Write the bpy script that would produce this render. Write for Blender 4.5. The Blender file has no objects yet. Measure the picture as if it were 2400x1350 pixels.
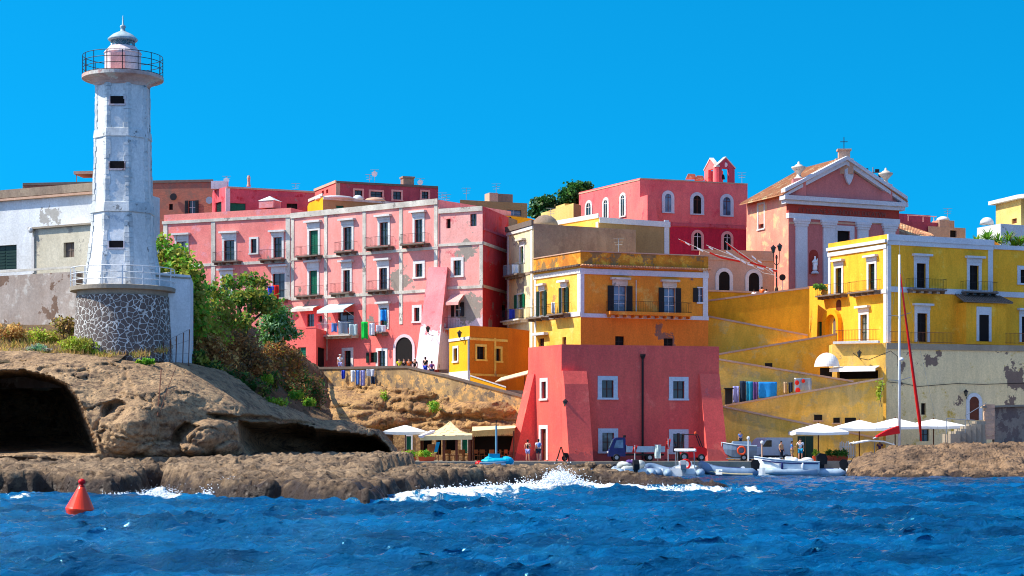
import bpy, bmesh, math, random
import numpy as np
from mathutils import Vector, Matrix, noise
R = math.radians
random.seed(7)
C = bpy.context.scene.collection
# camera model used to turn a picture position plus a distance into a place in the world
SKYT = (.012, .79, 1.06, 1); SKYN = (1.06, 1.24, 1.46, 1); EXPO = .56
F, H, CX, HY = 4350.0, 2.5, 1200.0, 1040.0
def XY(px, Y): return Vector(((px-CX)/F*Y, Y))
def ZZ(py, Y): return H-(py-HY)/F*Y
def P(px, py, Y): return Vector(((px-CX)/F*Y, Y, ZZ(py, Y)))
def lin(c):
    c = c/255.0
    return c/12.92 if c <= .04045 else ((c+.055)/1.055)**2.4
def col(r, g, b): return (lin(r), lin(g), lin(b), 1)

# ---------- objects ----------
def tag(o, label, cat, group=None):
    o['label'] = label; o['category'] = cat
    if group: o['group'] = group
    return o
def empty(name, loc, label, cat, group=None, rz=0):
    o = bpy.data.objects.new(name, None); C.objects.link(o)
    o.location = loc; o.rotation_euler = (0, 0, rz); o.empty_display_size = .3
    return tag(o, label, cat, group)
def kind(o, k): o['kind'] = k; return o
def off(o):
    v = Vector((0, 0, 0))
    while o is not None:
        v += Vector(o.location); o = o.parent
    return v
class MB:
    def __init__(s): s.v = []; s.f = []; s.m = []; s.mi = 0; s.smooth = False
    def add(s, vs, fs):
        n = len(s.v); s.v.extend([Vector(p) for p in vs])
        for f in fs: s.f.append([i+n for i in f]); s.m.append(s.mi)
        return s
    def quad(s, a, b, c, d): return s.add([a, b, c, d], [(0, 1, 2, 3)])
    def hexa(s, p):
        return s.add(p, [(0,3,2,1),(4,5,6,7),(0,1,5,4),(1,2,6,5),(2,3,7,6),(3,0,4,7)])
    def box(s, x0, x1, y0, y1, z0, z1):
        return s.hexa([(x0,y0,z0),(x1,y0,z0),(x1,y1,z0),(x0,y1,z0),(x0,y0,z1),(x1,y0,z1),(x1,y1,z1),(x0,y1,z1)])
    def prism(s, poly, vec):
        n = len(poly); vec = Vector(vec); a = [Vector(p) for p in poly]; b = [p+vec for p in a]
        fs = [tuple(range(n)), tuple(range(2*n-1, n-1, -1))]
        for i in range(n): j = (i+1) % n; fs.append((i, i+n, j+n, j))
        return s.add(a+b, fs)
    def tube(s, pts, r, n=6, r1=None, cap=True):
        pts = [Vector(p) for p in pts]; k = len(pts); vs = []; fs = []
        for i, p in enumerate(pts):
            d = (pts[min(i+1, k-1)]-pts[max(i-1, 0)]).normalized()
            a = d.cross(Vector((0, 0, 1)))
            if a.length < .05: a = d.cross(Vector((1, 0, 0)))
            a.normalize(); b = d.cross(a)
            if isinstance(r, (list, tuple)): rr = r[i]
            else: rr = r if r1 is None else r+(r1-r)*i/(k-1)
            for j in range(n):
                t = 2*math.pi*j/n; vs.append(p+a*math.cos(t)*rr+b*math.sin(t)*rr)
        for i in range(k-1):
            for j in range(n):
                q = (j+1) % n; fs.append((i*n+j, i*n+q, (i+1)*n+q, (i+1)*n+j))
        if cap: fs.append(tuple(range(n-1, -1, -1))); fs.append(tuple((k-1)*n+j for j in range(n)))
        return s.add(vs, fs)
    def lathe(s, prof, c=(0, 0, 0), n=24, cap=True, ph=0):
        c = Vector(c); vs = []; fs = []; k = len(prof)
        for r, z in prof:
            for j in range(n):
                t = 2*math.pi*j/n+ph; vs.append(c+Vector((r*math.cos(t), r*math.sin(t), z)))
        for i in range(k-1):
            for j in range(n):
                q = (j+1) % n; fs.append((i*n+j, i*n+q, (i+1)*n+q, (i+1)*n+j))
        if cap:
            fs.append(tuple(range(n-1, -1, -1))); fs.append(tuple((k-1)*n+j for j in range(n)))
        return s.add(vs, fs)
    def blob(s, c, rx, ry, rz, n=8, m=6):
        prof = [(max(.001, math.sin(math.pi*i/m)), -math.cos(math.pi*i/m)) for i in range(m+1)]
        t = MB().lathe(prof, n=n, cap=False); c = Vector(c)
        return s.add([c+Vector((p.x*rx, p.y*ry, p.z*rz)) for p in t.v], t.f)
    def torus(s, c, R0, r, ax='y', n=16, m=6):
        c = Vector(c); vs = []; fs = []
        for i in range(n):
            a = 2*math.pi*i/n
            for j in range(m):
                b = 2*math.pi*j/m; q = R0+r*math.cos(b); w = r*math.sin(b)
                p = {'y': (q*math.cos(a), w, q*math.sin(a)), 'z': (q*math.cos(a), q*math.sin(a), w), 'x': (w, q*math.cos(a), q*math.sin(a))}[ax]
                vs.append(c+Vector(p))
        for i in range(n):
            for j in range(m):
                fs.append((i*m+j, ((i+1) % n)*m+j, ((i+1) % n)*m+(j+1) % m, i*m+(j+1) % m))
        return s.add(vs, fs)
    def build(s, name, mats, parent=None, local=False, smooth=None):
        if not isinstance(mats, (list, tuple)): mats = [mats]
        me = bpy.data.meshes.new(name); o = bpy.data.objects.new(name, me); C.objects.link(o)
        if parent is not None:
            o.parent = parent; d = Vector((0, 0, 0)) if local else off(parent)
        elif local: d = Vector((0, 0, 0))
        else:
            xs = [p.x for p in s.v]; ys = [p.y for p in s.v]
            d = Vector(((min(xs)+max(xs))/2, (min(ys)+max(ys))/2, min(p.z for p in s.v))); o.location = d
        me.from_pydata([tuple(p-d) for p in s.v], [], s.f)
        for m in mats: me.materials.append(m)
        if any(s.m): me.polygons.foreach_set('material_index', s.m)
        bm = bmesh.new(); bm.from_mesh(me); bmesh.ops.recalc_face_normals(bm, faces=bm.faces); bm.to_mesh(me); bm.free()
        if s.smooth if smooth is None else smooth: me.polygons.foreach_set('use_smooth', [True]*len(me.polygons))
        me.update(); return o
def np_mesh(name, verts, quads, mat, smooth=True, parent=None):
    me = bpy.data.meshes.new(name); n = len(verts); k = len(quads)
    me.vertices.add(n); me.vertices.foreach_set('co', np.asarray(verts, dtype=np.float32).ravel())
    me.loops.add(4*k); me.loops.foreach_set('vertex_index', np.asarray(quads, dtype=np.int32).ravel())
    me.polygons.add(k); me.polygons.foreach_set('loop_start', np.arange(0, 4*k, 4, dtype=np.int32))
    me.update(calc_edges=True); me.validate()
    if smooth: me.polygons.foreach_set('use_smooth', [True]*len(me.polygons))
    me.materials.append(mat); o = bpy.data.objects.new(name, me); C.objects.link(o)
    if parent: o.parent = parent
    return o

# ---------- materials ----------
class NT:
    def __init__(s, name):
        s.mat = bpy.data.materials.new(name); s.mat.use_nodes = True; s.t = s.mat.node_tree
        s.b = s.t.nodes['Principled BSDF']; s.tc = s.t.nodes.new('ShaderNodeTexCoord'); s.b.inputs['Roughness'].default_value = .85
        s.b.inputs['Specular IOR Level'].default_value = .25
    def n(s, typ, **kw):
        x = s.t.nodes.new(typ)
        for k, v in kw.items(): setattr(x, k, v)
        return x
    def link(s, a, b): s.t.links.new(a, b)
    def put(s, sock, v):
        if isinstance(v, bpy.types.NodeSocket): s.link(v, sock)
        else: sock.default_value = v
    def map(s, scale=(1, 1, 1), loc=(0, 0, 0), src='Object'):
        m = s.n('ShaderNodeMapping'); m.inputs['Scale'].default_value = scale; m.inputs['Location'].default_value = loc
        s.link(s.tc.outputs[src], m.inputs['Vector']); return m.outputs[0]
    def noise(s, scale=1, detail=5, rough=.6, vec=None, dist=0):
        x = s.n('ShaderNodeTexNoise'); x.inputs['Scale'].default_value = scale; x.inputs['Detail'].default_value = detail
        x.inputs['Roughness'].default_value = rough; x.inputs['Distortion'].default_value = dist
        s.link(vec if vec is not None else s.tc.outputs['Object'], x.inputs['Vector']); return x.outputs['Fac']
    def ramp(s, fac, a, b, va=0.0, vb=1.0):
        x = s.n('ShaderNodeMapRange'); x.interpolation_type = 'SMOOTHSTEP'
        s.put(x.inputs['Value'], fac); x.inputs['From Min'].default_value = a; x.inputs['From Max'].default_value = b
        x.inputs['To Min'].default_value = va; x.inputs['To Max'].default_value = vb; return x.outputs[0]
    def mix(s, fac, a, b, mode='MIX'):
        x = s.n('ShaderNodeMix', data_type='RGBA', blend_type=mode)
        s.put(x.inputs[0], fac); s.put(x.inputs[6], a); s.put(x.inputs[7], b); return x.outputs[2]
    def math(s, op, a, b=0.0):
        x = s.n('ShaderNodeMath', operation=op); s.put(x.inputs[0], a); s.put(x.inputs[1], b); return x.outputs[0]
    def bump(s, h, strength=.3, dist=.05):
        x = s.n('ShaderNodeBump'); x.inputs['Strength'].default_value = strength; x.inputs['Distance'].default_value = dist
        s.link(h, x.inputs['Height']); s.link(x.outputs[0], s.b.inputs['Normal'])
    def out(s, c, rough=None):
        s.put(s.b.inputs['Base Color'], c)
        if rough is not None: s.put(s.b.inputs['Roughness'], rough)
        return s.mat
PN = {}
def spots(name, root, pts):
    # plaster fallen off around given places: raises the peel noise near each of them
    t, ad = PN[name]; prev = None
    for px, py, Y, r, k in pts:
        d = t.n('ShaderNodeVectorMath', operation='DISTANCE'); t.link(t.tc.outputs['Object'], d.inputs[0]); d.inputs[1].default_value = P(px, py, Y)-off(root)
        v = t.ramp(d.outputs['Value'], r, r*.25, 0, k); prev = v if prev is None else t.math('MAXIMUM', prev, v)
    t.link(prev, ad.inputs[1])
def plaster(name, c, c2=None, patch=None, amt=.1, sc=1.0, streak=.25, c3=None, amt3=.15, seed=0, low=None):
    t = NT(name); loc = (seed*3.1, seed*1.7, seed*2.3)
    v = t.map(loc=loc)
    base = t.mix(t.ramp(t.noise(.22*sc, 6, .62, v), .35, .65), c, c2 or tuple(x*.82 for x in c[:3])+(1,))
    if c3: base = t.mix(t.ramp(t.noise(.6*sc, 9, .7, t.map(loc=(9+seed, 4, 2))), .62-amt3, .66-amt3+.05), base, c3)
    if low:
        sp_ = t.n('ShaderNodeSeparateXYZ'); t.link(t.tc.outputs['Object'], sp_.inputs[0]); zz_ = t.math('ADD', sp_.outputs[2], t.ramp(t.noise(.9, 5, .6), .3, .7, -low[2], low[2]))
        base = t.mix(t.ramp(zz_, low[0]-.08, low[0]+.08), low[1], base)
    if patch:
        ad = t.n('ShaderNodeMath', operation='ADD'); ad.inputs[1].default_value = 0; t.link(t.noise(.42*sc, 10, .68, t.map(loc=(3+seed, 8, 5+seed))), ad.inputs[0]); PN[name] = (t, ad)
        base = t.mix(t.ramp(ad.outputs[0], .66-amt, .675-amt), base, patch)
    st = t.ramp(t.noise(1.0, 5, .65, t.map(scale=(.8, .8, .22), loc=loc), 1.5), .3, .7, 1-streak*.6, 1+streak*.2)
    g = t.ramp(t.noise(7, 4, .7), .25, .75, .86, 1.1)
    m = t.math('MULTIPLY', st, g)
    cc = t.n('ShaderNodeCombineColor')
    for i in range(3): t.link(m, cc.inputs[i])
    base = t.mix(1.0, base, cc.outputs[0], 'MULTIPLY')
    t.bump(t.noise(5, 8, .7), .35, .05)
    return t.out(base, .92)
def plain(name, c, rough=.6, metal=0, var=.12, sc=3.0):
    t = NT(name); t.b.inputs['Metallic'].default_value = metal
    f = t.ramp(t.noise(sc, 6, .65), .3, .7)
    d = tuple(x*(1-var*2) for x in c[:3])+(1,)
    return t.out(t.mix(f, c, d), rough)
def glass(name, c, rough=.08):
    t = NT(name); t.b.inputs['Specular IOR Level'].default_value = .6
    f = t.ramp(t.noise(1.1, 3, .5), .4, .6)
    return t.out(t.mix(f, c, tuple(x*.45 for x in c[:3])+(1,)), rough)
M = {}
M['white'] = plaster('white_plaster', col(226,222,214), col(205,200,192), streak=.12)
M['whitewall'] = plaster('whitewashed_wall', col(225,226,224), col(205,204,198), col(170,165,155), .04, streak=.15)
M['creamwall'] = plaster('cream_wall', col(215,205,180), col(200,188,160), col(165,155,138), .06)
M['oldwhite'] = plaster('aged_white_trim', col(222,214,196), col(190,180,164), col(150,140,128), .06, 2)
M['pink'] = plaster('pink_plaster', col(242,146,132), col(232,126,116), col(158,140,128), -.04, 1, .18, col(232,150,150), .08)
M['pinkworn'] = plaster('worn_pink_plaster', col(242,146,132), col(236,158,146), col(150,134,120), .015, 1.0, .2, col(222,98,104), .02, 3, (10.4, col(238,116,106), .1))
M['pinkgrey'] = plaster('stripped_pink_plaster', col(242,162,148), col(236,172,160), col(156,144,130), .03, 1.1, .2, col(222,108,110), .05, 5, (8.8, col(222,196,196), .5))
M['redside'] = plaster('shade_dark_red_plaster', col(206,78,86), col(190,66,72), col(170,116,100), -.02, 1.3, .3, col(206,44,42), .1, 0, (14.0, col(200,44,44), .1))  # red coat, also darkened for the shade on this side wall
M['redgrey'] = plaster('peeling_red_plaster', col(180,88,78), col(150,110,90), col(140,120,100), .18, 1.3, .35, col(205,60,52), .1, 2)
M['coral'] = plaster('coral_plaster', col(240,110,98), col(230,98,88), None, 0, 1, .15)
M['buttress'] = plaster('white_washed_buttress', col(236,148,146), col(232,126,128), col(150,140,132), .02, 1.4, .2, col(226,110,112), .06, 4, (7.4, col(226,204,206), .9))
M['ware'] = plaster('warehouse_coral_plaster', col(248,102,86), col(238,90,82), col(228,100,92), -.03, .8, .18, col(252,116,98), .04, 0, (1.15, col(206,92,84), .45))
M['annex'] = plaster('crimson_pink_plaster', col(246,124,114), col(238,104,104), None, 0, .8, .2, col(230,84,92), .04)
M['crim'] = plaster('crimson_plaster', col(212,48,72), col(196,42,64), None, 0, .8, .3)
M['church'] = plaster('church_shaded_rose_plaster', col(208,126,118), col(196,114,108), None, 0, .8, .15)  # front coat with shade in its colour, duskier than the side
M['churchside'] = plaster('church_sunlit_salmon_plaster', col(242,158,128), col(240,134,112), None, 0, .9, .16, col(244,184,134), .1)  # side coat with sunlight in its colour, lighter than the front
M['churchred'] = plaster('church_red_frieze', col(170,66,52), col(150,56,46), None, 0, 1, .2)
M['trimshade'] = plaster('white_trim_shaded', col(212,214,216), col(196,198,202), None, 0, 1, .08)  # white trim with shade put into its colour, for the unlit fronts
M['orange'] = plaster('orange_plaster', col(236,152,48), col(222,128,44), col(140,98,84), .0, .9, .2, col(230,166,76), .08, 0, (11.0, col(232,126,44), .05))
M['orangelow'] = plaster('worn_orange_plaster', col(226,116,44), col(210,100,40), col(140,96,82), .05, 1.0, .3, col(232,140,50), .1, 6)
M['amber'] = plaster('amber_and_sunlit_plaster', col(250,194,84), col(244,178,66), col(190,140,80), .02, 1.1, .2, col(244,196,96), .1)  # kiosk trim; also paints sunlight on left walls and the terrace corner
M['parapet'] = plaster('weathered_ochre_parapet', col(214,140,36), col(200,120,44), col(150,115,70), .12, 1.6, .4, col(230,170,60), .1)
M['kiosk'] = plaster('marigold_plaster', col(246,176,20), col(240,160,16), None, 0, 1, .12)
M['kioskshade'] = plaster('shaded_marigold_plaster', col(222,122,20), col(210,108,18), None, 0, 1, .15)  # marigold with the shade of the kiosk front put into the colour
M['towercream'] = plaster('pale_cream_plaster', col(236,218,170), col(228,200,140), col(160,145,125), .05, 1.2, .2, col(240,200,120), .05)
M['toweryell'] = plaster('butter_yellow_plaster', col(242,206,110), col(236,190,90), col(165,148,122), .05, 1.2, .22)
M['yellow'] = plaster('yellow_plaster', col(253,184,50), col(248,172,42), col(226,170,60), -.02, .9, .22, col(252,196,76), .05)
M['ramp'] = plaster('ochre_ramp_plaster', col(246,186,64), col(238,170,50), col(170,130,80), -.05, 1.1, .25, col(226,180,90), .08)
M['ramplow'] = plaster('faded_ochre_plaster', col(238,190,96), col(238,182,72), col(176,144,96), -.04, 1.1, .3, col(214,176,104), .12, 3)
M['rampgold'] = plaster('golden_ramp_plaster', col(240,170,36), col(226,156,34), col(140,104,70), -.04, 1.1, .3)
M['lower'] = plaster('grey_yellow_plaster', col(244,216,162), col(228,204,158), col(130,108,94), .05, .7, .2, col(208,170,70), .06, 1)
M['greywall'] = plaster('grey_render', col(164,144,120), col(140,118,100), col(160,140,116), .1, 1.2, .3)
M['tan'] = plaster('tan_and_shaded_render', col(168,138,92), col(156,128,84), None, 0, 1, .12)  # tan walls; also ochre fronts toned down for shade
M['ochreroof'] = plaster('pale_ochre_plaster', col(232,196,120), col(222,180,100), None, 0, 1, .15)
M['beige'] = plaster('beige_arcade_plaster', col(190,160,140), col(206,146,108), None, 0, .7, .18)
M['wine'] = plaster('wine_red_plaster', col(188,84,94), col(170,70,84), col(150,110,110), .02, 1, .3)
M['rosefar'] = plaster('faded_rose_plaster', col(214,98,106), col(200,84,90), None, 0, 1, .25, col(190,52,62), .1)
M['coping'] = plaster('pinkish_coping', col(206,168,140), col(190,150,124), None, 0, 1, .15)
M['stone'] = plaster('rough_grey_stone', col(128,110,100), col(108,94,90), col(150,136,120), .14, 2.5, .2)
M['oldwall'] = plaster('old_patchy_render', col(176,160,146), col(160,140,124), col(124,98,80), .12, 1.2, .3, col(196,186,172), .1)
M['retain'] = plaster('mossy_retaining_render', col(180,148,102), col(158,130,96), col(128,110,90), .1, 2.2, .35, col(222,172,104), .14)
M['concrete'] = plaster('pale_concrete', col(170,156,134), col(148,134,116), None, 0, 1, .2)
M['slabdark'] = plain('weathered_slab', col(120,104,92), .9)
M['green'] = plain('green_shutter_paint', col(10,104,72), .5, 0, .15)
M['dkgreen'] = plain('dark_green_shutter_paint', col(22,52,40), .5)
M['black'] = plain('dark_shutter_paint', col(34,28,26), .5)
M['glass'] = glass('window_glass', col(44,60,58))
M['glass2'] = glass('curtained_glass', col(120,126,118)); M['glass3'] = glass('dark_window_glass', col(28,34,32)); M['bluegl'] = glass('sky_blue_glass', col(96,124,150))
M['dark'] = plain('dark_interior', col(26,20,18), .9)
M['brown'] = plain('brown_wood', col(104,52,32), .6)
M['iron'] = plain('dark_ironwork', col(44,38,38), .5, .3)
M['rust'] = plain('rusty_iron', col(104,66,48), .8, .2)
M['whitemetal'] = plain('white_painted_metal', col(226,226,222), .4, 0, .06)
M['greymetal'] = plain('grey_metal', col(150,156,160), .4, .5, .08)
M['canvas'] = plain('white_canvas', col(236,234,226), .9, 0, .05)
M['cream'] = plain('cream_canvas', col(240,214,160), .9, 0, .06)
M['tile'] = plaster('terracotta_tiles', col(196,138,98), col(172,116,82), col(206,176,130), .1, 2, .2)
M['red'] = plain('red_paint', col(214,20,18), .35, 0, .08)
M['orangep'] = plain('orange_plastic', col(232,84,40), .5)
M['teal'] = plain('turquoise_cover', col(0,176,208), .5, 0, .1)
M['boatgrey'] = plain('grey_rubber', col(112,136,160), .45, 0, .1)
M['boatlight'] = plain('pale_grey_rubber', col(158,178,192), .45, 0, .1)
M['boatwhite'] = plain('white_gelcoat', col(246,244,238), .25, 0, .05)
M['rubber'] = plain('black_rubber', col(22,22,24), .6)
M['navy'] = plain('navy_paint', col(40,46,100), .35)
M['silver'] = plain('silver_panel', col(170,186,196), .4, .4, .08)
M['van'] = plain('silver_van_paint', col(190,200,212), .3, .2, .05)
M['wood'] = plain('orange_wood', col(176,104,50), .7)
M['terra'] = plain('terracotta_pot', col(196,84,52), .8)
M['skin'] = plain('skin', col(206,150,120), .6, 0, .05)
M['hair'] = plain('dark_hair', col(40,28,22), .7)
def cloth(name, *c): return plain(name, col(*c), .9, 0, .08, 6)
for k, c in dict(cblack=(28,26,28), cblue=(96,140,210), cwhite=(226,230,232), cteal=(20,140,180), clilac=(160,160,214), cred=(214,40,30), corange=(236,110,40), cgreen=(20,200,70), cblu=(40,70,200), cnavy=(36,50,70), cpink=(214,110,140), ctan=(190,160,120), cyellow=(230,220,30), cmint=(196,214,208), csky=(30,140,220), cpurple=(96,70,130)).items():
    M[k] = cloth(k[1:]+'_cloth', *c)

# ---------- facades and houses ----------
class Fac:
    def __init__(s, A, B):
        s.A = Vector(A); s.B = Vector(B); s.t = (s.B-s.A).normalized(); s.L = (s.B-s.A).length; s.n = Vector((s.t.y, -s.t.x))
    def u(s, px):
        dx = (px-CX)/F
        return (dx*s.A.y-s.A.x)/(s.t.x-dx*s.t.y)
    def Y(s, px): return s.A.y+s.t.y*s.u(px)
    def z(s, px, py): return ZZ(py, s.Y(px))
    def pt(s, u, z, d=0):
        q = s.A+s.t*u+s.n*d; return Vector((q.x, q.y, z))
    def box(s, mb, u0, u1, z0, z1, d0, d1):
        p = [s.pt(u0,z0,d1), s.pt(u1,z0,d1), s.pt(u1,z0,d0), s.pt(u0,z0,d0), s.pt(u0,z1,d1), s.pt(u1,z1,d1), s.pt(u1,z1,d0), s.pt(u0,z1,d0)]
        return mb.hexa(p)
def arch_pts(F_, u0, u1, z0, z1, d, n=8):
    r = (u1-u0)/2; c = (u0+u1)/2; zc = z1-r
    pts = [F_.pt(u0, z0, d)]
    for i in range(n+1):
        a = math.pi*(1-i/n); pts.append(F_.pt(c+r*math.cos(a), zc+r*math.sin(a), d))
    pts.append(F_.pt(u1, z0, d)); return pts
class House:
    def __init__(s, name, label, pts, back, zt, zb, mats, cat='building', group=None):
        s.p = [XY(*q) for q in pts]; s.fac = [Fac(s.p[i], s.p[i+1]) for i in range(len(s.p)-1)]
        k, py = zt; s.zt = ZZ(py, pts[k][1]); s.zb = zb; s.mats = mats
        back = Vector(back); s.bk = [s.p[-1]+back, s.p[0]+back]
        c = sum(s.p+s.bk, Vector((0, 0)))/(len(s.p)+2)
        s.root = empty(name, (c.x, c.y, zb), label, cat, group); s.holes = [[] for _ in s.fac]; s.wallname = 'wall'
    def finish(s):
        mb = MB(); ms = s.mats if isinstance(s.mats, (list, tuple)) else [s.mats]
        for i, f in enumerate(s.fac):
            mb.mi = min(i, len(ms)-1)
            us = sorted(set([0, f.L]+[x for h in s.holes[i] for x in h[:2]])); zs = sorted(set([s.zb, s.zt]+[x for h in s.holes[i] for x in h[2:4]]))
            us = [u for u in us if -1e-6 <= u <= f.L+1e-6]; zs = [z for z in zs if s.zb-1e-6 <= z <= s.zt+1e-6]
            for a, b in zip(us, us[1:]):
                for c, d in zip(zs, zs[1:]):
                    mu, mz = (a+b)/2, (c+d)/2
                    if any(h[0] < mu < h[1] and h[2] < mz < h[3] for h in s.holes[i]): continue
                    mb.quad(f.pt(a, c), f.pt(b, c), f.pt(b, d), f.pt(a, d))
            for u0, u1, z0, z1, r in s.holes[i]:
                for q in ((u0, z0, u0, z1), (u0, z1, u1, z1), (u1, z1, u1, z0), (u1, z0, u0, z0)):
                    mb.quad(f.pt(q[0], q[1]), f.pt(q[2], q[3]), f.pt(q[2], q[3], -r), f.pt(q[0], q[1], -r))
        mb.mi = 0; ring = s.p+s.bk; n = len(s.p)
        for i in range(n-1, n+2):
            a, b = ring[i], ring[(i+1) % (n+2)]
            mb.mi = len(ms)-1 if i == n-1 else 0
            mb.quad((a.x,a.y,s.zb), (b.x,b.y,s.zb), (b.x,b.y,s.zt), (a.x,a.y,s.zt))
        mb.mi = 0; mb.add([(q.x, q.y, s.zt) for q in ring], [tuple(range(n+2))])
        o = mb.build(s.wallname, ms, s.root); return s
    def band(s, i, px0, px1, py, h, mat, d=.09, name='string_course', dz=0):
        f = s.fac[i]; u0, u1 = f.u(px0), f.u(px1); z = f.z(px0, py)+dz; mb = MB(); f.box(mb, u0, u1, z-h, z, -.03, d)
        return mb.build(name, mat, s.root)
    def pil(s, i, px, py0, py1, w, mat, d=.06, name='pilaster'):
        f = s.fac[i]; u = f.u(px); mb = MB(); f.box(mb, u-w/2, u+w/2, f.z(px, py1), f.z(px, py0), -.03, d)
        return mb.build(name, mat, s.root)
    def win(s, i, a, b, c, e, fw=.2, fm=None, sh=None, shm=None, hood=0, pane=None, rec=.22, door=False, arch=False, balc=None, mull=True, hm=None, sill=False, name=None, raily=None):
        f = s.fac[i]; pm = (a+c)/2; u0, u1 = sorted((f.u(a), f.u(c))); z1, z0 = f.z(pm, b), f.z(pm, e)
        fm = fm or M['white']; pane = pane or random.choice((M['glass'], M['glass'], M['glass2'], M['glass3'])); shm = shm or M['dkgreen']; nm = name or ('door' if door else 'window')
        if arch:
            mb = MB(); mb.prism(arch_pts(f, u0, u1, z0, z1, .02), tuple(f.n.x*-.1 if k == 0 else (f.n.y*-.1 if k == 1 else 0) for k in range(3)))
            w = mb.build(nm, pane, s.root)
            if fw:
                mb = MB(); A = arch_pts(f, u0+.012, u1-.012, z0, z1-.012, .1, 12); B = arch_pts(f, u0-fw, u1+fw, z0, z1+fw, .1, 12)
                A2 = arch_pts(f, u0+.012, u1-.012, z0, z1-.012, -.03, 12); B2 = arch_pts(f, u0-fw, u1+fw, z0, z1+fw, -.03, 12)
                for k in range(len(A)-1):
                    mb.quad(A[k], A[k+1], B[k+1], B[k]); mb.quad(A[k], A[k+1], A2[k+1], A2[k]); mb.quad(B[k], B[k+1], B2[k+1], B2[k])
                if not door: f.box(mb, u0-fw, u1+fw, z0-.14, z0-.003, -.03, .14)
                mb.build('window_frame' if not door else 'door_frame', fm, w)
            if mull:
                mb = MB(); c0 = (u0+u1)/2; f.box(mb, c0-.035, c0+.035, z0, z1-.05, .015, .05)
                f.box(mb, u0+.02, u1-.02, z1-(u1-u0)/2-.03, z1-(u1-u0)/2+.03, .015, .047); mb.build('sash', M['white'] if mull == 2 else M['brown'], w)
            return w
        s.holes[i].append((u0, u1, z0, z1, rec)); mb = MB()
        closed = sh == 'closed'
        f.box(mb, u0-.02, u1+.02, z0-.02, z1+.02, -rec-.06, -rec+.003)
        w = mb.build(nm, shm if closed else pane, s.root)
        c0 = (u0+u1)/2
        if closed:
            mb = MB()
            nst = max(3, int((z1-z0)/.22))
            for p, q in ((u0+.03, c0-.015), (c0+.015, u1-.03)):
                f.box(mb, p, q, z0+.04, z1-.04, -rec+.003, -rec+.05)
                for k in range(nst):
                    zz = z0+.1+(z1-z0-.2)*k/nst; f.box(mb, p+.05, q-.05, zz, zz+.09, -rec+.05, -rec+.075)
            mb.build('shutter', shm, w)
        elif mull:
            mb = MB(); f.box(mb, c0-.035, c0+.035, z0, z1, -rec+.003, -rec+.04)
            for k in (1, 2) if z1-z0 > 1.7 else (1,):
                zz = z0+(z1-z0)*k/(3 if z1-z0 > 1.7 else 2); f.box(mb, u0, u1, zz-.03, zz+.03, -rec+.003, -rec+.036)
            mb.build('sash', shm if mull != 2 else M['white'], w)
        if sh == 'open':
            hw = (u1-u0)*.48
            for p, q in ((u0-hw-.02, u0-.02), (u1+.02, u1+hw+.02)):
                mb = MB(); f.box(mb, p, q, z0, z1, .07, .12)
                for k in range(int((z1-z0)/.25)): f.box(mb, p+.06, q-.06, z0+.1+k*.25, z0+.2+k*.25, .12, .14)
                mb.build('shutter', shm, w)
        if fw:
            mb = MB(); g = .012
            f.box(mb, u0-fw, u0+g, z0, z1, -.03, .06); f.box(mb, u1-g, u1+fw, z0, z1, -.03, .06); f.box(mb, u0-fw, u1+fw, z1-g, z1+fw, -.03, .063)
            if not door: f.box(mb, u0-fw-.04, u1+fw+.04, z0-.16, z0-.003, -.03, .13)
            mb.build('door_frame' if door else 'window_frame', fm, w)
        if hood:
            zh = z1+fw; mb = MB(); f.box(mb, u0-fw-.02, u1+fw+.02, zh+.003, zh+hood, -.03, .11)
            f.box(mb, u0-fw-.22, u1+fw+.22, zh+hood+.003, zh+hood+.2, -.03, .42); mb.build('hood', hm or fm, w)
        if balc: s.balcony(i, *balc)
        return w
    def balcony(s, i, px0, px1, py, rh=.95, d=.95, slab=None, rail=None, br=True, th=.14):
        f = s.fac[i]; u0, u1 = sorted((f.u(px0), f.u(px1))); z = f.z((px0+px1)/2, py); mb = MB(); f.box(mb, u0, u1, z-th, z, -.03, d)
        if br:
            k = max(2, int((u1-u0)/.7))
            for j in range(k):
                u = u0+.15+(u1-u0-.3)*j/(k-1); f.box(mb, u-.06, u+.06, z-th-.22, z-th-.003, -.03, d*.75)
        o = mb.build('balcony', slab or M['slabdark'], s.root); mb = MB(); r = .009
        e = .05
        path = [(u0+e, 0), (u0+e, d-e), (u1-e, d-e), (u1-e, 0)]
        for h in (.08, rh): mb.tube([f.pt(p, z+h, q) for p, q in path], r*1.5, 4)
        for (p0, q0), (p1, q1) in zip(path, path[1:]):
            L = math.hypot(p1-p0, q1-q0); k = max(2, int(L/.17))
            for j in range(k): 
                p, q = p0+(p1-p0)*j/k, q0+(q1-q0)*j/k; mb.tube([f.pt(p, z, q), f.pt(p, z+rh, q)], r, 3, cap=False)
        mb.build('railing', rail or M['iron'], o); return o

# ---------- camera, world, sun ----------
sc = bpy.context.scene
cam = bpy.data.cameras.new('camera'); co = bpy.data.objects.new('camera', cam); C.objects.link(co)
co.location = (0, 0, H); co.rotation_euler = (R(90), 0, 0); cam.sensor_width = 36; cam.lens = 36*F/2400
cam.shift_y = (HY-675)/2400; cam.clip_end = 6000; cam.clip_start = .5; sc.camera = co
SUN = Vector((-.66, -.045, .75)).normalized()
sl = bpy.data.lights.new('sun', 'SUN'); sl.energy = 5.0; sl.angle = R(.5); sl.color = (1, .95, .86)
so = bpy.data.objects.new('sun', sl); C.objects.link(so); so.rotation_euler = SUN.to_track_quat('Z', 'Y').to_euler(); so.location = (-60, 0, 80)
w = bpy.data.worlds.new('World'); sc.world = w; w.use_nodes = True; nt = w.node_tree; nt.nodes.clear()
def wn(t, **k):
    x = nt.nodes.new(t)
    for a, b in k.items(): setattr(x, a, b)
    return x
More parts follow.
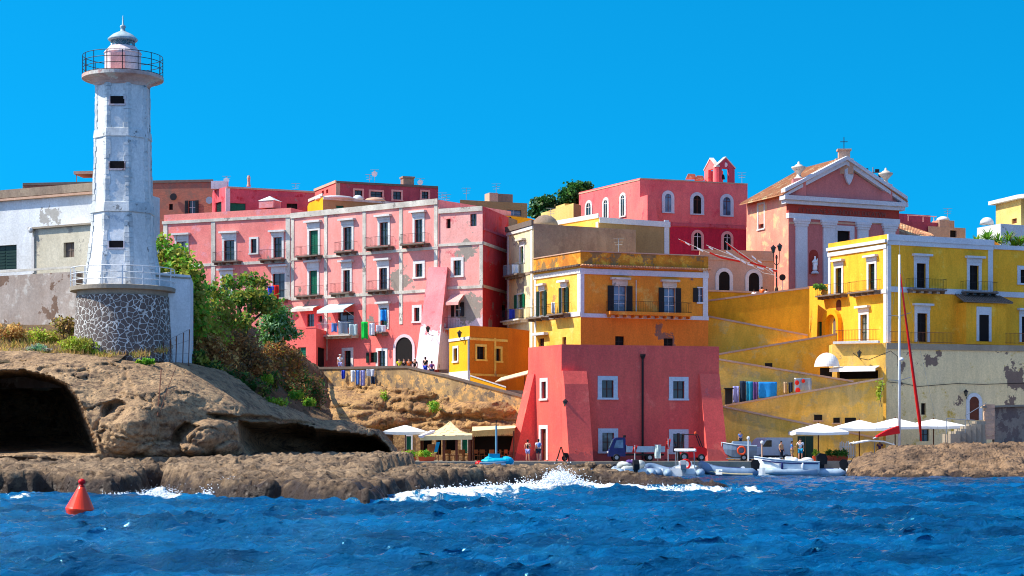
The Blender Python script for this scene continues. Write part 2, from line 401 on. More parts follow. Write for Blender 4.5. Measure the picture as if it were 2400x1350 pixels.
tc = wn('ShaderNodeTexCoord'); lift = wn('ShaderNodeVectorMath', operation='ADD'); lift.inputs[1].default_value = (0, 0, .2)
nrm = wn('ShaderNodeVectorMath', operation='NORMALIZE'); sky = wn('ShaderNodeTexSky', sky_type='NISHITA'); sky.sun_disc = False
sky.sun_elevation = math.asin(SUN.z); sky.sun_rotation = math.atan2(SUN.x, SUN.y); sky.air_density = 1.0; sky.dust_density = .4; sky.ozone_density = 2.0
sep = wn('ShaderNodeSeparateXYZ'); mr = wn('ShaderNodeMapRange', interpolation_type='SMOOTHSTEP')
mr.inputs['From Min'].default_value = .45; mr.inputs['From Max'].default_value = .95
mr2 = wn('ShaderNodeMapRange', interpolation_type='SMOOTHSTEP'); mr2.inputs['From Min'].default_value = .5; mr2.inputs['From Max'].default_value = -.3
mx = wn('ShaderNodeMath', operation='MAXIMUM'); tint = wn('ShaderNodeMix', data_type='RGBA')
tint.inputs[6].default_value = SKYT; tint.inputs[7].default_value = SKYN
mul = wn('ShaderNodeMix', data_type='RGBA', blend_type='MULTIPLY'); mul.inputs[0].default_value = 1
bg = wn('ShaderNodeBackground'); bg.inputs[1].default_value = .14; ow = wn('ShaderNodeOutputWorld'); L = nt.links.new
L(tc.outputs['Generated'], lift.inputs[0]); L(lift.outputs[0], nrm.inputs[0]); L(nrm.outputs[0], sky.inputs[0]); L(tc.outputs['Generated'], sep.inputs[0])
L(sep.outputs[2], mr.inputs[0]); L(sep.outputs[1], mr2.inputs[0]); L(mr.outputs[0], mx.inputs[0]); L(mr2.outputs[0], mx.inputs[1]); L(mx.outputs[0], tint.inputs[0])
L(sky.outputs[0], mul.inputs[6]); L(tint.outputs[2], mul.inputs[7]); L(mul.outputs[2], bg.inputs[0]); L(bg.outputs[0], ow.inputs[0])
sc.view_settings.view_transform = 'Standard'; sc.view_settings.look = 'None'; sc.view_settings.gamma = 1; sc.view_settings.exposure = EXPO
sc.cycles.max_bounces = 6; sc.cycles.diffuse_bounces = 3; sc.cycles.use_denoising = True; sc.cycles.filter_width = 1.05
W, OW, TS = M['white'], M['oldwhite'], M['trimshade']
def lowmix(name, base_args, z, c2, seed=0):
    return None
# ===== pink palace, left wing =====
h = House('pink_palace', 'long pink palace wing left of the other bays, half hidden by the bushes', [(384, 197), (682, 191)], (4, 10), (1, 487), 6, M['pink'], 'palace', 'pink palace houses')
h.band(0, 381, 682, 519, .32, OW, .12, 'cornice'); h.band(0, 384, 682, 622, .3, OW, .1)
h.pil(0, 388, 525, 740, .5, OW); h.pil(0, 500, 519, 740, .5, OW); h.pil(0, 675, 507, 700, .5, OW)
h.win(0, 414, 566, 438, 612, .22, W, None, M['dkgreen'], .45)
h.win(0, 525, 563, 550, 611, .22, W, None, M['dkgreen'], .5, door=True, balc=(508, 568, 613))
h.win(0, 588, 560, 602, 593, .2, W, None, M['dkgreen'])
h.win(0, 641, 556, 661, 604, .22, W, None, M['dkgreen'], .3, door=True, balc=(616, 670, 608))
h.win(0, 520, 648, 542, 690, .22, W, None, M['dkgreen'], .4)
h.win(0, 639, 641, 668, 700, .1, W, None, M['black'], .6, door=True, balc=(630, 676, 702))
h.band(0, 600, 682, 699, .3, OW, .1)
mb = MB(); f = h.fac[0]; u0, u1, z0, z1 = f.u(606), f.u(640), f.z(620, 487), f.z(620, 470)
f.box(mb, u0, u1, z0, z1, -1.6, -.05); o = mb.build('roof_hut', M['pink'], h.root)
mb = MB(); c = f.pt((u0+u1)/2, z1, -.8); q = [f.pt(u0-.1, z1+.004, -.0), f.pt(u1+.1, z1+.004, -.0), f.pt(u1+.1, z1+.004, -1.7), f.pt(u0-.1, z1+.004, -1.7)]
mb.add(q+[c+Vector((0, 0, .55))], [(0,1,4), (1,2,4), (2,3,4), (3,0,4), (3,2,1,0)]); mb.build('hut_roof', M['whitewall'], o)
h.finish()
# ===== pink palace, middle =====
h = House('pink_palace', 'tall pink palace of five bays, white pilasters and green shutters above the street', [(682, 191.05), (1028, 179.5)], (7, 9), (1, 468), 6, M['pinkworn'], 'palace', 'pink palace houses')
h.band(0, 683, 1027, 500, .55, OW, .16, 'cornice'); h.band(0, 683, 1027, 605, .28, OW, .1); h.band(0, 683, 1000, 698, .3, OW, .1)
for px, a, b in ((686, 503, 700), (764, 497, 845), (854, 489, 760), (940, 481, 760), (1022, 472, 632)): h.pil(0, px, a, b, .42, OW)
G, D = M['green'], M['dkgreen']
h.win(0, 725, 540, 746, 598, .24, W, 'closed', G, .55, door=True, balc=(706, 757, 600))
h.win(0, 805, 532, 825, 586, .24, W, None, D, .4, door=True, balc=(797, 838, 590))
h.win(0, 890, 521, 910, 575, .24, W, None, D, .3, door=True, balc=(868, 924, 579))
h.win(0, 972, 514, 991, 568, .24, W, None, D, .4, door=True, balc=(951, 1008, 572))
h.win(0, 725, 634, 744, 691, .24, W, 'closed', G, .6, door=True, balc=(704, 758, 693))
h.win(0, 805, 633, 821, 684, .24, W, None, D, .55, door=True, balc=(785, 832, 687))
h.win(0, 889, 628, 908, 680, .24, W, None, M['black'], .5, door=True, balc=(871, 922, 681))
h.win(0, 974, 618, 991, 649, .28, W, None, D)
h.win(0, 719, 736, 736, 768, .0, W, None, M['black'])
h.win(0, 746, 740, 755, 754, .0, W, None, M['black'])
h.win(0, 792, 731, 829, 768, .0, W, None, M['black'], door=True, balc=(762, 842, 786, 1.15, 1.3, OW, M['greymetal']))
h.win(0, 892, 722, 908, 772, .22, W, None, M['green'], .2, door=True, balc=(879, 910, 779))
h.win(0, 971, 721, 984, 753, .26, W, None, D)
h.win(0, 807, 822, 823, 866, .3, W, None, M['black'], door=True)
h.win(0, 886, 822, 904, 866, .25, W, None, D, door=True)
h.win(0, 866, 826, 878, 850, .0, W, 'open', D)
h.win(0, 928, 790, 968, 868, .28, M['pinkgrey'], arch=True, door=True, pane=M['dark'], mull=False, name='archway')
f = h.fac[0]
mb = MB(); f.box(mb, f.u(684), f.u(1000), f.z(700, 862), f.z(700, 775), .0, .05)
# battered buttress at the right end
def wedge(F_, u0, u1, zt, zb, d0, d1, mb, chop=0):
    pr = [(-.1, zt), (d0, zt)]+([(d0+chop, zt-chop*2.4)] if chop else [])+[(d1, zb), (-.1, zb)]
    a = [F_.pt(u0, z, d) for d, z in pr]; v = F_.pt(u1, zt)-F_.pt(u0, zt); mb.prism(a, v)
mb = MB(); mb.hexa([P(972, 866, 178.2), P(1024, 866, 176.4), P(1052, 866, 179.2), P(1000, 866, 181.5), P(1004, 626, 179.9), P(1048, 626, 178.6), P(1052, 626, 179.6), P(1010, 626, 180.8)])
mb.build('buttress', M['buttress'], h.root)
spots('worn_pink_plaster', h.root, [(955, 655, 182.5, 2.6, .14), (975, 680, 182, 2, .12), (808, 503, 187, 1.2, .1), (775, 745, 188.5, 2.2, .1), (800, 640, 187, 1.5, .06), (1000, 590, 180.5, 2, .06), (950, 780, 182, 2, .05)])
# awnings
def awning(fc, px0, px1, py, drop, proj, mat, root, name='awning', side=False):
    u0, u1 = fc.u(px0), fc.u(px1); z = fc.z((px0+px1)/2, py); mb = MB()
    p = [fc.pt(u0, z, .05), fc.pt(u1, z, .05), fc.pt(u1, z-drop, proj), fc.pt(u0, z-drop, proj)]
    mb.prism(p, (0, 0, -.05)); mb.prism([fc.pt(u0, z-drop-.05, proj), fc.pt(u1, z-drop-.05, proj), fc.pt(u1, z-drop-.3, proj+.02), fc.pt(u0, z-drop-.3, proj+.02)], fc.pt(0, 0, .04)-fc.pt(0, 0, 0))
    if side:
        for u in (u0, u1): mb.tube([fc.pt(u, z-1.4, .05), fc.pt(u, z-drop, proj)], .03, 4)
    return mb.build(name, mat, root)
awning(f, 770, 832, 712, .7, 1.7, M['cmint'], h.root, side=True)
awning(f, 697, 750, 716, .35, 1.0, OW, h.root)
h.finish()
# ===== pink house, right end =====
h = House('pink_house', 'peeling pink end house with a shade-darkened red side wall, right of the white streaked buttress', [(1028.5, 179.6), (1131, 177.3), (1192, 186)], (3, 9), (0, 490), 6, [M['pinkgrey'], M['redside'], M['redgrey']], 'house', 'pink palace houses')
h.band(0, 1029, 1131, 490, .45, OW, .14, 'cornice'); h.band(0, 1029, 1131, 572, .26, OW, .1); h.band(0, 1050, 1131, 672, .28, OW, .1)
h.band(1, 1132, 1190, 533, .22, M['wine'], .08); h.band(1, 1132, 1190, 566, .3, OW, .1); h.band(1, 1132, 1190, 667, .28, M['coping'], .08)
h.pil(0, 1128, 566, 670, .35, OW)
h.win(0, 1046, 513, 1056, 535, 0, W, None, M['brown'], mull=False, pane=M['dark']); h.win(0, 1102, 501, 1117, 530, 0, W, None, D)
h.win(0, 1063, 610, 1081, 646, .28, W, None, D); h.win(0, 1066, 709, 1081, 742, .0, W, 'open', M['black'], mull=2, door=True, balc=(1040, 1094, 770, 1.0, .9, OW))
h.win(1, 1177, 714, 1188, 744, 0, W, None, M['black'], pane=M['black'])
f = h.fac[0]; awning(f, 1058, 1088, 690, .8, 1.1, M['pinkgrey'], h.root)
mb = MB(); f.box(mb, f.u(1026), f.u(1044), f.z(1035, 851), f.z(1035, 823), .02, .1); o = mb.build('notice_board', M['brown'], h.root)
mb = MB(); f.box(mb, f.u(1029), f.u(1041), f.z(1035, 847), f.z(1035, 827), .1, .12); mb.build('notice_sheet', M['greymetal'], o)
spots('stripped_pink_plaster', h.root, [(1110, 710, 178, 2.4, .2), (1085, 590, 178.4, 1.8, .12), (1110, 600, 178, 1.6, .1), (1042, 640, 179.4, 1.2, .14), (1060, 500, 179, 1, .07)])
spots('shade_dark_red_plaster', h.root, [(1150, 740, 180.5, 3, .16), (1175, 710, 184, 2.5, .12)])
h.finish()
# ===== red annex =====
h = House('red_annex', 'low coral annex with a closed green shutter in front of the pink palace', [(650, 186), (741, 183.2), (766, 188.3)], (1, 5), (1, 769), 6, [M['coral'], M['coral']], 'annex')
h.win(0, 698, 814, 717, 852, 0, W, 'closed', M['green']); h.win(0, 664, 816, 674, 838, 0, W, 'closed', M['green'])
h.win(1, 745, 815, 764, 862, 0, W, None, M['black'], door=True, pane=M['dark'], mull=False)
h.band(0, 651, 741, 769, .12, M['coral'], .06, 'coping'); h.finish()
# ===== marigold kiosk =====
h = House('yellow_kiosk', 'small marigold house with three barred windows below the pink end house', [(1053, 169), (1101, 164.6), (1190, 168)], (2, 4), (1, 763), 6, [M['kiosk'], M['kioskshade']], 'house')
h.band(0, 1053, 1101, 795, .25, W, .08); h.band(1, 1101.5, 1189, 791, .22, M['amber'], .07); h.band(0, 1053, 1101, 873, 1.2, W, .05, 'plinth')
h.pil(0, 1099.5, 795, 888, .22, M['greymetal'], .1, 'corner_strip'); h.pil(1, 1160, 792, 880, .22, M['amber'], .06)
h.band(1, 1101.5, 1189, 875, .2, M['amber'], .07)
for i, a, b, c, e in ((0, 1064, 816, 1073, 846), (1, 1117, 812, 1136, 842), (1, 1162, 817, 1173, 846)): h.win(i, a, b, c, e, .2, W if i == 0 else M['amber'], None, M['black'], pane=M['dark'])
h.finish()
# ===== cream tower house with the grey rendered flank =====
M['tower2'] = M['toweryell']
h = House('cream_tower_house', 'tall narrow cream house with a grey rendered flank and small dome on its roof', [(1188, 181.5), (1250, 175.4), (1490, 180.5)], (.2, 8), (1, 524), 4, [M['towercream'], M['greywall']], 'house')
h.band(0, 1188, 1250, 533, .5, M['slabdark'], .2, 'cornice'); h.band(0, 1188.5, 1249.5, 546, .3, W, .12)
h.pil(0, 1191, 548, 860, .35, W); h.pil(0, 1246.5, 540, 860, .35, W)
h.win(0, 1220, 577, 1228, 618, .22, W, 'closed', G, .3, door=True, balc=(1198, 1232, 644, 1.0, .9, None, M['greymetal']), hm=OW)
h.win(0, 1213, 690, 1225, 722, .1, W, 'open', G, balc=(1194, 1238, 750, 1.0, 1.0, OW, M['iron']))
h.win(0, 1216, 800, 1226, 858, .2, W, 'closed', M['wood'], door=True, balc=(1190, 1236, 860, .95, .9, OW))
h.band(0, 1190, 1250, 648, .25, M['greywall'], .07)
mb = MB(); c = P(1278, 526, 179.4); mb.lathe([(1.25, -.2), (1.2, .15), (1.0, .5), (.65, .78), (.2, .9), (.01, .92)], c, 20); mb.build('dome', M['greywall'], h.root, smooth=True)
spots('pale_cream_plaster', h.root, [(1218, 662, 178.4, 1.8, .14), (1240, 690, 176.5, 1.2, .1)]); h.finish()
# ===== orange house =====
h = House('orange_house', 'orange corner house with dark open shutters and a weathered ochre parapet', [(1251, 174.9), (1361, 168), (1660, 172.4)], (.3, 7), (1, 624), 3, [M['amber'], M['orange']], 'house')  # amber left wall paints sunlight, orange front is the shaded coat
f0, f1 = h.fac
for i, f in enumerate(h.fac):
    zt = h.zt; mb = MB(); f.box(mb, 0.0 if i else .0, f.L, zt+.16, zt+1.32, -.35, .02 if i else .024); mb.build('parapet', M['parapet'], h.root)
    mb = MB(); f.box(mb, -.02, f.L+.1, zt+1.322, zt+1.42, -.4, .1 if i else .104); mb.build('parapet_cap', M['coping'], h.root)
    mb = MB(); nt_ = int(f.L/.26)
    f.box(mb, -.1, f.L+.1, zt+.02, zt+.09, -.02, .42 if i else .415)
    for k in range(nt_):
        u = (k+.5)*f.L/nt_; mb.tube([f.pt(u, zt+.15, -.02), f.pt(u, zt+.06, .47)], .1, 6)
    mb.build('eave_tiles', M['tile'] if i else M['slabdark'], h.root)
h.band(0, 1252, 1361, 645, .42, W, .1, 'cornice'); h.band(1, 1361, 1660, 629, .5, TS, .1, 'cornice')
h.band(0, 1251, 1361, 742, .42, W, .09); h.band(1, 1361, 1660, 734, .36, TS, .09)
h.pil(0, 1357, 634, 738, .4, W); h.pil(1, 1364.5, 628, 734, .36, TS); h.pil(1, 1653, 634, 742, .5, TS); h.pil(0, 1255, 650, 862, .3, W)
B_ = M['black']
h.win(0, 1265, 682, 1276, 741, .12, W, 'open', D, .35, door=True, balc=(1252, 1288, 744)); h.win(0, 1317, 674, 1328, 733, .12, W, 'open', D, .35, door=True, balc=(1300, 1339, 736))
h.win(1, 1438, 670, 1467, 732, .12, OW, 'open', B_, .42, pane=M['bluegl'], mull=2, door=True); h.win(1, 1556, 675, 1582, 735, .12, OW, 'open', B_, .42, pane=M['bluegl'], mull=2, door=True)
h.win(1, 1636, 675, 1648, 708, .1, TS, None, B_, pane=M['bluegl'], mull=2)
mb = MB(); f1.box(mb, f1.u(1624), f1.u(1635.5), f1.z(1630, 708), f1.z(1630, 675), .05, .1); mb.build('shutter', B_, h.root)
h.balcony(1, 1420, 1612, 733, .95, 1.0, M['orange'], M['iron'], True, .3)
h.win(1, 1442, 788, 1463, 812, 0, OW, None, B_, pane=M['dark']); h.win(1, 1556, 793, 1577, 815, 0, OW, None, B_, pane=M['dark'])
h.win(0, 1262, 793, 1275, 815, .0, OW, None, M['brown'], .0, pane=M['dark']); h.win(0, 1318, 790, 1327, 812, 0, OW, None, M['brown'], pane=M['brown'])
mb = MB(); f0.box(mb, f0.u(1257), f0.u(1285), f0.z(1270, 786), f0.z(1270, 780), -.02, .5); mb.build('door_canopy', TS, h.root)
mb = MB(); mb.tube([f1.pt(f1.u(1490), f1.z(1490, 657), .1), f1.pt(f1.u(1490), f1.z(1490, 730), .1)], .05, 6); mb.build('downpipe', OW, h.root)
h.finish()
spots('orange_plaster', h.root, [(1562, 775, 171, 2.3, .13), (1545, 790, 171, 1.6, .1), (1440, 752, 169.3, 1.0, .12), (1470, 755, 169.7, 1.2, .12), (1640, 780, 172, 1.6, .08)]); spots('amber_and_sunlit_plaster', h.root, [(1348, 760, 169, 1.2, .1), (1345, 745, 169, .9, .1)])
# orange wall of the lower storey is a different, more worn coat
# ===== tan house behind =====
h = House('tan_house', 'plain tan house with white edging toned for shade behind the orange house', [(1306, 190), (1404, 184), (1570, 188)], (.3, 6), (1, 509), 8, [M['amber'], M['tan']], 'house')  # amber left wall is the sunlit copy of the tan front
h.band(0, 1306, 1404, 517, .45, W, .1, 'cornice'); h.band(1, 1404, 1570, 509, .55, TS, .1, 'cornice'); h.pil(0, 1400, 520, 600, .4, W); h.pil(1, 1562, 516, 620, .55, TS)
h.finish()
# ===== warehouse =====
h = House('coral_warehouse', 'two storey coral red warehouse with sloping buttresses beside the quay', [(1238, 155.3), (1316, 150), (1685, 153.4)], (.2, 6), (1, 807), .6, [M['ware'], M['ware']], 'warehouse')
BT = M['trimshade']
h.win(0, 1270, 894, 1281, 934, .28, W, None, M['brown'], pane=M['glass']); h.win(0, 1268, 1005, 1281, 1078, .3, W, None, M['brown'], door=True, pane=M['brown'])
h.win(1, 1410, 891, 1438, 932, .34, TS, None, M['brown']); h.win(1, 1577, 893, 1604, 934, .34, TS, None, M['brown'])
h.win(1, 1411, 1014, 1439, 1058, .34, TS, None, M['brown'], door=False); h.win(1, 1577, 1016, 1604, 1060, .34, TS, None, M['brown'])
f0, f1 = h.fac
z_ = f1.z(1316, 869); mb = MB(); wedge(f1, .004, 2.0, z_, .9, .35, 2.3, mb, .45); mb.build('buttress', M['ware'], h.root)
z_ = f1.z(1680, 876); mb = MB(); wedge(f1, f1.L-1.75, f1.L-.004, z_, .9, .12, 2.2, mb); mb.build('buttress', M['ware'], h.root)
z_ = f0.z(1240, 878); mb = MB(); wedge(f0, .004, 1.3, z_, .9, .1, 2.0, mb); mb.build('buttress', M['ware'], h.root)
mb = MB(); u = f1.u(1505); mb.tube([f1.pt(u, f1.z(1505, 838), .14), f1.pt(u, 1.2, .14)], .09, 8); mb.lathe([(.1, 0), (.22, .25), (.24, .4)], f1.pt(u, f1.z(1505, 842), .16), 8); mb.build('downpipe', M['iron'], h.root)
h.finish()
# ===== church annex =====
h = House('pink_convent', 'big pink building with arched white framed windows left of the church', [(1357, 222), (1500, 210), (1752, 214.5)], (.8, 10), (1, 417), 8, [M['annex'], M['annex']], 'building')
f0, f1 = h.fac
for a, b, c, e in ((1375, 475, 1386, 512), (1416, 468, 1425, 511), (1456, 457, 1465, 506)): h.win(0, a, b, c, e, .28, W, arch=True, mull=2)
for a, b, c, e in ((1558, 454, 1573, 497), (1624, 458, 1643, 501), (1694, 462, 1712, 505)): h.win(1, a, b, c, e, .36, TS, arch=True, pane=M['dark'] if a == 1624 else M['bluegl'])
mb = MB(); f1.box(mb, f1.u(1568), f1.L-.01, 10, f1.z(1570, 531), -.02, .035); mb.build('lower_wall', M['crim'], h.root)
for a, b, c, e in ((1625, 545, 1643, 585), (1695, 548, 1712, 588)): 
    w_ = h.win(1, a, b, c, e, .3, M['pinkgrey'], arch=True, pane=M['dark'], mull=2); w_.location = (f1.n.x*.05, f1.n.y*.05, 0)
h.band(1, 1568, 1745, 521, .4, M['rosefar'], .14)
h.band(0, 1357, 1500, 453, .14, M['coping'], .05, 'coping'); h.band(1, 1500, 1752, 417, .14, M['coping'], .06, 'coping')
z_ = f1.z(1500, 462); mb = MB(); a = [f1.pt(.004, z_, -.1), f1.pt(.5, z_, -.1), f1.pt(1.0, z_-1, -.1), f1.pt(2.3, z_-9, -.1), f1.pt(.004, z_-9, -.1)]
mb.prism(a, tuple(f1.n*2.2)+(0,)); mb.build('buttress', M['annex'], h.root)
h.finish()
# bell tower on its roof
t = empty('bell_tower', P(1690, 430, 217), 'small pink bell turret with two gables standing on the pink building roof', 'bell tower')
g0 = Fac(XY(1651, 220), XY(1679, 217)); g1 = Fac(XY(1679, 217), XY(1722, 218.5)); zb, ze = ZZ(432, 217), ZZ(391, 217)
for g, px0, px1 in ((g0, 1660, 1671), (g1, 1692, 1709)):
    u0, u1 = g.u(px0), g.u(px1); zt_ = ze-.15; mb = MB()
    g.box(mb, .003, u0, zb, ze, -.35, 0); g.box(mb, u1, g.L-.003, zb, ze, -.35, 0); g.box(mb, u0, u1, ze-.1, ze, -.35, -.003)
    mb.prism([g.pt(.0, ze+.003, 0), g.pt(g.L, ze+.003, 0), g.pt(g.L/2, ze+1.15, 0)], tuple(g.n*-.35)+(0,)); mb.build('gable_wall', M['annex'] if g is g0 else M['wine'], t)
    mb = MB()
    for a, b in ((-.1, g.L/2), (g.L+.1, g.L/2)): mb.prism([g.pt(a, ze-.02, .08), g.pt(b, ze+1.16, .08), g.pt(b, ze+1.3, .08), g.pt(a, ze+.12, .08)], tuple(g.n*-.5)+(0,))
    mb.build('gable_coping', M['oldwhite'], t)
mb = MB(); mb.lathe([(.3, 0), (.24, .1), (.2, .4), (.1, .55), (.02, .6)], g1.pt(g1.L/2, zb+.75, -.5), 12); mb.build('bell', M['iron'], t, smooth=True)
mb = MB(); mb.blob(g1.pt(g1.L/2, ze+.35, .03), .22, .05, .28, 10, 8); mb.build('clock_face', W, t)
mb = MB(); mb.add([g0.pt(0, zb, -.5), g0.pt(0, ze, -.5), g0.pt(.0, ze, -2), g0.pt(0, zb, -2)], [(0,1,2,3)]); b2 = g1.pt(g1.L, 0, -2.2)
mb.build('corner_pier', M['annex'], t); mb = MB(); mb.box(b2.x-.3, b2.x, b2.y-.3, b2.y, zb, ze); mb.build('corner_pier', M['annex'], t); mb = MB(); b3 = g0.pt(0, 0, -.3); mb.box(b3.x+.02, b3.x+.3, b3.y+1.5, b3.y+1.8, zb, ze); mb.build('corner_pier', M['annex'], t)
# tile caps left of the turret
mb = MB()
for px, py, s_ in ((1620, 408, 1.0), (1640, 411, .9)):
    c = P(px, py+10, 219); mb.prism([c+Vector((-.6*s_, 0, 0)), c+Vector((.6*s_, 0, 0)), c+Vector((.45*s_, 0, .5*s_)), c+Vector((-.35*s_, 0, .55*s_))], (0, 1, 0))
tag(mb.build('roof_vent', M['tile']), 'pair of low tiled vents on the roof beside the bell turret', 'vent')
# ===== church =====
A, B2, D2 = XY(1750, 205.3), XY(1848, 197), XY(2107, 202.8)
h = House('church', 'rose church with pale pilasters and a triangular pediment above the harbour', [(1750, 205.3), (1848, 197), (2107, 202.8)], tuple(A-B2), (1, 511), 14, [M['churchside'], M['church']], 'church')
h.bk = [h.p[-1]+(A-B2), h.p[0]+(A-B2)*.01]; f0, f1 = h.fac; zc = f1.z(1848, 511); zt1 = f1.z(1848, 478); zt2 = f1.z(1848, 459); n3 = Vector((f1.n.x, f1.n.y, 0)); t3 = Vector((f1.t.x, f1.t.y, 0)); bk = Vector(((A-B2).normalized().x, (A-B2).normalized().y, 0))
mb = MB(); f1.box(mb, -.05, f1.L+.05, zc+.003, zc+.55, -.4, .14); mb.build('architrave', TS, h.root)
mb = MB(); f1.box(mb, 0, f1.L, zc+.553, zt1, -.4, .02); mb.build('frieze', M['churchred'], h.root)
mb = MB(); f1.box(mb, -.55, f1.L+.55, zt1+.003, zt1+.4, -.5, .35); f1.box(mb, -.8, f1.L+.8, zt1+.403, zt2, -.5, .6); mb.build('cornice', TS, h.root)
mb = MB(); f0.box(mb, 0, f0.L-.4, zc+.003, zt2+.42, -.4, 0); mb.build('side_wall', M['churchside'], h.root)
za = ZZ(376, 200); um = f1.L/2
mb = MB(); mb.prism([f1.pt(-.2, zt2+.003, -.12), f1.pt(f1.L+.2, zt2+.003, -.12), f1.pt(um, za-.6, -.12)], -n3*.4); mb.build('tympanum', M['church'], h.root)
mb = MB()
for s_ in (0, 1):
    e = -.75 if s_ == 0 else f1.L+.75
    for d, dz0, dz1 in ((.55, .5, .9), (.3, .0, .497)):
        mb.prism([f1.pt(e, zt2-.1+dz0-.1, d), f1.pt(um, za-.5+dz0, d), f1.pt(um, za-.5+dz1, d), f1.pt(e, zt2-.1+dz1-.1, d)], -n3*(d+.3))
mb.build('raking_cornice', TS, h.root)
mb = MB()
for s_ in (0, 1):
    e = -.9 if s_ == 0 else f1.L+.9; p0, p1 = f1.pt(e, zt2+.02, .3), f1.pt(um, za+.12, .3)
    mb.prism([p0, p1, p1+bk*9.3, p0+bk*9.3], (0, 0, .12))
    nr = 26
    for k in range(nr):
        q0 = p0+bk*(9.3*k/nr)+Vector((0, 0, .13)); q1 = p1+bk*(9.3*k/nr)+Vector((0, 0, .13)); mb.tube([q0, q1], .13, 5)
o = mb.build('roof', M['tile'], h.root)
for px0, px1, py in ((1864, 1890, 506), (1928, 1954, 509), (2009, 2033, 513), (2071, 2096, 517)):
    u0, u1 = f1.u(px0), f1.u(px1); mb = MB(); f1.box(mb, u0, u1, 15, zc-1.0, -.02, .22)
    for k, (g, zz0, zz1) in enumerate(((.0, 1.0, .8), (.1, .797, .55), (.22, .547, .3), (.3, .297, .003))): f1.box(mb, u0-g, u1+g, zc-zz0, zc-zz1, -.02, .22+g*.6)
    mb.build('pilaster', M['trimshade'], h.root)
for a, b in ((1850, 1862), (1892, 1926), (1956, 2007), (2035, 2069), (2098, 2106)):
    mb = MB(); z0 = f1.z(a, 521)-.15; f1.box(mb, f1.u(a), f1.u(b), z0, z0+.2, -.02, .06); mb.build('string_course', M['coping'], h.root)
h.win(1, 1962, 541, 1992, 600, .55, TS, None, M['brown'], door=True, pane=M['dark'], mull=False)
h.win(0, 1778, 479, 1791, 536, .22, W, None, M['brown'], pane=M['brown'], rec=.25)
h.win(1, 1896, 585, 1918, 642, 0, TS, arch=True, pane=M['churchred'], mull=False, name='niche')
sh = MB(); c = f1.pt(f1.u(1988), ZZ(418, 200), -.02)
sh.prism([c+t3*x+Vector((0, 0, z)) for x, z in ((-.55, .9), (-.2, 1.1), (.2, 1.1), (.55, .9), (.5, .2), (.25, -.4), (0, -.7), (-.25, -.4), (-.5, .2))], n3*.25); sh.build('shield', TS, h.root)
for px, py0, py1, wd in ((1872, 443, 420, 1.35), (2076, 447, 434, 1.2)):
    Yc = 198.0 if px < 1900 else 202.6; z0, z1 = ZZ(py0, Yc), ZZ(py1, Yc); c = P(px, py0, Yc); mb = MB(); mb.box(c.x-wd/2, c.x+wd/2, c.y-.6, c.y+.6, z0-1.2, z1); mb.build('pedestal', M['church'], h.root)
    mb = MB(); mb.lathe([(.55, 0), (.5, .12), (.25, .3), (.2, .55), (.35, .75), (.75, 1.15), (.8, 1.3), (.45, 1.38), (.4, 1.5), (.15, 1.62), (.12, 1.8), (.02, 1.9)], (c.x, c.y, z1+.003), 14); mb.build('urn', OW, h.root, smooth=True)
c = P(1978, 378, 200.2); mb = MB(); mb.box(c.x-.95, c.x+.95, c.y-.4, c.y+.4, c.z-1.4, c.z+.25); mb.box(c.x-.6, c.x+.6, c.y-.35, c.y+.35, c.z+.253, c.z+1.1); mb.box(c.x-.75, c.x+.75, c.y-.45, c.y+.45, c.z+1.103, c.z+1.3); mb.build('crowning_pedestal', M['coping'], h.root)
mb = MB(); mb.tube([(c.x, c.y, c.z+1.3), (c.x, c.y, c.z+2.6)], .045, 6); mb.tube([(c.x-.4, c.y, c.z+2.1), (c.x+.4, c.y, c.z+2.1)], .04, 6); mb.build('cross', M['iron'], h.root)
cu = bpy.data.curves.new('frieze_text', 'FONT'); cu.body = 'ET MARIAE S CANDIDAE DICATVM'; cu.size = .72; cu.extrude = .03; cu.align_x = 'CENTER'
to = bpy.data.objects.new('tmp', cu); C.objects.link(to); bpy.context.view_layer.update()
dg = bpy.context.evaluated_depsgraph_get(); me = bpy.data.meshes.new_from_object(to.evaluated_get(dg)); bpy.data.objects.remove(to)
mb = MB(); mid = f1.pt(f1.L*.48, zc+.68, .06)
for v in me.vertices: mb.v.append(mid+t3*v.co.x+Vector((0, 0, v.co.y))+n3*v.co.z)
for p in me.polygons: mb.f.append(list(p.vertices)); mb.m.append(0)
mb.build('inscription', plain('faded_letters', col(140, 84, 74), .9), h.root)
h.finish()
# ===== beige arcade =====
h = House('arcade_house', 'low beige arcade with two white arches between the orange house and the church', [(1640, 184.5), (1815, 186.5)], (.5, 6), (0, 584), 10, M['beige'], 'house')
for a, b, c, e in ((1684, 636, 1710, 690), (1754, 639, 1779, 690)): h.win(0, a, b, c, e, .34, TS, arch=True, pane=M['dark'], mull=False, door=True)
h.band(0, 1640, 1814, 604, .18, M['coping'], .08); h.finish()
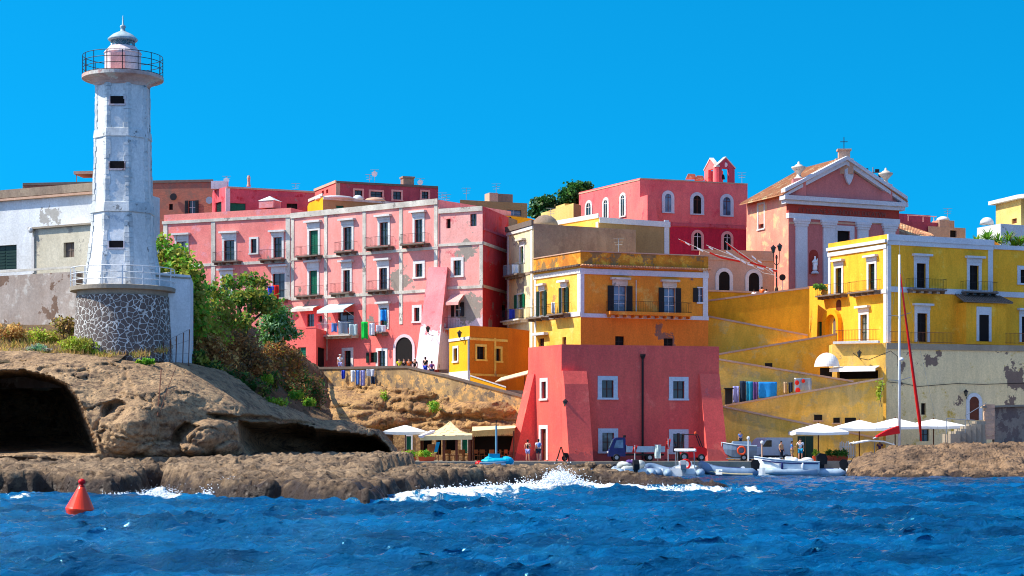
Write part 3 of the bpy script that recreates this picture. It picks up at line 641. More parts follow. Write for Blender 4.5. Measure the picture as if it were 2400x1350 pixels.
# ===== yellow house =====
h = House('yellow_house', 'bright yellow two storey house with white bands and dark doors, right of the ramps', [(1941, 178), (2079, 170), (2327, 175)], (3, 7), (1, 549), 9, [M['yellow'], M['yellow']], 'house')
f0, f1 = h.fac
h.band(0, 1941, 2079, 582, .3, W, .25, 'cornice'); h.band(0, 1941.5, 2078.5, 593, .38, W, .12); h.band(1, 2079, 2327, 549, .55, TS, .22, 'cornice'); h.band(1, 2079, 2327, 563, .4, TS, .12)
h.band(1, 2079.5, 2326, 671, .5, TS, .1); h.band(0, 2000, 2079, 686, .4, W, .1)
h.pil(0, 1944.5, 598, 690, .35, W); h.pil(0, 2075, 575, 803, .45, W); h.pil(1, 2083.5, 575, 803, .4, TS); h.pil(1, 2321, 574, 690, .55, TS)
h.win(0, 1959, 628, 1973, 688, .25, W, None, D, .35, door=True, balc=(1928, 1987, 691, .95, .9)); h.win(0, 2036, 618, 2051, 680, .25, W, None, D, .35, door=True, balc=(2003, 2066, 683, .95, .9))
h.win(0, 2017, 737, 2033, 800, .25, W, None, D, .35, door=True)
h.win(1, 2148, 617, 2170, 676, .3, TS, None, B_, .35, door=True, pane=M['dark'], balc=(2124, 2206, 679, .95, .9)); h.win(1, 2272, 622, 2294, 681, .3, TS, None, B_, .35, door=True, pane=M['dark'], balc=(2251, 2326, 685, .95, .9))
h.win(1, 2149, 734, 2173, 801, .28, TS, None, B_, .4, door=True, pane=M['dark'])
# arched porch on the left face
u0, u1 = f0.u(1936), f0.u(1974); z0, z1 = f0.z(1955, 803), f0.z(1955, 725); mb = MB()
A1, A2 = arch_pts(f0, u0+.55, u1-.35, z0, z1-.5, .5, 10), arch_pts(f0, u0, u1, z0, z1, .5, 10); A3 = arch_pts(f0, u0, u1, z0, z1, -.05, 10); A4 = arch_pts(f0, u0+.55, u1-.35, z0, z1-.5, -.05, 10)
for k in range(len(A1)-1): mb.quad(A1[k], A1[k+1], A2[k+1], A2[k]); mb.quad(A2[k], A2[k+1], A3[k+1], A3[k]); mb.quad(A1[k], A1[k+1], A4[k+1], A4[k])
mb.build('porch_arch', M['kiosk'], h.root)
h.win(0, 1953, 743, 1970, 800, .0, W, arch=True, pane=M['slabdark'], mull=False, door=True)
h.win(0, 1960, 702, 1972, 728, .0, W, arch=True, pane=M['brown'], mull=False)
# projecting bay
b0, b1 = f1.u(2244), f1.u(2338); zb0, zb1 = f1.z(2290, 809), f1.z(2290, 713)
h.finish()
g = Fac(f1.pt(b0, 0, 1.3).xy, f1.pt(b1, 0, 1.3).xy); bay = MB(); g.box(bay, 0, g.L, zb0, zb1, -1.6, 0); o = bay.build('bay', M['yellow'], h.root)
u0, u1 = g.u(2294), g.u(2317); z0, z1 = g.z(2305, 800), g.z(2305, 738); mb = MB(); g.box(mb, u0, u1, z0, z1, -.05, .02); mb.build('door', M['dark'], o)
mb = MB(); g.box(mb, u0-.28, u0, z0, z1, -.05, .08); g.box(mb, u1, u1+.28, z0, z1, -.05, .08); g.box(mb, u0-.28, u1+.28, z1, z1+.75, -.05, .084); mb.build('door_frame', TS, o)
mb = MB(); mb.prism([g.pt(-.6, zb1+.003, .4), g.pt(g.L+.4, zb1+.003, .4), g.pt(g.L+.1, zb1+.75, -1.25), g.pt(-.3, zb1+.75, -1.25)], (0, 0, .1))
for k in range(18):
    a = -.6+(g.L+1)*k/17; b = -.3+(g.L+.4)*k/17; mb.tube([g.pt(a, zb1+.12, .4), g.pt(b, zb1+.86, -1.25)], .08, 5)
mb.build('bay_roof', M['slabdark'], h.root)
h = House('yellow_house', 'yellow house wing at the right edge with a shade-toned white framed window', [(2327.3, 175.3), (2470, 178)], (3, 7), (0, 574), 9, M['yellow'], 'house')
h.band(0, 2328, 2469, 574, .4, TS, .12, 'cornice'); h.band(0, 2328, 2469, 683, .5, TS, .1)
h.win(0, 2391, 632, 2418, 664, .35, TS, None, B_, pane=M['dark']); h.win(0, 2394, 742, 2416, 802, .28, TS, None, B_, .3, pane=M['dark'], door=True); h.finish()
h = House('yellow_annex', 'low lemon annex with a small green window at the head of the ramps', [(1893, 181.3), (1940.5, 178.1)], (3, 5), (0, 672), 9, M['yellow'], 'annex')
h.win(0, 1917, 754, 1930, 789, 0, W, 'closed', M['green']); h.finish()
# ===== terrace wall under the yellow house =====
h = House('terrace_wall', 'stained grey and yellow terrace wall carrying the yellow house', [(1950, 170.5), (2076, 168.2), (2470, 173.5)], (0, 6), (1, 804), .5, [M['ramplow'], M['lower']], 'wall')
f0, f1 = h.fac
h.band(0, 1956, 2062, 801, .22, W, .5, 'ledge'); h.band(1, 2077, 2469, 804, .55, M['concrete'], .12, 'ledge')
h.pil(0, 2071, 865, 1010, .5, M['amber'], .15, 'quoin')  # corner strip coloured amber to paint sunlight on that edge
h.win(1, 2271, 929, 2294, 985, .3, M['bluegl'], arch=True, pane=M['dark'], mull=False, door=True, fm=M['bluegl'] if False else M['trimshade']) if False else h.win(1, 2271, 929, 2294, 985, .32, TS, arch=True, pane=M['brown'], mull=False, door=True)
h.win(1, 2159, 945, 2170, 972, 0, TS, None, B_, pane=M['dark'], mull=False); h.win(1, 2155, 1003, 2178, 1034, 0, TS, None, B_, pane=M['glass'])
h.win(0, 1935+30, 1002-10, 1935+48, 1012, 0, TS, None, B_, pane=M['dark'], mull=False)
spots('grey_yellow_plaster', h.root, [(2185, 835, 169.7, 1.6, .1), (2250, 850, 170.6, 3.2, .09), (2335, 835, 171.8, 2.6, .11), (2370, 870, 172.2, 3, .1), (2250, 945, 170.6, 1.3, .13), (2100, 905, 168.6, 1.2, .08), (2110, 860, 168.7, 1, .06), (2300, 815, 171.2, 2.5, .09), (2385, 890, 172.4, 2, .1)])
# opening under a canopy
h.win(0, 1962, 868, 2058, 888, 0, TS, None, B_, pane=M['dark'], mull=False, rec=.8, name='counter_opening'); awning(f0, 1955, 2062, 858, .25, 1.4, M['canvas'], h.root)
h.finish()
for nm, fc, a, b, py, lab in (('terrace_railing', Fac(XY(2085, 167.7), XY(2240, 170)), 2086, 2238, 803, 'thin dark railing along the terrace left of the yellow bay'), ('terrace_railing', Fac(XY(2355, 171.6), XY(2470, 173.2)), 2356, 2440, 806, 'thin dark railing along the terrace right of the yellow bay'), ('terrace_railing', Fac(XY(1956, 170), XY(2064, 168)), 1957, 2062, 800, 'thin railing on the white ledge below the yellow side wall')):
    u0, u1 = fc.u(a), fc.u(b); z = fc.z(a, py); mb = MB()
    for hh in (.1, 1.0): mb.tube([fc.pt(u0, z+hh), fc.pt(u1, z+hh)], .02, 4)
    for k in range(int((u1-u0)/.14)): mb.tube([fc.pt(u0+k*.14, z), fc.pt(u0+k*.14, z+1)], .012, 3, cap=False)
    tag(mb.build(nm, M['rust']), lab, 'railing', 'terrace railings')
# ===== zigzag ramps =====
def ramp(label, a, b, Y, mat, zb=.6, th=2.3, Yb=None):
    p, q = P(a[0], a[1], Y), P(b[0], b[1], Yb or Y); r = empty('ramp_wall', ((p.x+q.x)/2, Y, zb), label, 'ramp', 'zigzag ramp walls'); mb = MB()
    mb.prism([p, q, (q.x, q.y, zb), (p.x, p.y, zb)], (0, th, 0)); mb.build('wall', mat, r)
    mb = MB(); v = Vector((0, -.08, 0)); mb.prism([p+v+Vector((0, 0, .003)), q+v+Vector((0, 0, .003)), q+v+Vector((0, 0, .17)), p+v+Vector((0, 0, .17))], (0, .5, 0)); mb.build('coping', M['coping'], r)
ramp('low ochre parapet in front of the beige arcade', (1655, 683), (1850, 690), 181, M['rampgold'])
ramp('topmost golden ramp wall climbing right to the yellow house', (1650, 708), (1897, 676), 177.3, M['rampgold'])
ramp('ochre ramp wall falling right just below the topmost one', (1630, 738), (1893, 788), 174.3, M['ramp'])
ramp('ochre ramp wall climbing right towards the round white awning', (1680, 833), (1962, 785), 171.2, M['ramp'], Yb=172.4)
ramp('faded ramp wall falling right behind the hanging beach towels', (1676, 843), (2000, 896), 167.6, M['ramplow'])
ramp('ochre ramp wall climbing right with the two small dark openings', (1700, 953), (2070, 889), 164.2, M['ramplow'])
ramp('lowest ochre ramp wall falling right behind the van', (1680, 952), (2060, 1030), 161, M['ramplow'])
def opening(px0, py0, px1, py1, Y, label):
    mb = MB(); a, b = P(px0, py1, Y), P(px1, py0, Y); mb.box(a.x, b.x, Y-.05, Y+.04, a.z, b.z); r = tag(mb.build('wall_opening', M['dark']), label, 'opening', 'openings in the ramp walls')
    mb = MB(); mb.box(a.x-.1, b.x+.1, Y-.09, Y-.001, a.z-.12, a.z-.003); mb.build('sill', M['coping'], r)
opening(1908, 972, 1927, 985, 164.2, 'small barred opening in the ramp wall, leftmost of three'); opening(1953, 979, 1968, 991, 164.2, 'square dark opening in the ramp wall, middle of three'); opening(1980, 979, 2006, 993, 164.2, 'wide dark opening in the ramp wall, rightmost of three'); opening(1793, 851, 1810, 861, 171, 'small dark opening high in the ramp wall above the towels')
# ===== far houses on the skyline =====
t = NT('weathered_brick'); br = t.n('ShaderNodeTexBrick'); br.inputs['Scale'].default_value = 2.2; br.inputs['Color1'].default_value = col(190, 112, 84); br.inputs['Color2'].default_value = col(160, 98, 76); br.inputs['Mortar'].default_value = col(120, 104, 90)
mp = t.n('ShaderNodeMapping'); mp.inputs['Rotation'].default_value = (R(90), 0, 0); t.link(t.tc.outputs['Object'], mp.inputs[0]); t.link(mp.outputs[0], br.inputs['Vector'])
t.out(t.mix(t.ramp(t.noise(.35, 8, .7), .42, .62), br.outputs[0], t.mix(t.ramp(t.noise(.9, 8, .7), .45, .55), col(128, 100, 84), col(170, 100, 78)))); M['brick'] = t.mat
h = House('brick_house', 'long weathered brick house on the skyline behind the lighthouse', [(53, 219), (500, 216)], (-2, 8), (0, 429), 12, M['brick'], 'house', 'houses on the skyline')
h.win(0, 442, 470, 458, 502, 0, W, 'open', B_, mull=2); h.win(0, 396, 478, 405, 492, 0, W, None, B_, pane=M['dark'], mull=False); h.win(0, 352, 458, 359, 474, 0, W, None, B_, pane=M['dark'], mull=False)
h.band(0, 54, 499, 429, .3, M['slabdark'], .12, 'coping'); mb = MB(); f = h.fac[0]
f.box(mb, f.u(174), f.u(222), h.zt+.9, h.zt+1.25, -3, .2); mb.tube([f.pt(f.u(178), h.zt, -.2), f.pt(f.u(178), h.zt+.9, -.2)], .06, 5); mb.build('roof_canopy', M['coping'], h.root)
for px, py in ((408, 462), (492, 470)):
    mb = MB(); mb.lathe([(.02, 0), (.25, .05), (.42, .16)], n=14); 
    for v in mb.v: v.xyz = f.pt(f.u(px)+v.x, f.z(px, py)+v.y, v.z+.1)
    mb.build('satellite_dish', M['iron'] if px < 450 else M['greymetal'], h.root)
h.finish()
h = House('rose_house', 'faded rose house with green shutters behind the left palace wing', [(499, 212.5), (531, 209), (738, 213)], (-1.5, 8), (1, 437), 12, [M['rosefar'], M['rosefar']], 'house', 'houses on the skyline')
h.win(0, 505, 474, 519, 500, 0, W, 'closed', D); h.win(1, 536, 476, 576, 500, 0, W, 'closed', M['green']); h.pil(1, 534, 440, 505, .5, W); h.band(1, 532, 737, 437, .2, M['coping'], .1, 'coping'); h.finish()
h = House('wine_annex', 'low wine red extension with a dark window in front of the rose house', [(640, 208), (735, 209)], (-1, 3), (0, 460), 12, M['wine'], 'annex', 'houses on the skyline')
h.win(0, 672, 477, 697, 492, 0, W, None, B_, pane=M['dark']); h.pil(0, 643, 460, 500, .5, M['rosefar']); h.finish()
h = House('wine_house', 'wine red house with four white framed windows, highest on the skyline', [(737, 224), (788, 216.5), (1027, 221)], (-1, 8), (1, 424), 12, [M['coral'], M['wine']], 'house', 'houses on the skyline')
for a, b, c, e in ((831, 446, 849, 463), (868, 449, 896, 462), (921, 449, 940, 468), (988, 449, 1004, 466)): h.win(1, a, b, c, e, .2, M['pinkgrey'], None, B_)
h.win(0, 754, 447, 759, 456, 0, W, None, B_, pane=M['dark'], mull=False); h.win(0, 764, 444, 769, 453, 0, W, None, B_, pane=M['dark'], mull=False)
h.pil(1, 792, 426, 470, .5, M['coping']); h.band(1, 789, 1026, 424, .25, M['slabdark'], .1, 'coping'); h.band(0, 737, 788, 443, .3, M['coping'], .1, 'coping')
f = h.fac[1]; mb = MB(); f.box(mb, f.u(946), f.u(971), h.zt, h.zt+.8, -1.2, -.1); f.box(mb, f.u(944), f.u(973), h.zt+.803, h.zt+1.0, -1.3, 0); mb.build('chimney', M['greywall'], h.root); h.finish()
h = House('ochre_house', 'ochre house, shade-toned front, with a flat white roof edge behind the middle palace', [(724, 206), (757, 201), (960, 206)], (-1, 6), (1, 462), 12, [M['kiosk'], M['tan']], 'house', 'houses on the skyline')  # marigold left wall as sunlit, tan front as shaded, in the colours
h.band(1, 757, 958, 462, .25, OW, .12, 'coping'); h.band(0, 724, 757, 467, .3, OW, .1, 'coping'); h.win(1, 788, 482, 806, 498, 0, W, 'closed', M['green']); f = h.fac[1]
for px, w_, hh in ((852, 1.2, .7), (892, 2.4, .55), (800, 4.5, .35)):
    mb = MB(); c = f.pt(f.u(px), h.zt, -1.5); mb.lathe([(w_/2, 0), (w_/2, hh*.4), (w_*.4, hh*.75), (w_*.2, hh*.97), (.02, hh)], c, 14); mb.build('roof_vault', M['whitewall'] if px != 892 else M['coping'], h.root, smooth=True)
h.finish()
h = House('taupe_house', 'taupe flat roofed house behind the peeling pink end house', [(1078, 199), (1236, 202)], (-.1, 6), (0, 468), 10, M['tan'], 'house', 'houses on the skyline')
f = h.fac[0]; mb = MB(); f.box(mb, f.u(1148), f.u(1168), h.zt, h.zt+.95, -1.5, -.1); mb.build('roof_block', M['coping'], h.root); mb = MB(); f.box(mb, f.u(1168.3), f.u(1203), h.zt, h.zt+.9, -1.5, -.14); mb.build('roof_block', M['greywall'], h.root)
h.win(0, 1188, 492, 1222, 505, 0, W, None, M['greymetal'], pane=M['bluegl']); h.finish()
h = House('ochre_house', 'small bright ochre wall end between the pink end house and the cream tower', [(1184, 187.5), (1245, 190)], (1, 4), (0, 505), 10, M['kiosk'], 'house', 'houses on the skyline')
h.win(0, 1192, 508, 1199, 521, .0, W, arch=True, pane=M['dark'], mull=False); h.finish()
h = House('cream_house', 'pale ochre gabled house beside the trees behind the dome', [(1268, 216), (1344, 207), (1362, 209)], (.2, 7), (1, 476), 12, [M['ochreroof'], M['tan']], 'house', 'houses on the skyline')
f = h.fac[0]; mb = MB(); f.box(mb, f.u(1297), f.u(1318), h.zt-.6, h.zt+.35, -2, -.3); mb.build('chimney', M['ochreroof'], h.root); h.finish()
h = House('rose_house', 'rose house with a pergola behind the right corner of the church', [(2104, 217), (2181, 219)], (1, 6), (0, 500), 12, M['wine'], 'house', 'houses on the skyline'); h.finish()
h = House('wine_terrace', 'low wine red roof terrace wall below the rose house', [(2104, 213), (2197, 215)], (2, 2), (0, 517), 12, M['wine'], 'terrace', 'houses on the skyline')
f = h.fac[0]; mb = MB()
for px in (2130, 2165, 2190): mb.tube([f.pt(f.u(px), h.zt, -.1), f.pt(f.u(px), h.zt+.7, -.1)], .05, 5)
mb.tube([f.pt(f.u(2128), h.zt+.7, -.1), f.pt(f.u(2196), h.zt+.7, -.1)], .05, 5); mb.build('pergola', M['pinkgrey'], h.root); h.finish()
r = empty('tiled_roof', P(2145, 553, 205), 'pinkish terracotta tiled roof sloping down right of the church', 'roof'); mb = MB(); p = [P(2107, 556, 204), P(2190, 556, 206), P(2180, 549, 209), P(2107, 524, 211)]; mb.prism(p, (0, 0, -.4))
for k in range(22):
    s_ = k/21; mb.tube([p[0].lerp(p[1], s_)+Vector((0, 0, .05)), p[3].lerp(p[2], s_)+Vector((0, 0, .05))], .11, 5)
mb.build('tiles', M['tile'], r)
h = House('stone_house', 'tan stone house with a small white dome on its roof', [(2176, 214), (2263, 216)], (1, 6), (0, 530), 12, M['coping'], 'house', 'houses on the skyline')
f = h.fac[0]; mb = MB(); f.box(mb, f.u(2203), f.u(2238), h.zt, h.zt+.8, -1.5, -.1); mb.build('roof_hut', M['beige'], h.root); mb = MB(); mb.lathe([(.8, 0), (.7, .3), (.35, .5), (.02, .55)], f.pt(f.u(2220), h.zt+.803, -.8), 12); mb.build('dome', M['whitewall'], h.root, smooth=True)
h.win(0, 2227, 540, 2242, 556, 0, W, None, B_, pane=M['dark'], mull=False); h.finish()
h = House('pale_yellow_house', 'pale yellow cube house with a wide white roof slab at the right edge', [(2334, 208), (2393, 203), (2450, 206)], (3, 6), (1, 466), 12, [M['ochreroof'], M['ochreroof']], 'house', 'houses on the skyline')
f = h.fac[0]; z_ = h.zt; mb = MB(); mb.prism([f.pt(-.6, z_+.003, .6), f.pt(f.L+.3, z_+.003, .6), f.pt(f.L+3, z_+.003, -.6), f.pt(f.L+3, z_+.003, -7), f.pt(-.6, z_+.003, -6)], (0, 0, .4)); mb.build('roof_slab', W, h.root)
h.win(0, 2371, 512, 2383, 524, 0, W, None, B_, pane=M['brown'], mull=False); h.finish()
h = House('white_house', 'low white wall with rounded roofs below the pale yellow cube house', [(2290, 204), (2345, 200), (2450, 203)], (2, 3), (1, 524), 12, [M['whitewall'], M['whitewall']], 'house', 'houses on the skyline')
mb = MB(); mb.lathe([(.8, 0), (.7, .4), (.4, .7), (.02, .8)], P(2313, 526, 204), 12); mb.build('dome', M['whitewall'], h.root, smooth=True); h.finish()
# ===== white house and walls by the lighthouse =====
h = House('white_house', 'big white house with a dark green door left of the lighthouse', [(-90, 129), (250, 123)], (2, 8), (0, 455), 6, M['whitewall'], 'house')
h.band(0, -89, 249, 455, .55, M['greywall'], .25, 'parapet'); h.band(0, -89, 249, 475, .15, M['coping'], .3, 'coping'); h.win(0, -20, 575, 39, 632, 0, W, 'closed', D, door=True); h.finish()
h = House('white_annex', 'low cream annex with one square window against the white house', [(76, 121.6), (240, 118.5)], (1.5, 3), (0, 537), 6, [M['creamwall']], 'annex')
h.win(0, 149, 568, 174, 603, .0, W, None, M['slabdark'], pane=M['slabdark']); h.band(0, 70, 239, 534, .12, M['concrete'], .2, 'coping'); h.pil(0, 79, 555, 640, .22, W, .1, 'downpipe')
mb = MB(); mb.blob(h.fac[0].pt(.05, h.fac[0].z(76, 540), .2), .18, .18, .2); mb.build('wall_lamp', W, h.root); h.finish()
h = House('garden_wall', 'patchy stained garden wall left of the lighthouse base', [(-90, 119.5), (178, 114.6)], (.3, .6), (1, 636), 6, M['oldwall'], 'wall')
h.band(0, -89, 177, 640, .14, M['oldwhite'], .05, 'coping'); h.finish()
h = House('white_wall_block', 'blue-white masonry block joined to the right of the lighthouse base', [(352, 111.2), (446, 113.4), (453, 119)], (-1, 5), (1, 645), 5, [M['whitewall'], M['whitewall']], 'wall')
h.band(0, 353, 446, 643, .1, M['concrete'], .05, 'coping'); h.finish()
# ===== lighthouse =====
LX, LY = P(288, 700, 112).x, 112.0; k = 112/4350.0
def lz(py): return ZZ(py, LY)
lh = empty('lighthouse', (LX, LY, lz(838)), 'white octagonal lighthouse on a dark stone drum with an iron gallery', 'lighthouse')
t = NT('white_mortared_stones'); vd = t.n('ShaderNodeTexVoronoi', feature='DISTANCE_TO_EDGE'); vd.inputs['Scale'].default_value = 3.0
nz = t.n('ShaderNodeTexNoise'); nz.inputs['Scale'].default_value = 3; t.link(t.tc.outputs['Object'], nz.inputs[0]); va = t.n('ShaderNodeVectorMath', operation='MULTIPLY_ADD'); t.link(nz.outputs['Color'], va.inputs[0]); va.inputs[1].default_value = (.25,)*3; t.link(t.tc.outputs['Object'], va.inputs[2]); t.link(va.outputs[0], vd.inputs['Vector'])
f_ = t.ramp(vd.outputs['Distance'], .045, .085); t.bump(f_, 1.0, .12); t.out(t.mix(f_, t.mix(t.ramp(t.noise(1.5, 6, .7), .4, .6), col(222, 218, 208), col(176, 170, 160)), t.mix(t.noise(6, 4), col(124, 108, 98), col(80, 70, 66))), .9); M['drum'] = t.mat
M['lhwhite'] = plaster('lighthouse_white_paint', col(238,234,226), col(216,216,210), col(166,166,162), -.06, 1.6, .3, col(190,196,198), .06)
M['quoin'] = plaster('rough_white_quoins', col(222,222,216), col(188,190,186), col(140,140,136), .05, 3, .2)
M['lhpink'] = plaster('weathered_pink_white', col(230,216,210), col(216,190,184), col(150,120,110), .06, 2, .25)
M['ledge'] = plaster('rust_stained_ledge', col(220,190,174), col(190,140,122), col(216,206,190), .1, 2, .3)
mb = MB(); mb.lathe([(118*k, lz(850)), (115*k, lz(835)), (110*k, lz(760)), (107*k, lz(697)), (104*k, lz(696.5))], (LX, LY, 0), 64); mb.build('stone_drum', M['drum'], lh, smooth=False)
mb = MB(); mb.lathe([(104*k, lz(700)), (106*k, lz(686)), (121*k, lz(684.9)), (122*k, lz(676)), (119*k, lz(675)), (.5, lz(674))], (LX, LY, 0), 64); mb.build('platform', M['concrete'], lh)
ph = R(90+22.5)
pr = [(92, 674), (91, 668), (86, 640), (79, 590), (75.5, 560), (73, 540), (73, 492), (70, 490), (68, 420), (67, 400), (66, 320), (64, 318), (63.5, 250), (63, 196)]
mb = MB(); mb.lathe([(r*k*1.0, lz(y)) for r, y in pr], (LX, LY, 0), 8, ph=ph); shaft = mb.build('shaft', M['lhwhite'], lh)
def rad(y):
    for (r0, y0), (r1, y1) in zip(pr, pr[1:]):
        if y0 >= y >= y1: return (r0+(r1-r0)*(y0-y)/max(1e-6, y0-y1))*k*1.0
random.seed(3)
for j in range(8):
    a = ph+2*math.pi*j/8; d = Vector((math.cos(a), math.sin(a), 0)); s_ = Vector((-d.y, d.x, 0)); mb = MB(); y = 672.0
    while y > 205:
        hgt = random.uniform(9, 15); wd = random.choice((.2, .28))*(1 if y < 560 else 1.1); y2 = max(204, y-hgt); v = []
        ps = []
        for yy in (y-.4, y2):
            c = d*(rad(yy))+Vector((LX, LY, lz(yy))); pj = random.uniform(.02, .06)
            l1 = (s_*math.cos(R(22.5))-d*math.sin(R(22.5)))*wd; l0 = (-s_*math.cos(R(22.5))-d*math.sin(R(22.5)))*wd
            ps.append([c+l0+(-d.cross(Vector((0,0,1)))*0)+d*-.05, c+l0+d*pj, c+d*(pj+.0), c+l1+d*pj, c+l1-d*.05])
        n_ = 5; fs = [(0,1,2,3,4), (9,8,7,6,5)]+[(i, i+5, (i+1) % 5+5, (i+1) % 5) for i in range(5)]; mb.add(ps[0]+ps[1], fs); y = y2
    mb.build('quoin', M['quoin'], lh)
for y0, y1, e in ((505, 480, 3.5), (330, 309, 3.0)):
    mb = MB(); mb.lathe([((rad(y0)/k+.2)*k, lz(y0)), (rad(y0)+e*k, lz(y0-2)), (rad(y1)+e*k, lz(y1+1)), ((rad(y1)/k+.2)*k, lz(y1))], (LX, LY, 0), 8, cap=False, ph=ph); mb.build('belt_course', M['quoin'], lh)
for y0, y1 in ((236, 254), (387, 404), (572, 588)):
    mb = MB(); yf = LY-rad((y0+y1)/2)*math.cos(R(22.5)); mb.box(LX-.42, LX+.42, yf-.03, yf+.2, lz(y1), lz(y0)); o = mb.build('window', M['dark'], lh)
    mb = MB(); mb.box(LX-.5, LX+.5, yf-.09, yf+.1, lz(y1)-.1, lz(y1)-.003); mb.box(LX-.5, LX-.423, yf-.06, yf+.1, lz(y1), lz(y0)); mb.box(LX+.423, LX+.5, yf-.06, yf+.1, lz(y1), lz(y0)); mb.build('sill', M['lhpink'], o)
mb = MB(); mb.lathe([(62*k, lz(206)), (66*k, lz(200)), (78*k, lz(193)), (92*k, lz(189)), (94*k, lz(188)), (94*k, lz(180)), (91*k, lz(179.5)), (.5, lz(178))], (LX, LY, 0), 48); mb.build('gallery', M['ledge'], lh)
def ring_rail(name, r, z, h_, n, mat, rails, tr, parent):
    mb = MB()
    for q in rails: mb.torus((LX, LY, z+h_*q), r, tr, 'z', 64, 5)
    for j in range(n):
        a = 2*math.pi*(j+.5)/n; p = Vector((LX+r*math.cos(a), LY+r*math.sin(a), z)); mb.tube([p, p+Vector((0, 0, h_))], tr*1.2, 5)
    return mb.build(name, mat, parent)
ring_rail('gallery_railing', 92*k, lz(180), 46*k, 16, M['iron'], (.03, .36, .68, 1), .021, lh)
ring_rail('platform_railing', 119*k, lz(676), 44*k, 16, M['whitemetal'], (.33, .66, 1), .028, lh)
mb = MB(); mb.lathe([(42*k, lz(180)), (42*k, lz(128)), (44*k, lz(126)), (40*k, lz(120)), (33*k, lz(113)), (31*k, lz(110))], (LX, LY, 0), 20); o = mb.build('lantern_base', M['lhpink'], lh)
mb = MB(); mb.box(LX-.5, LX+.35, LY-42*k-.04, LY-42*k+.3, lz(178), lz(130)); mb.build('lantern_door', M['pinkgrey'], o)
t = NT('lantern_glass'); t.b.inputs['Transmission Weight'].default_value = .85; t.b.inputs['IOR'].default_value = 1.1; t.out(col(190, 225, 225), .05); M['lglass'] = t.mat
mb = MB(); mb.lathe([(27*k, lz(114)), (27*k, lz(92))], (LX, LY, 0), 20, cap=False); o = mb.build('lantern_glazing', M['lglass'], lh)
mb = MB()
for j in range(10):
    a0, a1 = 2*math.pi*j/10, 2*math.pi*(j+1)/10; p = lambda a, y: Vector((LX+28*k*math.cos(a), LY+28*k*math.sin(a), lz(y)))
    mb.tube([p(a0, 113), p(a1, 92)], .03, 4); mb.tube([p(a1, 113), p(a0, 92)], .03, 4)
mb.build('glazing_bars', M['greymetal'], o)
mb = MB(); mb.lathe([(.1, 0), (.38, .1), (.42, .3), (.3, .5), (.1, .6)], (LX, LY, lz(112)), 14); mb.build('lens', M['bluegl'], lh, smooth=True)
mb = MB(); mb.lathe([(33*k, lz(96)), (35*k, lz(93)), (33*k, lz(90)), (24*k, lz(82)), (12*k, lz(76)), (6*k, lz(73)), (5*k, lz(66)), (7*k, lz(64)), (6*k, lz(60)), (2*k, lz(58)), (1.2*k, lz(40)), (.2*k, lz(36))], (LX, LY, 0), 20)
mb.build('lantern_roof', plain('verdigris_roof', col(178, 196, 196), .5, 0, .2), lh, smooth=True)
# ===== terrain: rocks, hill, quay, sea =====
def rockmat(name, a, b, c, sc=1.0, wet_shade=None, pits=True):
    t = NT(name); base = t.mix(t.ramp(t.noise(.25*sc, 8, .65), .35, .65), a, b)
    base = t.mix(t.ramp(t.noise(1.1*sc, 10, .72, t.map(scale=(1, 1, 2.2))), .47, .62), base, c)
    fine = t.ramp(t.noise(5*sc, 8, .7), .25, .72, .6, 1.2); cc = t.n('ShaderNodeCombineColor')
    for i in range(3): t.link(fine, cc.inputs[i])
    base = t.mix(1, base, cc.outputs[0], 'MULTIPLY')
    rough = .92
    if wet_shade is not None:
        sp = t.n('ShaderNodeSeparateXYZ'); t.link(t.tc.outputs['Object'], sp.inputs[0])
        zz = t.math('ADD', sp.outputs[2], t.ramp(t.noise(1.2, 5), .3, .7, -.35, .35)); wf = t.ramp(zz, wet_shade*.35, wet_shade)
        base = t.mix(wf, col(60, 44, 32), base); rough = t.ramp(zz, wet_shade*.2, wet_shade*.8, .35, .92)
    h_ = t.math('ADD', t.noise(3*sc, 10, .75), 0)
    if pits:
        vo = t.n('ShaderNodeTexVoronoi'); vo.inputs['Scale'].default_value = 3.2*sc; t.link(t.tc.outputs['Object'], vo.inputs['Vector']); h_ = t.math('ADD', h_, t.ramp(vo.outputs['Distance'], .0, .45, 0, .5))
    t.bump(h_, 1.0, .2); return t.out(base, rough)
M['tuff'] = rockmat('tan_tuff_rock', col(186, 152, 112), col(160, 128, 94), col(118, 94, 72))
M['reef'] = rockmat('brown_reef_rock', col(166, 138, 106), col(138, 114, 88), col(96, 78, 62), .9, 1.3)  # wet band raised so it also paints shade on the steep fronts
M['point'] = rockmat('brown_shore_rock', col(156, 124, 92), col(128, 102, 78), col(92, 74, 60), 1.0, .5)
M['cliff'] = rockmat('ochre_cliff_rock', col(192, 150, 96), col(176, 132, 84), col(140, 106, 76), .9)
M['soil'] = rockmat('dry_soil', col(126, 98, 72), col(104, 84, 60), col(84, 74, 46), 1.5, None, False)
def tps(ctrl):
    X = np.array([(a, b) for a, b, c in ctrl], float)/100; y = np.array([c for a, b, c in ctrl], float); n = len(X)
    d = np.linalg.norm(X[:, None]-X[None], axis=2); K = np.where(d > 0, d*d*np.log(d+1e-9), 0)+np.eye(n)*.02; Pm = np.c_[np.ones(n), X]
    A = np.zeros((n+3, n+3)); A[:n, :n] = K; A[:n, n:] = Pm; A[n:, :n] = Pm.T; s = np.linalg.solve(A, np.r_[y, 0, 0, 0])
    def ev(px, py):
        q = np.stack([np.ravel(px), np.ravel(py)], 1)/100; out = np.zeros(len(q))
        for i in range(0, len(q), 20000):
            e = np.linalg.norm(q[i:i+20000, None]-X[None], axis=2); U = np.where(e > 0, e*e*np.log(e+1e-9), 0)
            out[i:i+20000] = U@s[:n]+s[n]+q[i:i+20000]@s[n+1:]
        return out.reshape(np.shape(px))
    return ev
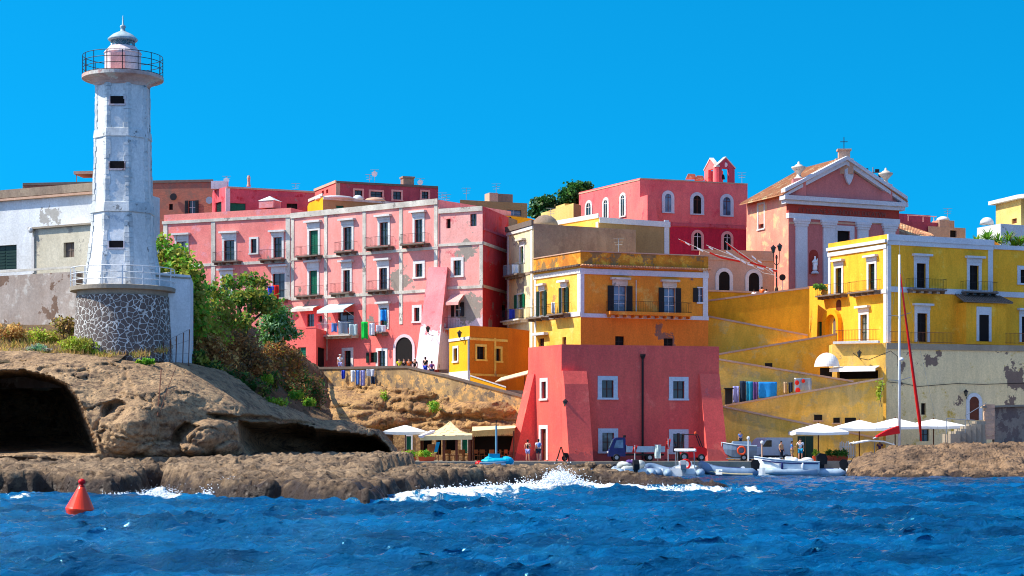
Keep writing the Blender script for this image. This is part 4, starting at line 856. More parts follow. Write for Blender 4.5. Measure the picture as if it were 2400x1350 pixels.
def inside(px, py, poly):
    r = np.zeros(px.shape, bool); n = len(poly)
    for i in range(n):
        (x0, y0), (x1, y1) = poly[i], poly[(i+1) % n]
        c = ((y0 > py) != (y1 > py)) & (px < (x1-x0)*(py-y0)/((y1-y0) if y1 != y0 else 1e-9)+x0); r ^= c
    return r
def pdist(px, py, poly, closed=True):
    d = np.full(px.shape, 1e9); n = len(poly)
    for i in range(n if closed else n-1):
        (x0, y0), (x1, y1) = poly[i], poly[(i+1) % n]; L2 = (x1-x0)**2+(y1-y0)**2+1e-9
        t_ = np.clip(((px-x0)*(x1-x0)+(py-y0)*(y1-y0))/L2, 0, 1); d = np.minimum(d, np.hypot(px-x0-t_*(x1-x0), py-y0-t_*(y1-y0)))
    return d
def fbm(v, o=6, h=1.0): return noise.fractal(v, h, 2.1, o)
def relief(name, poly, ctrl, step, mat, amp=.5, freq=.35, carve=(), bulge=(), skirt=6, ridged=.0, smooth=True):
    xs = np.arange(min(p[0] for p in poly), max(p[0] for p in poly)+step, step); ys = np.arange(min(p[1] for p in poly), max(p[1] for p in poly)+step, step)
    gx, gy = np.meshgrid(xs, ys); Yd = tps(ctrl)(gx, gy)
    for pl, dep, soft in carve:
        ins = inside(gx, gy, pl); d = pdist(gx, gy, pl); Yd += np.where(ins, dep*(1-np.exp(-d/soft)), 0)
    for cx, cy, rx, ry, dep in bulge:
        e = ((gx-cx)/rx)**2+((gy-cy)/ry)**2; Yd -= dep*np.sqrt(np.clip(1-e, 0, 1))
    ny, nx = gx.shape; V = np.zeros((ny, nx, 3))
    for j in range(ny):
        for i in range(nx):
            Y = Yd[j, i]; p = P(gx[j, i], gy[j, i], Y); q = p*freq
            a = fbm(q, 7)*amp+fbm(q*5+Vector((9, 2, 4)), 4)*amp*.3+fbm(q*16+Vector((1, 2, 4)), 3)*amp*.09; a -= (abs(((p.z*1.15+p.x*.06+fbm(q*.8, 3)*.5) % 1)-.5)-.25)*amp*.5; vd_ = noise.voronoi(Vector((p.x*.22, p.y*.1, p.z*.55))+Vector((0, 0, fbm(q*1.5, 3)*.5)))[0]; a += max(0, 1-(vd_[1]-vd_[0])/.07)*amp*.55
            if ridged: a -= abs(fbm(Vector((q.x*.6, q.y*.6, q.z*2.2))+Vector((3, 7, 1)), 4))*ridged
            p.y += a; p.x += fbm(q+Vector((31, 5, 2)), 4)*amp*.25; p.z += fbm(q+Vector((5, 41, 7)), 5)*amp*.3; V[j, i] = p
    m = inside(gx, gy, poly); cell = m[:-1, :-1] & m[1:, :-1] & m[:-1, 1:] & m[1:, 1:]
    idx = np.arange(ny*nx).reshape(ny, nx); jj, ii = np.nonzero(cell)
    quads = np.stack([idx[jj+1, ii], idx[jj+1, ii+1], idx[jj, ii+1], idx[jj, ii]], 1)
    used = np.unique(quads); rm = -np.ones(ny*nx, int); rm[used] = np.arange(len(used)); verts = V.reshape(-1, 3)[used]; quads = rm[quads]
    if skirt:
        ed = {}
        for q in quads:
            for a, b in zip(q, np.roll(q, -1)):
                kx = (min(a, b), max(a, b))
                if kx in ed: del ed[kx]
                else: ed[kx] = (a, b)
        bv = sorted({v for e in ed.values() for v in e}); mp_ = {v: len(verts)+i for i, v in enumerate(bv)}; ex = verts[bv].copy(); ex[:, 1] += skirt
        verts = np.vstack([verts, ex]); quads = np.vstack([quads, np.array([(b, a, mp_[a], mp_[b]) for a, b in ed.values()])])
    return kind(np_mesh(name, verts, quads, mat, smooth), 'structure')
# headland under the lighthouse, with its sea cave
poly = [(-260, 1075), (-260, 815), (0, 822), (150, 825), (240, 838), (330, 846), (440, 846), (500, 862), (560, 905), (640, 948), (745, 985), (800, 984), (850, 1000), (885, 1010), (905, 1030), (925, 1060), (938, 1090), (938, 1100), (800, 1110), (500, 1110), (240, 1080), (0, 1072)]
ctrl = [(-260, 815, 108), (-260, 1075, 99), (0, 822, 108.5), (0, 900, 103), (0, 1060, 99), (150, 825, 108.3), (150, 870, 104), (240, 838, 107.6), (240, 900, 103.2), (240, 980, 101), (240, 1060, 100), (330, 846, 108), (330, 900, 104), (350, 960, 101.3), (350, 1060, 101.5), (440, 850, 111), (440, 900, 106), (430, 960, 103), (430, 1020, 102.5), (450, 1080, 103),
        (500, 862, 114), (560, 905, 115), (560, 960, 107), (540, 1000, 105), (560, 1080, 107), (640, 948, 121), (640, 985, 112), (640, 1020, 113), (640, 1095, 113), (745, 985, 128), (740, 1010, 120), (740, 1060, 119.5), (740, 1100, 118), (800, 984, 131), (800, 1010, 126), (800, 1060, 125), (800, 1100, 122), (885, 1010, 134), (880, 1050, 132), (880, 1095, 127), (938, 1095, 132)]
cave = [(-200, 1068), (-200, 960), (-120, 905), (0, 872), (60, 868), (120, 880), (160, 900), (185, 935), (205, 985), (222, 1030), (236, 1064)]
relief('headland', poly, ctrl, 3.0, M['tuff'], .55, .32, carve=[(cave, 26, 20), ([(395, 1045), (400, 1010), (430, 985), (470, 995), (430, 1020), (410, 1050)], 2.2, 9), ([(560, 1040), (560, 985), (600, 990), (690, 992), (745, 1005), (820, 1013), (880, 1022), (912, 1048), (930, 1100), (740, 1085), (600, 1085)], 20.0, 14), ([(480, 970), (590, 972), (740, 992), (740, 1000), (600, 990), (500, 985)], 3, 6), ([(228, 1010), (250, 1005), (240, 1040), (232, 1040)], 1.0, 5)],
       bulge=[(300, 1010, 70, 60, 1.6), (270, 965, 35, 28, -1.2), (490, 1030, 75, 50, 1.6), (400, 1055, 80, 22, 1.2), (560, 1060, 60, 25, 1.0), (150, 850, 120, 18, .4)], ridged=.35)
# hillside with the bushes, between lighthouse and street
poly = [(425, 870), (440, 740), (560, 745), (700, 830), (760, 868), (772, 1000), (760, 1020), (700, 1010), (560, 935), (470, 880)]
ctrl = [(425, 870, 114.5), (430, 700, 128), (430, 640, 136), (560, 640, 160), (560, 800, 140), (560, 935, 121), (700, 780, 176), (700, 900, 152), (700, 1010, 131), (772, 850, 178), (770, 930, 158), (772, 1000, 140)]
relief('hillside', poly, ctrl, 4, M['soil'], .9, .3, skirt=3)
# ochre cliff under the retaining wall
poly = [(735, 1080), (735, 905), (860, 900), (1000, 915), (1120, 935), (1235, 945), (1235, 1085)]
ctrl = [(735, 905, 168.5), (735, 1000, 160), (735, 1080, 156), (860, 900, 166), (860, 960, 162.5), (860, 1080, 160), (1000, 915, 163.5), (1000, 1000, 162), (1000, 1080, 161), (1120, 935, 160.8), (1120, 1080, 160), (1235, 945, 158.6), (1235, 1080, 158.5)]
relief('cliff', poly, ctrl, 3.6, M['cliff'], .7, .3, carve=[([(900, 985), (1100, 975), (1220, 985), (1220, 992), (1000, 990)], .5, 4)], bulge=[(820, 945, 80, 28, 1.6), (850, 985, 110, 26, 2.2), (1120, 960, 90, 22, .8), (1150, 998, 60, 14, .6), (960, 960, 60, 20, .5)], skirt=2, ridged=.5)
# retaining wall above it
r = empty('retaining_wall', P(980, 960, 162), 'mossy ochre retaining wall under the pink palace street, sloping down right', 'wall')
pts = [(738, 866, 170.5), (955, 863, 165), (1050, 885, 162.4), (1140, 909, 160.4), (1232, 934, 158.4)]
mb = MB(); cp = MB()
for (a, b, Y0), (c, d, Y1) in zip(pts, pts[1:]):
    p, q = P(a, b, Y0), P(c, d, Y1); v = Vector((.12, .6, 0)); mb.prism([p, q, (q.x, q.y, 1.5), (p.x, p.y, 1.5)], v)
    e = Vector((-.05, -.08, .003)); cp.prism([p+e, q+e, q+e+Vector((0, 0, .22)), p+e+Vector((0, 0, .22))], (.2, .8, 0))
mb.build('wall', M['retain'], r); cp.build('coping', M['slabdark'], r)
# street behind it, quay, town ground
mb = MB(); a = [P(738, 870, 170.7), P(955, 870, 165.2), P(1050, 890, 162.6), P(1140, 914, 160.6), P(1232, 940, 158.7)]
z_ = [9.1, 9.1, 7.9, 6.9, 5.9]; top = [Vector((p.x, p.y, z)) for p, z in zip(a, z_)]; bk_ = [Vector((p.x+7, 200, 9.3)) for p in a]
mb.add(top+bk_, [(i, i+1, i+6, i+5) for i in range(4)]); kind(mb.build('street', M['concrete']), 'structure')
mb = MB(); mb.prism([(-12, 146.5, -3), (12, 147, -3), (24, 148, -3), (25.5, 150.5, -3), (60, 152, -3), (60, 176, -3), (-20, 176, -3), (-20, 150, -3)], (0, 0, 4.1)); kind(mb.build('quay', M['concrete']), 'structure')
xs = np.r_[-3000, -800, -250, np.arange(-120, 121, 8), 250, 800, 3000]; ys = np.r_[150, 160, 172, 178, 186, 195, 205, 215, 240, 300, 600, 1500, 3000]
gx, gy = np.meshgrid(xs, ys); gz = np.interp(gy, [150, 177, 186, 215, 260, 3000], [.3, .6, 5.5, 13, 14, 14]); V = np.stack([gx, gy, gz], 2).reshape(-1, 3); nx = len(xs); I = np.arange(V.shape[0]).reshape(len(ys), nx)
kind(np_mesh('ground', V, np.stack([I[:-1, :-1], I[:-1, 1:], I[1:, 1:], I[1:, :-1]], 2).reshape(-1, 4), M['soil']), 'structure')
# plateau that carries the lighthouse
xs = np.arange(-70, -22.4, .6); ys = np.arange(106.5, 135, .6); gx, gy = np.meshgrid(xs, ys)
gz = np.interp(gy, [106.5, 108, 111, 115.5, 119, 135], [7.2, 7.6, 8.2, 9.9, 10.2, 10.4]); gz -= np.clip(gx+19.8, 0, 10)*np.clip((gy-104)/8, .2, 1.6)*.9
for j in range(gz.shape[0]):
    for i in range(gz.shape[1]): gz[j, i] += fbm(Vector((gx[j, i], gy[j, i], 0))*.4, 5)*.18
V = np.stack([gx, gy, gz], 2).reshape(-1, 3); I = np.arange(V.shape[0]).reshape(gx.shape)
kind(np_mesh('plateau', V, np.stack([I[:-1, :-1], I[:-1, 1:], I[1:, 1:], I[1:, :-1]], 2).reshape(-1, 4), M['soil']), 'structure')
# reef and right rock as height fields
def hfield(name, x0, x1, y0, y1, st, shore, hfun, mat, amp, steep, kindname='structure'):
    xs = np.arange(x0, x1, st); ys = np.arange(y0, y1, st); gx, gy = np.meshgrid(xs, ys); wob = np.zeros(gx.shape); n1 = np.zeros(gx.shape); n2 = np.zeros(gx.shape)
    for j in range(gx.shape[0]):
        for i in range(gx.shape[1]):
            v = Vector((gx[j, i], gy[j, i], 0)); wob[j, i] = fbm(v*.6, 6)*.7; n1[j, i] = fbm(v*.55+Vector((7, 3, 1)), 7); n2[j, i] = fbm(v*1.8+Vector((2, 9, 4)), 5)
    ins = inside(gx, gy, shore); d = pdist(gx, gy, shore)*np.where(ins, 1, -1)+wob*.8
    s = np.clip((d+.3)/steep, 0, 1); s = s*s*(3-2*s); hz = hfun(gx, gy)
    rdg = 1-np.abs(n1*1.6); crk = np.zeros(gx.shape)
    for j in range(gx.shape[0]):
        for i in range(gx.shape[1]):
            vd_ = noise.voronoi(Vector((gx[j, i]*.35+n2[j, i]*.25, gy[j, i]*.5+n1[j, i]*.4, 0)))[0]; crk[j, i] = max(0, 1-(vd_[1]-vd_[0])/.1)
    gz = -1.2+(hz+1.2)*s+(rdg-.75)*amp*np.clip(s*1.4, .3, 1)+n2*amp*.45-crk*amp*.8*s; lay = (gz+n1*.12)/.3; gz = gz*.3+.7*.3*(np.floor(lay)+np.clip((lay-np.floor(lay))*1.8-.4, 0, 1))
    V = np.stack([gx+n2*.2, gy+n1*.4+n2*.15, gz], 2); I = np.arange(gx.size).reshape(gx.shape); keep = (gz > -1.0)
    c = keep[:-1, :-1] | keep[1:, :-1] | keep[:-1, 1:] | keep[1:, 1:]; q = np.stack([I[:-1, :-1], I[:-1, 1:], I[1:, 1:], I[1:, :-1]], 2)[c]
    u = np.unique(q); rm = -np.ones(gx.size, int); rm[u] = np.arange(len(u)); return kind(np_mesh(name, V.reshape(-1, 3)[u], rm[q], mat), kindname)
def W0(px, py): Y = H*F/(py-HY); return ((px-CX)/F*Y, Y)
shore = [(-50, 92), W0(-60, 1162), W0(60, 1161), W0(130, 1160), W0(200, 1163), W0(270, 1164), W0(330, 1160), W0(375, 1153), W0(425, 1166), W0(520, 1172), W0(640, 1172), W0(760, 1178), W0(870, 1182), W0(910, 1176), W0(960, 1165), W0(1050, 1152), W0(1150, 1143), W0(1250, 1142), W0(1400, 1141), W0(1550, 1146), W0(1690, 1147), (12.6, 103.5), (10.5, 108), (6.5, 112), (5, 112), (4, 120), (-2, 131), (-16, 135), (-50, 120)]
def rh(x, y):
    b = np.interp(x, [-40, -24, -19, -15, -8, 0, 3, 5.5, 8.5, 11.5], [.95, .95, .9, .95, .95, .9, .9, .8, .5, .15]); return b+np.where(x < -7, np.clip((y-86)*.058, -.1, .85), np.clip((y-92)*.016, -.2, .1))
hfield('reef', -42, 13, 76, 138, .22, shore, rh, M['reef'], .4, .95)
sh2 = [W0(1960, 1117), W0(2060, 1120), W0(2200, 1121), W0(2330, 1121), W0(2560, 1121), (60, 152), (27, 152), (26.2, 148), (25.6, 144)]
def rh2(x, y): return np.interp(x, [24.5, 25.3, 26.6, 28.5, 31, 36, 42, 60], [.0, .2, .9, 1.7, 2.3, 2.45, 2.5, 2.6])*np.clip((y-134.5)/9, .25, 1)
hfield('rock_point', 24, 58, 132, 151, .24, sh2, rh2, M['point'], .42, 1.6)
# ===== sea =====
def prog(a, b, s0, s1):
    o = [a]
    while o[-1] < b: o.append(o[-1]+s0+(s1-s0)*(o[-1]-a)/(b-a))
    return o
xs = np.array([-3000, -1200, -500, -220, -110, -75]+list(np.arange(-58, -14, .3))+list(np.arange(-14, 14, .14))+list(np.arange(14, 62, .3))+[80, 120, 220, 500, 1200, 3000]); ys = np.array([-3000, -1000, -300, -80, -20, 0, 12]+prog(24, 165, .075, .42)+[185, 230, 300])
gx, gy = np.meshgrid(xs, ys); gz = np.zeros(gx.shape); dx = np.zeros(gx.shape); dy = np.zeros(gx.shape); rg = np.random.RandomState(5)
fade = np.clip((70-np.abs(gx))/10, 0, 1)*np.clip((gy-10)/8, 0, 1)*np.interp(gy, [0, 90, 125, 150, 180], [1, 1, .6, .35, 0])
for i in range(190):
    lam = .34+.6*rg.rand()**1.4 if i < 110 else (.9*(4**rg.rand()) if i < 178 else 4+5*rg.rand()); th = R(255)+rg.normal()*(.6 if i < 110 else .42); kk = 2*math.pi/lam; a = (.0165*lam if i < 110 else (.0125*lam if i < 178 else .004*lam))*(.5+rg.rand()); ph_ = rg.rand()*6.28
    arg = kk*(gx*math.cos(th)+gy*math.sin(th))+ph_; mod = .55+.45*np.sin(.11*gx*rg.rand()+.17*gy*rg.rand()+rg.rand()*6); gz += a*mod*np.cos(arg); dx -= .8*a*mod*math.cos(th)*np.sin(arg); dy -= .8*a*mod*math.sin(th)*np.sin(arg)
gz *= fade; dx *= np.interp(gy, [30, 110], [1, .6]); foam = np.zeros(gx.shape)
wx, wy = gx+dx*fade, gy+dy*fade
front = [W0(930, 1176), W0(1000, 1168), W0(1080, 1158), W0(1160, 1152), W0(1260, 1147), W0(1330, 1146), W0(1430, 1150), W0(1530, 1152), W0(1640, 1153), W0(1720, 1150)]
d = pdist(gx, gy, front, False); foam = np.maximum(foam, np.maximum(np.clip(1.25-d/2.6, 0, 1), np.clip(.8-d/9, 0, 1))*np.interp(gx, [-7, -5, 0, 6, 11, 13], [.2, .8, 1, .95, .7, 0]))
d2 = pdist(gx, gy, [W0(260, 1158), W0(340, 1152), W0(400, 1168), W0(430, 1172)], False); foam = np.maximum(foam, np.clip(.85-d2/1.2, 0, 1)); d3 = pdist(gx, gy, [W0(-60, 1168), W0(20, 1166), W0(60, 1172)], False); foam = np.maximum(foam, np.clip(.85-d3/1.0, 0, 1))
d4 = pdist(gx, gy, [W0(495, 1174), W0(560, 1173)], False); foam = np.maximum(foam, np.clip(1-d4/.9, 0, 1)); d5 = pdist(gx, gy, [W0(1700, 1152), W0(1800, 1155), W0(1890, 1158)], False); foam = np.maximum(foam, np.clip(.62-d5/3, 0, 1))
d6 = pdist(gx, gy, [W0(900, 1180), W0(640, 1178), W0(440, 1178)], False); foam = np.maximum(foam, np.clip(.55-d6/1.2, 0, 1))
foam = np.maximum(foam, np.clip((gz-.21)*1.0, 0, .35))
gz += np.clip(1-d/1.6, 0, 1)*.3*np.interp(gx, [-6, -3, 1, 3.5, 6, 11], [.2, .6, .7, 1.3, .7, .15])
V = np.stack([wx, wy, gz], 2).reshape(-1, 3); I = np.arange(gx.size).reshape(gx.shape)
t = NT('sea_water'); t.b.inputs['IOR'].default_value = 1.5; t.b.inputs['Specular IOR Level'].default_value = .5; t.b.inputs['Specular Tint'].default_value = (.1, .8, 1, 1)
at = t.n('ShaderNodeAttribute', attribute_name='foam'); nf = t.noise(1.3, 9, .72, t.map(scale=(1, .55, 1)), .6); ff = t.ramp(t.math('ADD', at.outputs['Fac'], t.ramp(nf, .25, .75, -.55, .35)), .42, .62)
body = t.mix(t.ramp(t.noise(.12, 5, .6), .35, .65), col(0, 52, 88), col(0, 88, 138)); body = t.mix(t.ramp(at.outputs['Fac'], .1, .9), body, col(20, 128, 176))
nb = t.math('ADD', t.noise(2.2, 6, .65, t.map(scale=(.42, 1.5, 1)), .9), t.math('MULTIPLY', t.noise(6, 5, .6, t.map(scale=(.6, 1.4, 1)), .6), .35)); t.bump(t.math('ADD', nb, t.math('MULTIPLY', ff, .6)), .95, .26)
t.out(t.mix(ff, body, col(232, 238, 240)), t.math('ADD', t.math('MULTIPLY', ff, .7), .06)); M['sea'] = t.mat
so_ = kind(np_mesh('water', V, np.stack([I[:-1, :-1], I[:-1, 1:], I[1:, 1:], I[1:, :-1]], 2).reshape(-1, 4), M['sea']), 'structure')
fa = so_.data.attributes.new('foam', 'FLOAT', 'POINT'); fa.data.foreach_set('value', foam.ravel().astype(np.float32))
# spray thrown up where the swell breaks on the reef
M['foam'] = plain('white_sea_spray', col(240, 244, 246), .8, 0, .03)
mb = MB(); rr = random.Random(11)
oct_ = [(1,0,0),(-1,0,0),(0,1,0),(0,-1,0),(0,0,1),(0,0,-1)]; of = [(0,2,4),(2,1,4),(1,3,4),(3,0,4),(2,0,5),(1,2,5),(3,1,5),(0,3,5)]
def drops(px, py, Y, n, sx, up, s0, s1, lean=0):
    for _ in range(n):
        b = P(px, py, Y); hgt = abs(rr.gauss(0, 1)); x = b.x+rr.gauss(0, sx)+lean*hgt*up; z = .0+b.z+hgt*up; y = b.y+rr.gauss(0, .35); s = rr.uniform(s0, s1)*(1.25-.4*min(hgt, 2)); mb.add([(x+q[0]*s*rr.uniform(.7, 1.4), y+q[1]*s, z+q[2]*s*rr.uniform(.6, 1.2)) for q in oct_], of)
for px, py, n, sx, up in ((1000, 1164, 260, .8, .16), (1080, 1156, 300, .9, .2), (1170, 1149, 300, 1, .22), (1250, 1146, 420, .7, .3), (1310, 1146, 900, .45, .42), (1345, 1148, 420, .8, .2), (1420, 1150, 240, 1, .14), (1500, 1150, 300, 1, .16), (1590, 1151, 260, 1.1, .14), (1680, 1150, 90, 1, .08)): drops(px, py, H*F/(py-HY)-.2, n, sx, up, .025, .085)
drops(1310, 1128, 99.3, 420, .3, .34, .02, .06, .12); drops(1305, 1132, 99.5, 900, .34, .36, .02, .075, .3); drops(1330, 1140, 98.5, 600, .5, .3, .03, .08, .1); drops(522, 1166, 84.5, 900, .5, .3, .02, .06, .3); drops(375, 1162, 88, 420, .5, .2, .02, .05); drops(300, 1162, 88.5, 240, .7, .1, .02, .05); drops(20, 1166, 86, 60, .6, .06, .02, .05)
o = kind(tag(mb.build('spray', M['foam'], smooth=False), 'white spray where the swell breaks along the brown reef', 'spray'), 'stuff')
# ===== plants =====
def leafmat(name, a, b): return plain(name, a, .55, 0, .18, 2.0) if b is None else plaster(name, a, b, None, 0, 1.2, .1)
LF = {}
for nme, a, b in (('fig', (88,134,36), (60,104,30)), ('lime', (138,150,46), (106,128,36)), ('dark', (44,84,30), (28,58,24)), ('mid', (76,116,40), (54,92,34)), ('sage', (120,150,110), (90,124,86)), ('olive', (132,130,50), (104,104,40)), ('rusty', (142,96,50), (112,74,40)), ('straw', (176,146,86), (150,118,66)), ('brown', (96,76,48), (74,58,38)), ('pine', (34,74,34), (22,52,26)), ('grey', (130,124,112), (104,98,88))):
    LF[nme] = leafmat('leaf_'+nme, col(*(min(250, x*1.4) for x in a)), col(*(min(250, x*1.4) for x in b))); LF[nme].node_tree.nodes['Principled BSDF'].inputs['Roughness'].default_value = .6
for m_ in LF.values():
    t_ = m_.node_tree; tr = t_.nodes.new('ShaderNodeBsdfTranslucent'); mxs = t_.nodes.new('ShaderNodeMixShader'); mxs.inputs[0].default_value = .35; b_ = t_.nodes['Principled BSDF']
    t_.links.new(b_.inputs['Base Color'].links[0].from_socket, tr.inputs[0]); t_.links.new(b_.outputs[0], mxs.inputs[1]); t_.links.new(tr.outputs[0], mxs.inputs[2]); t_.links.new(mxs.outputs[0], t_.nodes['Material Output'].inputs[0])
BARK = plain('bark', col(96, 78, 62), .9)
def leaves(blobs, n, size, seed, thin=.45, nm=2, up=0):
    rr = random.Random(seed); mb = MB(); wts = [b[1]*b[2]*b[3] for b in blobs]
    for _ in range(n):
        c, rx, ry, rz = rr.choices(blobs, wts)[0]; d = Vector((rr.gauss(0, 1), rr.gauss(0, 1), rr.gauss(0, 1))).normalized(); q = rr.random()**.42*(1+.25*rr.gauss(0, .5))
        p = c+Vector((d.x*rx, d.y*ry, d.z*rz))*q
        if noise.noise(p*(1.1/max(.4, rx))*1.6+Vector((seed, 0, 0))) < -.17: continue
        a = (d+Vector((rr.gauss(0, .8), rr.gauss(0, .8), rr.gauss(.2+up, .8)))).normalized(); b = a.cross(Vector((rr.gauss(0, 1), rr.gauss(0, 1), rr.gauss(0, 1)))).normalized(); l = size*rr.uniform(.55, 1.35)
        e = b.cross(a)*l*thin; mb.mi = 0 if noise.noise(p*1.7+Vector((0, seed, 3)))+rr.gauss(0, .18) > 0 else (1 if nm < 3 or rr.random() < .75 else 2)
        m_ = p+b*l*.5; mb.add([p-e*.2, m_-e+a*l*.06, p+b*l, m_+e+a*l*.06], [(0, 1, 2, 3)])
    return mb
def plant(name, label, cat, blobs, base, n, size, mats, group=None, trunk=True, seed=1, thin=.45, up=0, depth=1.0):
    bl = []
    for px, py, Y, rx, ry in blobs:
        s = Y/F; bl.append((P(px, py, Y), rx*s, min(rx, ry*1.3)*s*depth, ry*s))
    r = empty(name, base, label, cat, group); mb = leaves(bl, n, size, seed, thin, len(mats), up); mb.build('crown' if trunk else 'foliage', [LF[m] for m in mats], r)
    mb = MB(); rr = random.Random(seed); b = Vector(base); c0 = sum((x[0] for x in bl), Vector((0, 0, 0)))/len(bl); fk = b.lerp(c0, .4); th = max(.05, .035*(c0-b).length+.04) if trunk else .03
    mb.tube([b-Vector((0, 0, .3)), b.lerp(fk, .5)+Vector((rr.gauss(0, .08), 0, 0)), fk], [th*1.3, th, th*.85], 7)
    for c, rx, ry, rz in bl:
        mid = fk.lerp(c, .55)+Vector((rr.gauss(0, .15*rx), rr.gauss(0, .1*rx), .15*rz)); mb.tube([fk, mid, c], [th*.7, th*.45, th*.2], 5)
        for _ in range(5):
            e = c+Vector((rr.gauss(0, .55)*rx, rr.gauss(0, .55)*ry, rr.gauss(.1, .5)*rz)); mb.tube([mid.lerp(c, rr.random()), e], [th*.25, th*.08], 4)
    mb.build('trunk' if trunk else 'stem', BARK, r); return r
G1 = 'shrubs on the slope'
plant('fig_shrub', 'tall bright green fig shrub against the white block right of the lighthouse', 'shrub', [(380,585,123,26,40),(412,612,123,40,42),(440,650,122,42,48),(395,650,122,40,45),(462,700,121.5,34,50),(470,750,121,30,40),(425,690,121,40,40)], P(430, 770, 121), 5200, .3, ['olive','fig','lime'], G1, seed=2)
plant('dark_shrub', 'dark green bushy tree under the small palace windows', 'tree', [(500,690,136,36,30),(545,662,137,34,20),(590,658,138,34,20),(612,668,138,22,16),(555,705,135,40,26),(618,712,136,42,30),(505,735,134,32,36),(570,755,134,34,26),(632,715,138,20,18),(590,690,135,30,22)], P(575, 815, 134.5), 4800, .27, ['olive','mid','dark'], G1, seed=3)
plant('olive_shrub', 'yellow-green straggly shrub beside the white block', 'shrub', [(470,745,124,36,46),(500,790,124,46,40),(468,800,123,26,36),(535,740,128,30,46)], P(490, 840, 124), 4200, .26, ['olive','lime','rusty'], G1, False, seed=4, thin=.3)
plant('sage_shrub', 'pale sage green spiky shrub left of the coral annex', 'shrub', [(650,745,141,40,38),(635,780,141,34,34),(668,775,142,26,26),(690,782,142,22,16)], P(650, 830, 141), 3600, .36, ['sage','mid','dark'], G1, seed=5, thin=.2, up=.4)
for i, (lab, bl, n, mats, sd) in enumerate((('rusty dry bush low on the slope right of the white block', [(490,815,122,36,32),(520,845,122,40,30)], 3300, ['rusty','straw','brown'], 6), ('large russet dry bush in the middle of the slope', [(560,815,127,50,40),(600,850,127,46,36),(545,860,125,40,32)], 4800, ['rusty','brown','straw'], 7), ('brown withered bush just left of the coral annex wall', [(650,830,139,50,30),(680,850,140,40,34),(640,870,136,46,32)], 4600, ['brown','rusty','olive'], 8), ('dark tangled bush below the coral annex by the wire fence', [(700,885,147,34,26),(725,905,148,34,30),(690,915,144,40,26),(740,935,148,26,26)], 4200, ['brown','dark','rusty'], 9), ('dark leafy bush in the shade at the foot of the slope', [(560,895,121,40,26),(600,915,121,34,24),(520,880,119,34,24),(630,890,130,30,26)], 4200, ['dark','brown','olive'], 10), ('dark green bush in the shade behind the white block corner', [(468,845,117,20,24),(495,865,117,24,18)], 1700, ['dark','olive','brown'], 16))):
    plant('dry_bush', lab, 'bush', bl, P(bl[0][0], bl[0][1]+bl[0][4], bl[0][2]), n, .26, mats, 'dry bushes on the slope', False, seed=sd, thin=.26)
for i, (px, py, Y, rx, ry, lab) in enumerate(((640, 943, 121.5, 36, 11, 'bright lime green cushion plant in the rock cleft, largest of its kind'), (693, 925, 136, 20, 12, 'lime green tuft right of the largest cushion plant'), (725, 942, 138, 16, 10, 'lime green tuft above the tip of the hillside'), (628, 890, 127, 15, 12, 'lime green tuft in the dry bushes below the coral annex'), (900, 935, 163.8, 9, 22, 'green plant hanging from the retaining wall, left of two'), (1018, 952, 161.5, 16, 14, 'green bushy plant growing from the retaining wall, right of two'), (340, 847, 107.5, 22, 5, 'low green plant at the foot of the stone drum'))):
    plant('green_tuft', lab, 'plant', [(px, py, Y, rx, ry)], P(px, py+ry, Y), 650, .16, ['lime','fig'], 'green tufts on the rocks', False, seed=20+i, thin=.4)
for i, (px, py, rx, ry, mats, lab) in enumerate(((185, 808, 46, 18, ['lime','olive'], 'yellow-green shrub touching the left side of the stone drum'), (95, 790, 42, 20, ['olive','lime','straw'], 'yellow-green shrub under the patchy garden wall'), (88, 820, 30, 12, ['grey','sage'], 'grey woolly shrub on the rock edge'), (20, 775, 40, 20, ['straw','rusty','olive'], 'straw coloured bush at the left edge below the garden wall'), (150, 765, 30, 24, ['olive','brown','straw'], 'dry olive bush where the garden wall meets the stone drum'), (225, 826, 26, 9, ['lime','fig'], 'small bright green shrub in front of the stone drum'))):
    Y = 109.5 if py > 800 else 112.5
    plant('garden_shrub', lab, 'shrub', [(px, py, Y, rx, ry), (px+rx*.5, py+4, Y-.3, rx*.6, ry*.7)], P(px, py+ry, Y), 1900, .17, mats, 'shrubs below the lighthouse', False, seed=40+i, thin=.3)
mb = MB(); rr = random.Random(4)
for _ in range(7000):
    x, y = rr.uniform(-33, -20.3), rr.uniform(107.6, 114.5); z = float(np.interp(y, [106.5, 108, 111, 115.5], [7.2, 7.6, 8.2, 9.9]))-.05
    if noise.noise(Vector((x, y, 0))*.8) < -.1 or (x-LX)**2+(y-LY)**2 < 9.2: continue
    mb.mi = rr.choices((0, 1, 2), (5, 3, 2))[0]; l = rr.uniform(.15, .45); a = rr.uniform(0, 6.28); d = Vector((rr.gauss(0, .12), rr.gauss(0, .12), l)); e = Vector((math.cos(a), math.sin(a), 0))*.025; p = Vector((x, y, z)); mb.add([p-e, p+e, p+d], [(0, 1, 2)])
kind(tag(mb.build('dry_grass', [LF['straw'], LF['olive'], LF['brown']]), 'dry straw coloured grass under the garden wall', 'grass'), 'stuff')
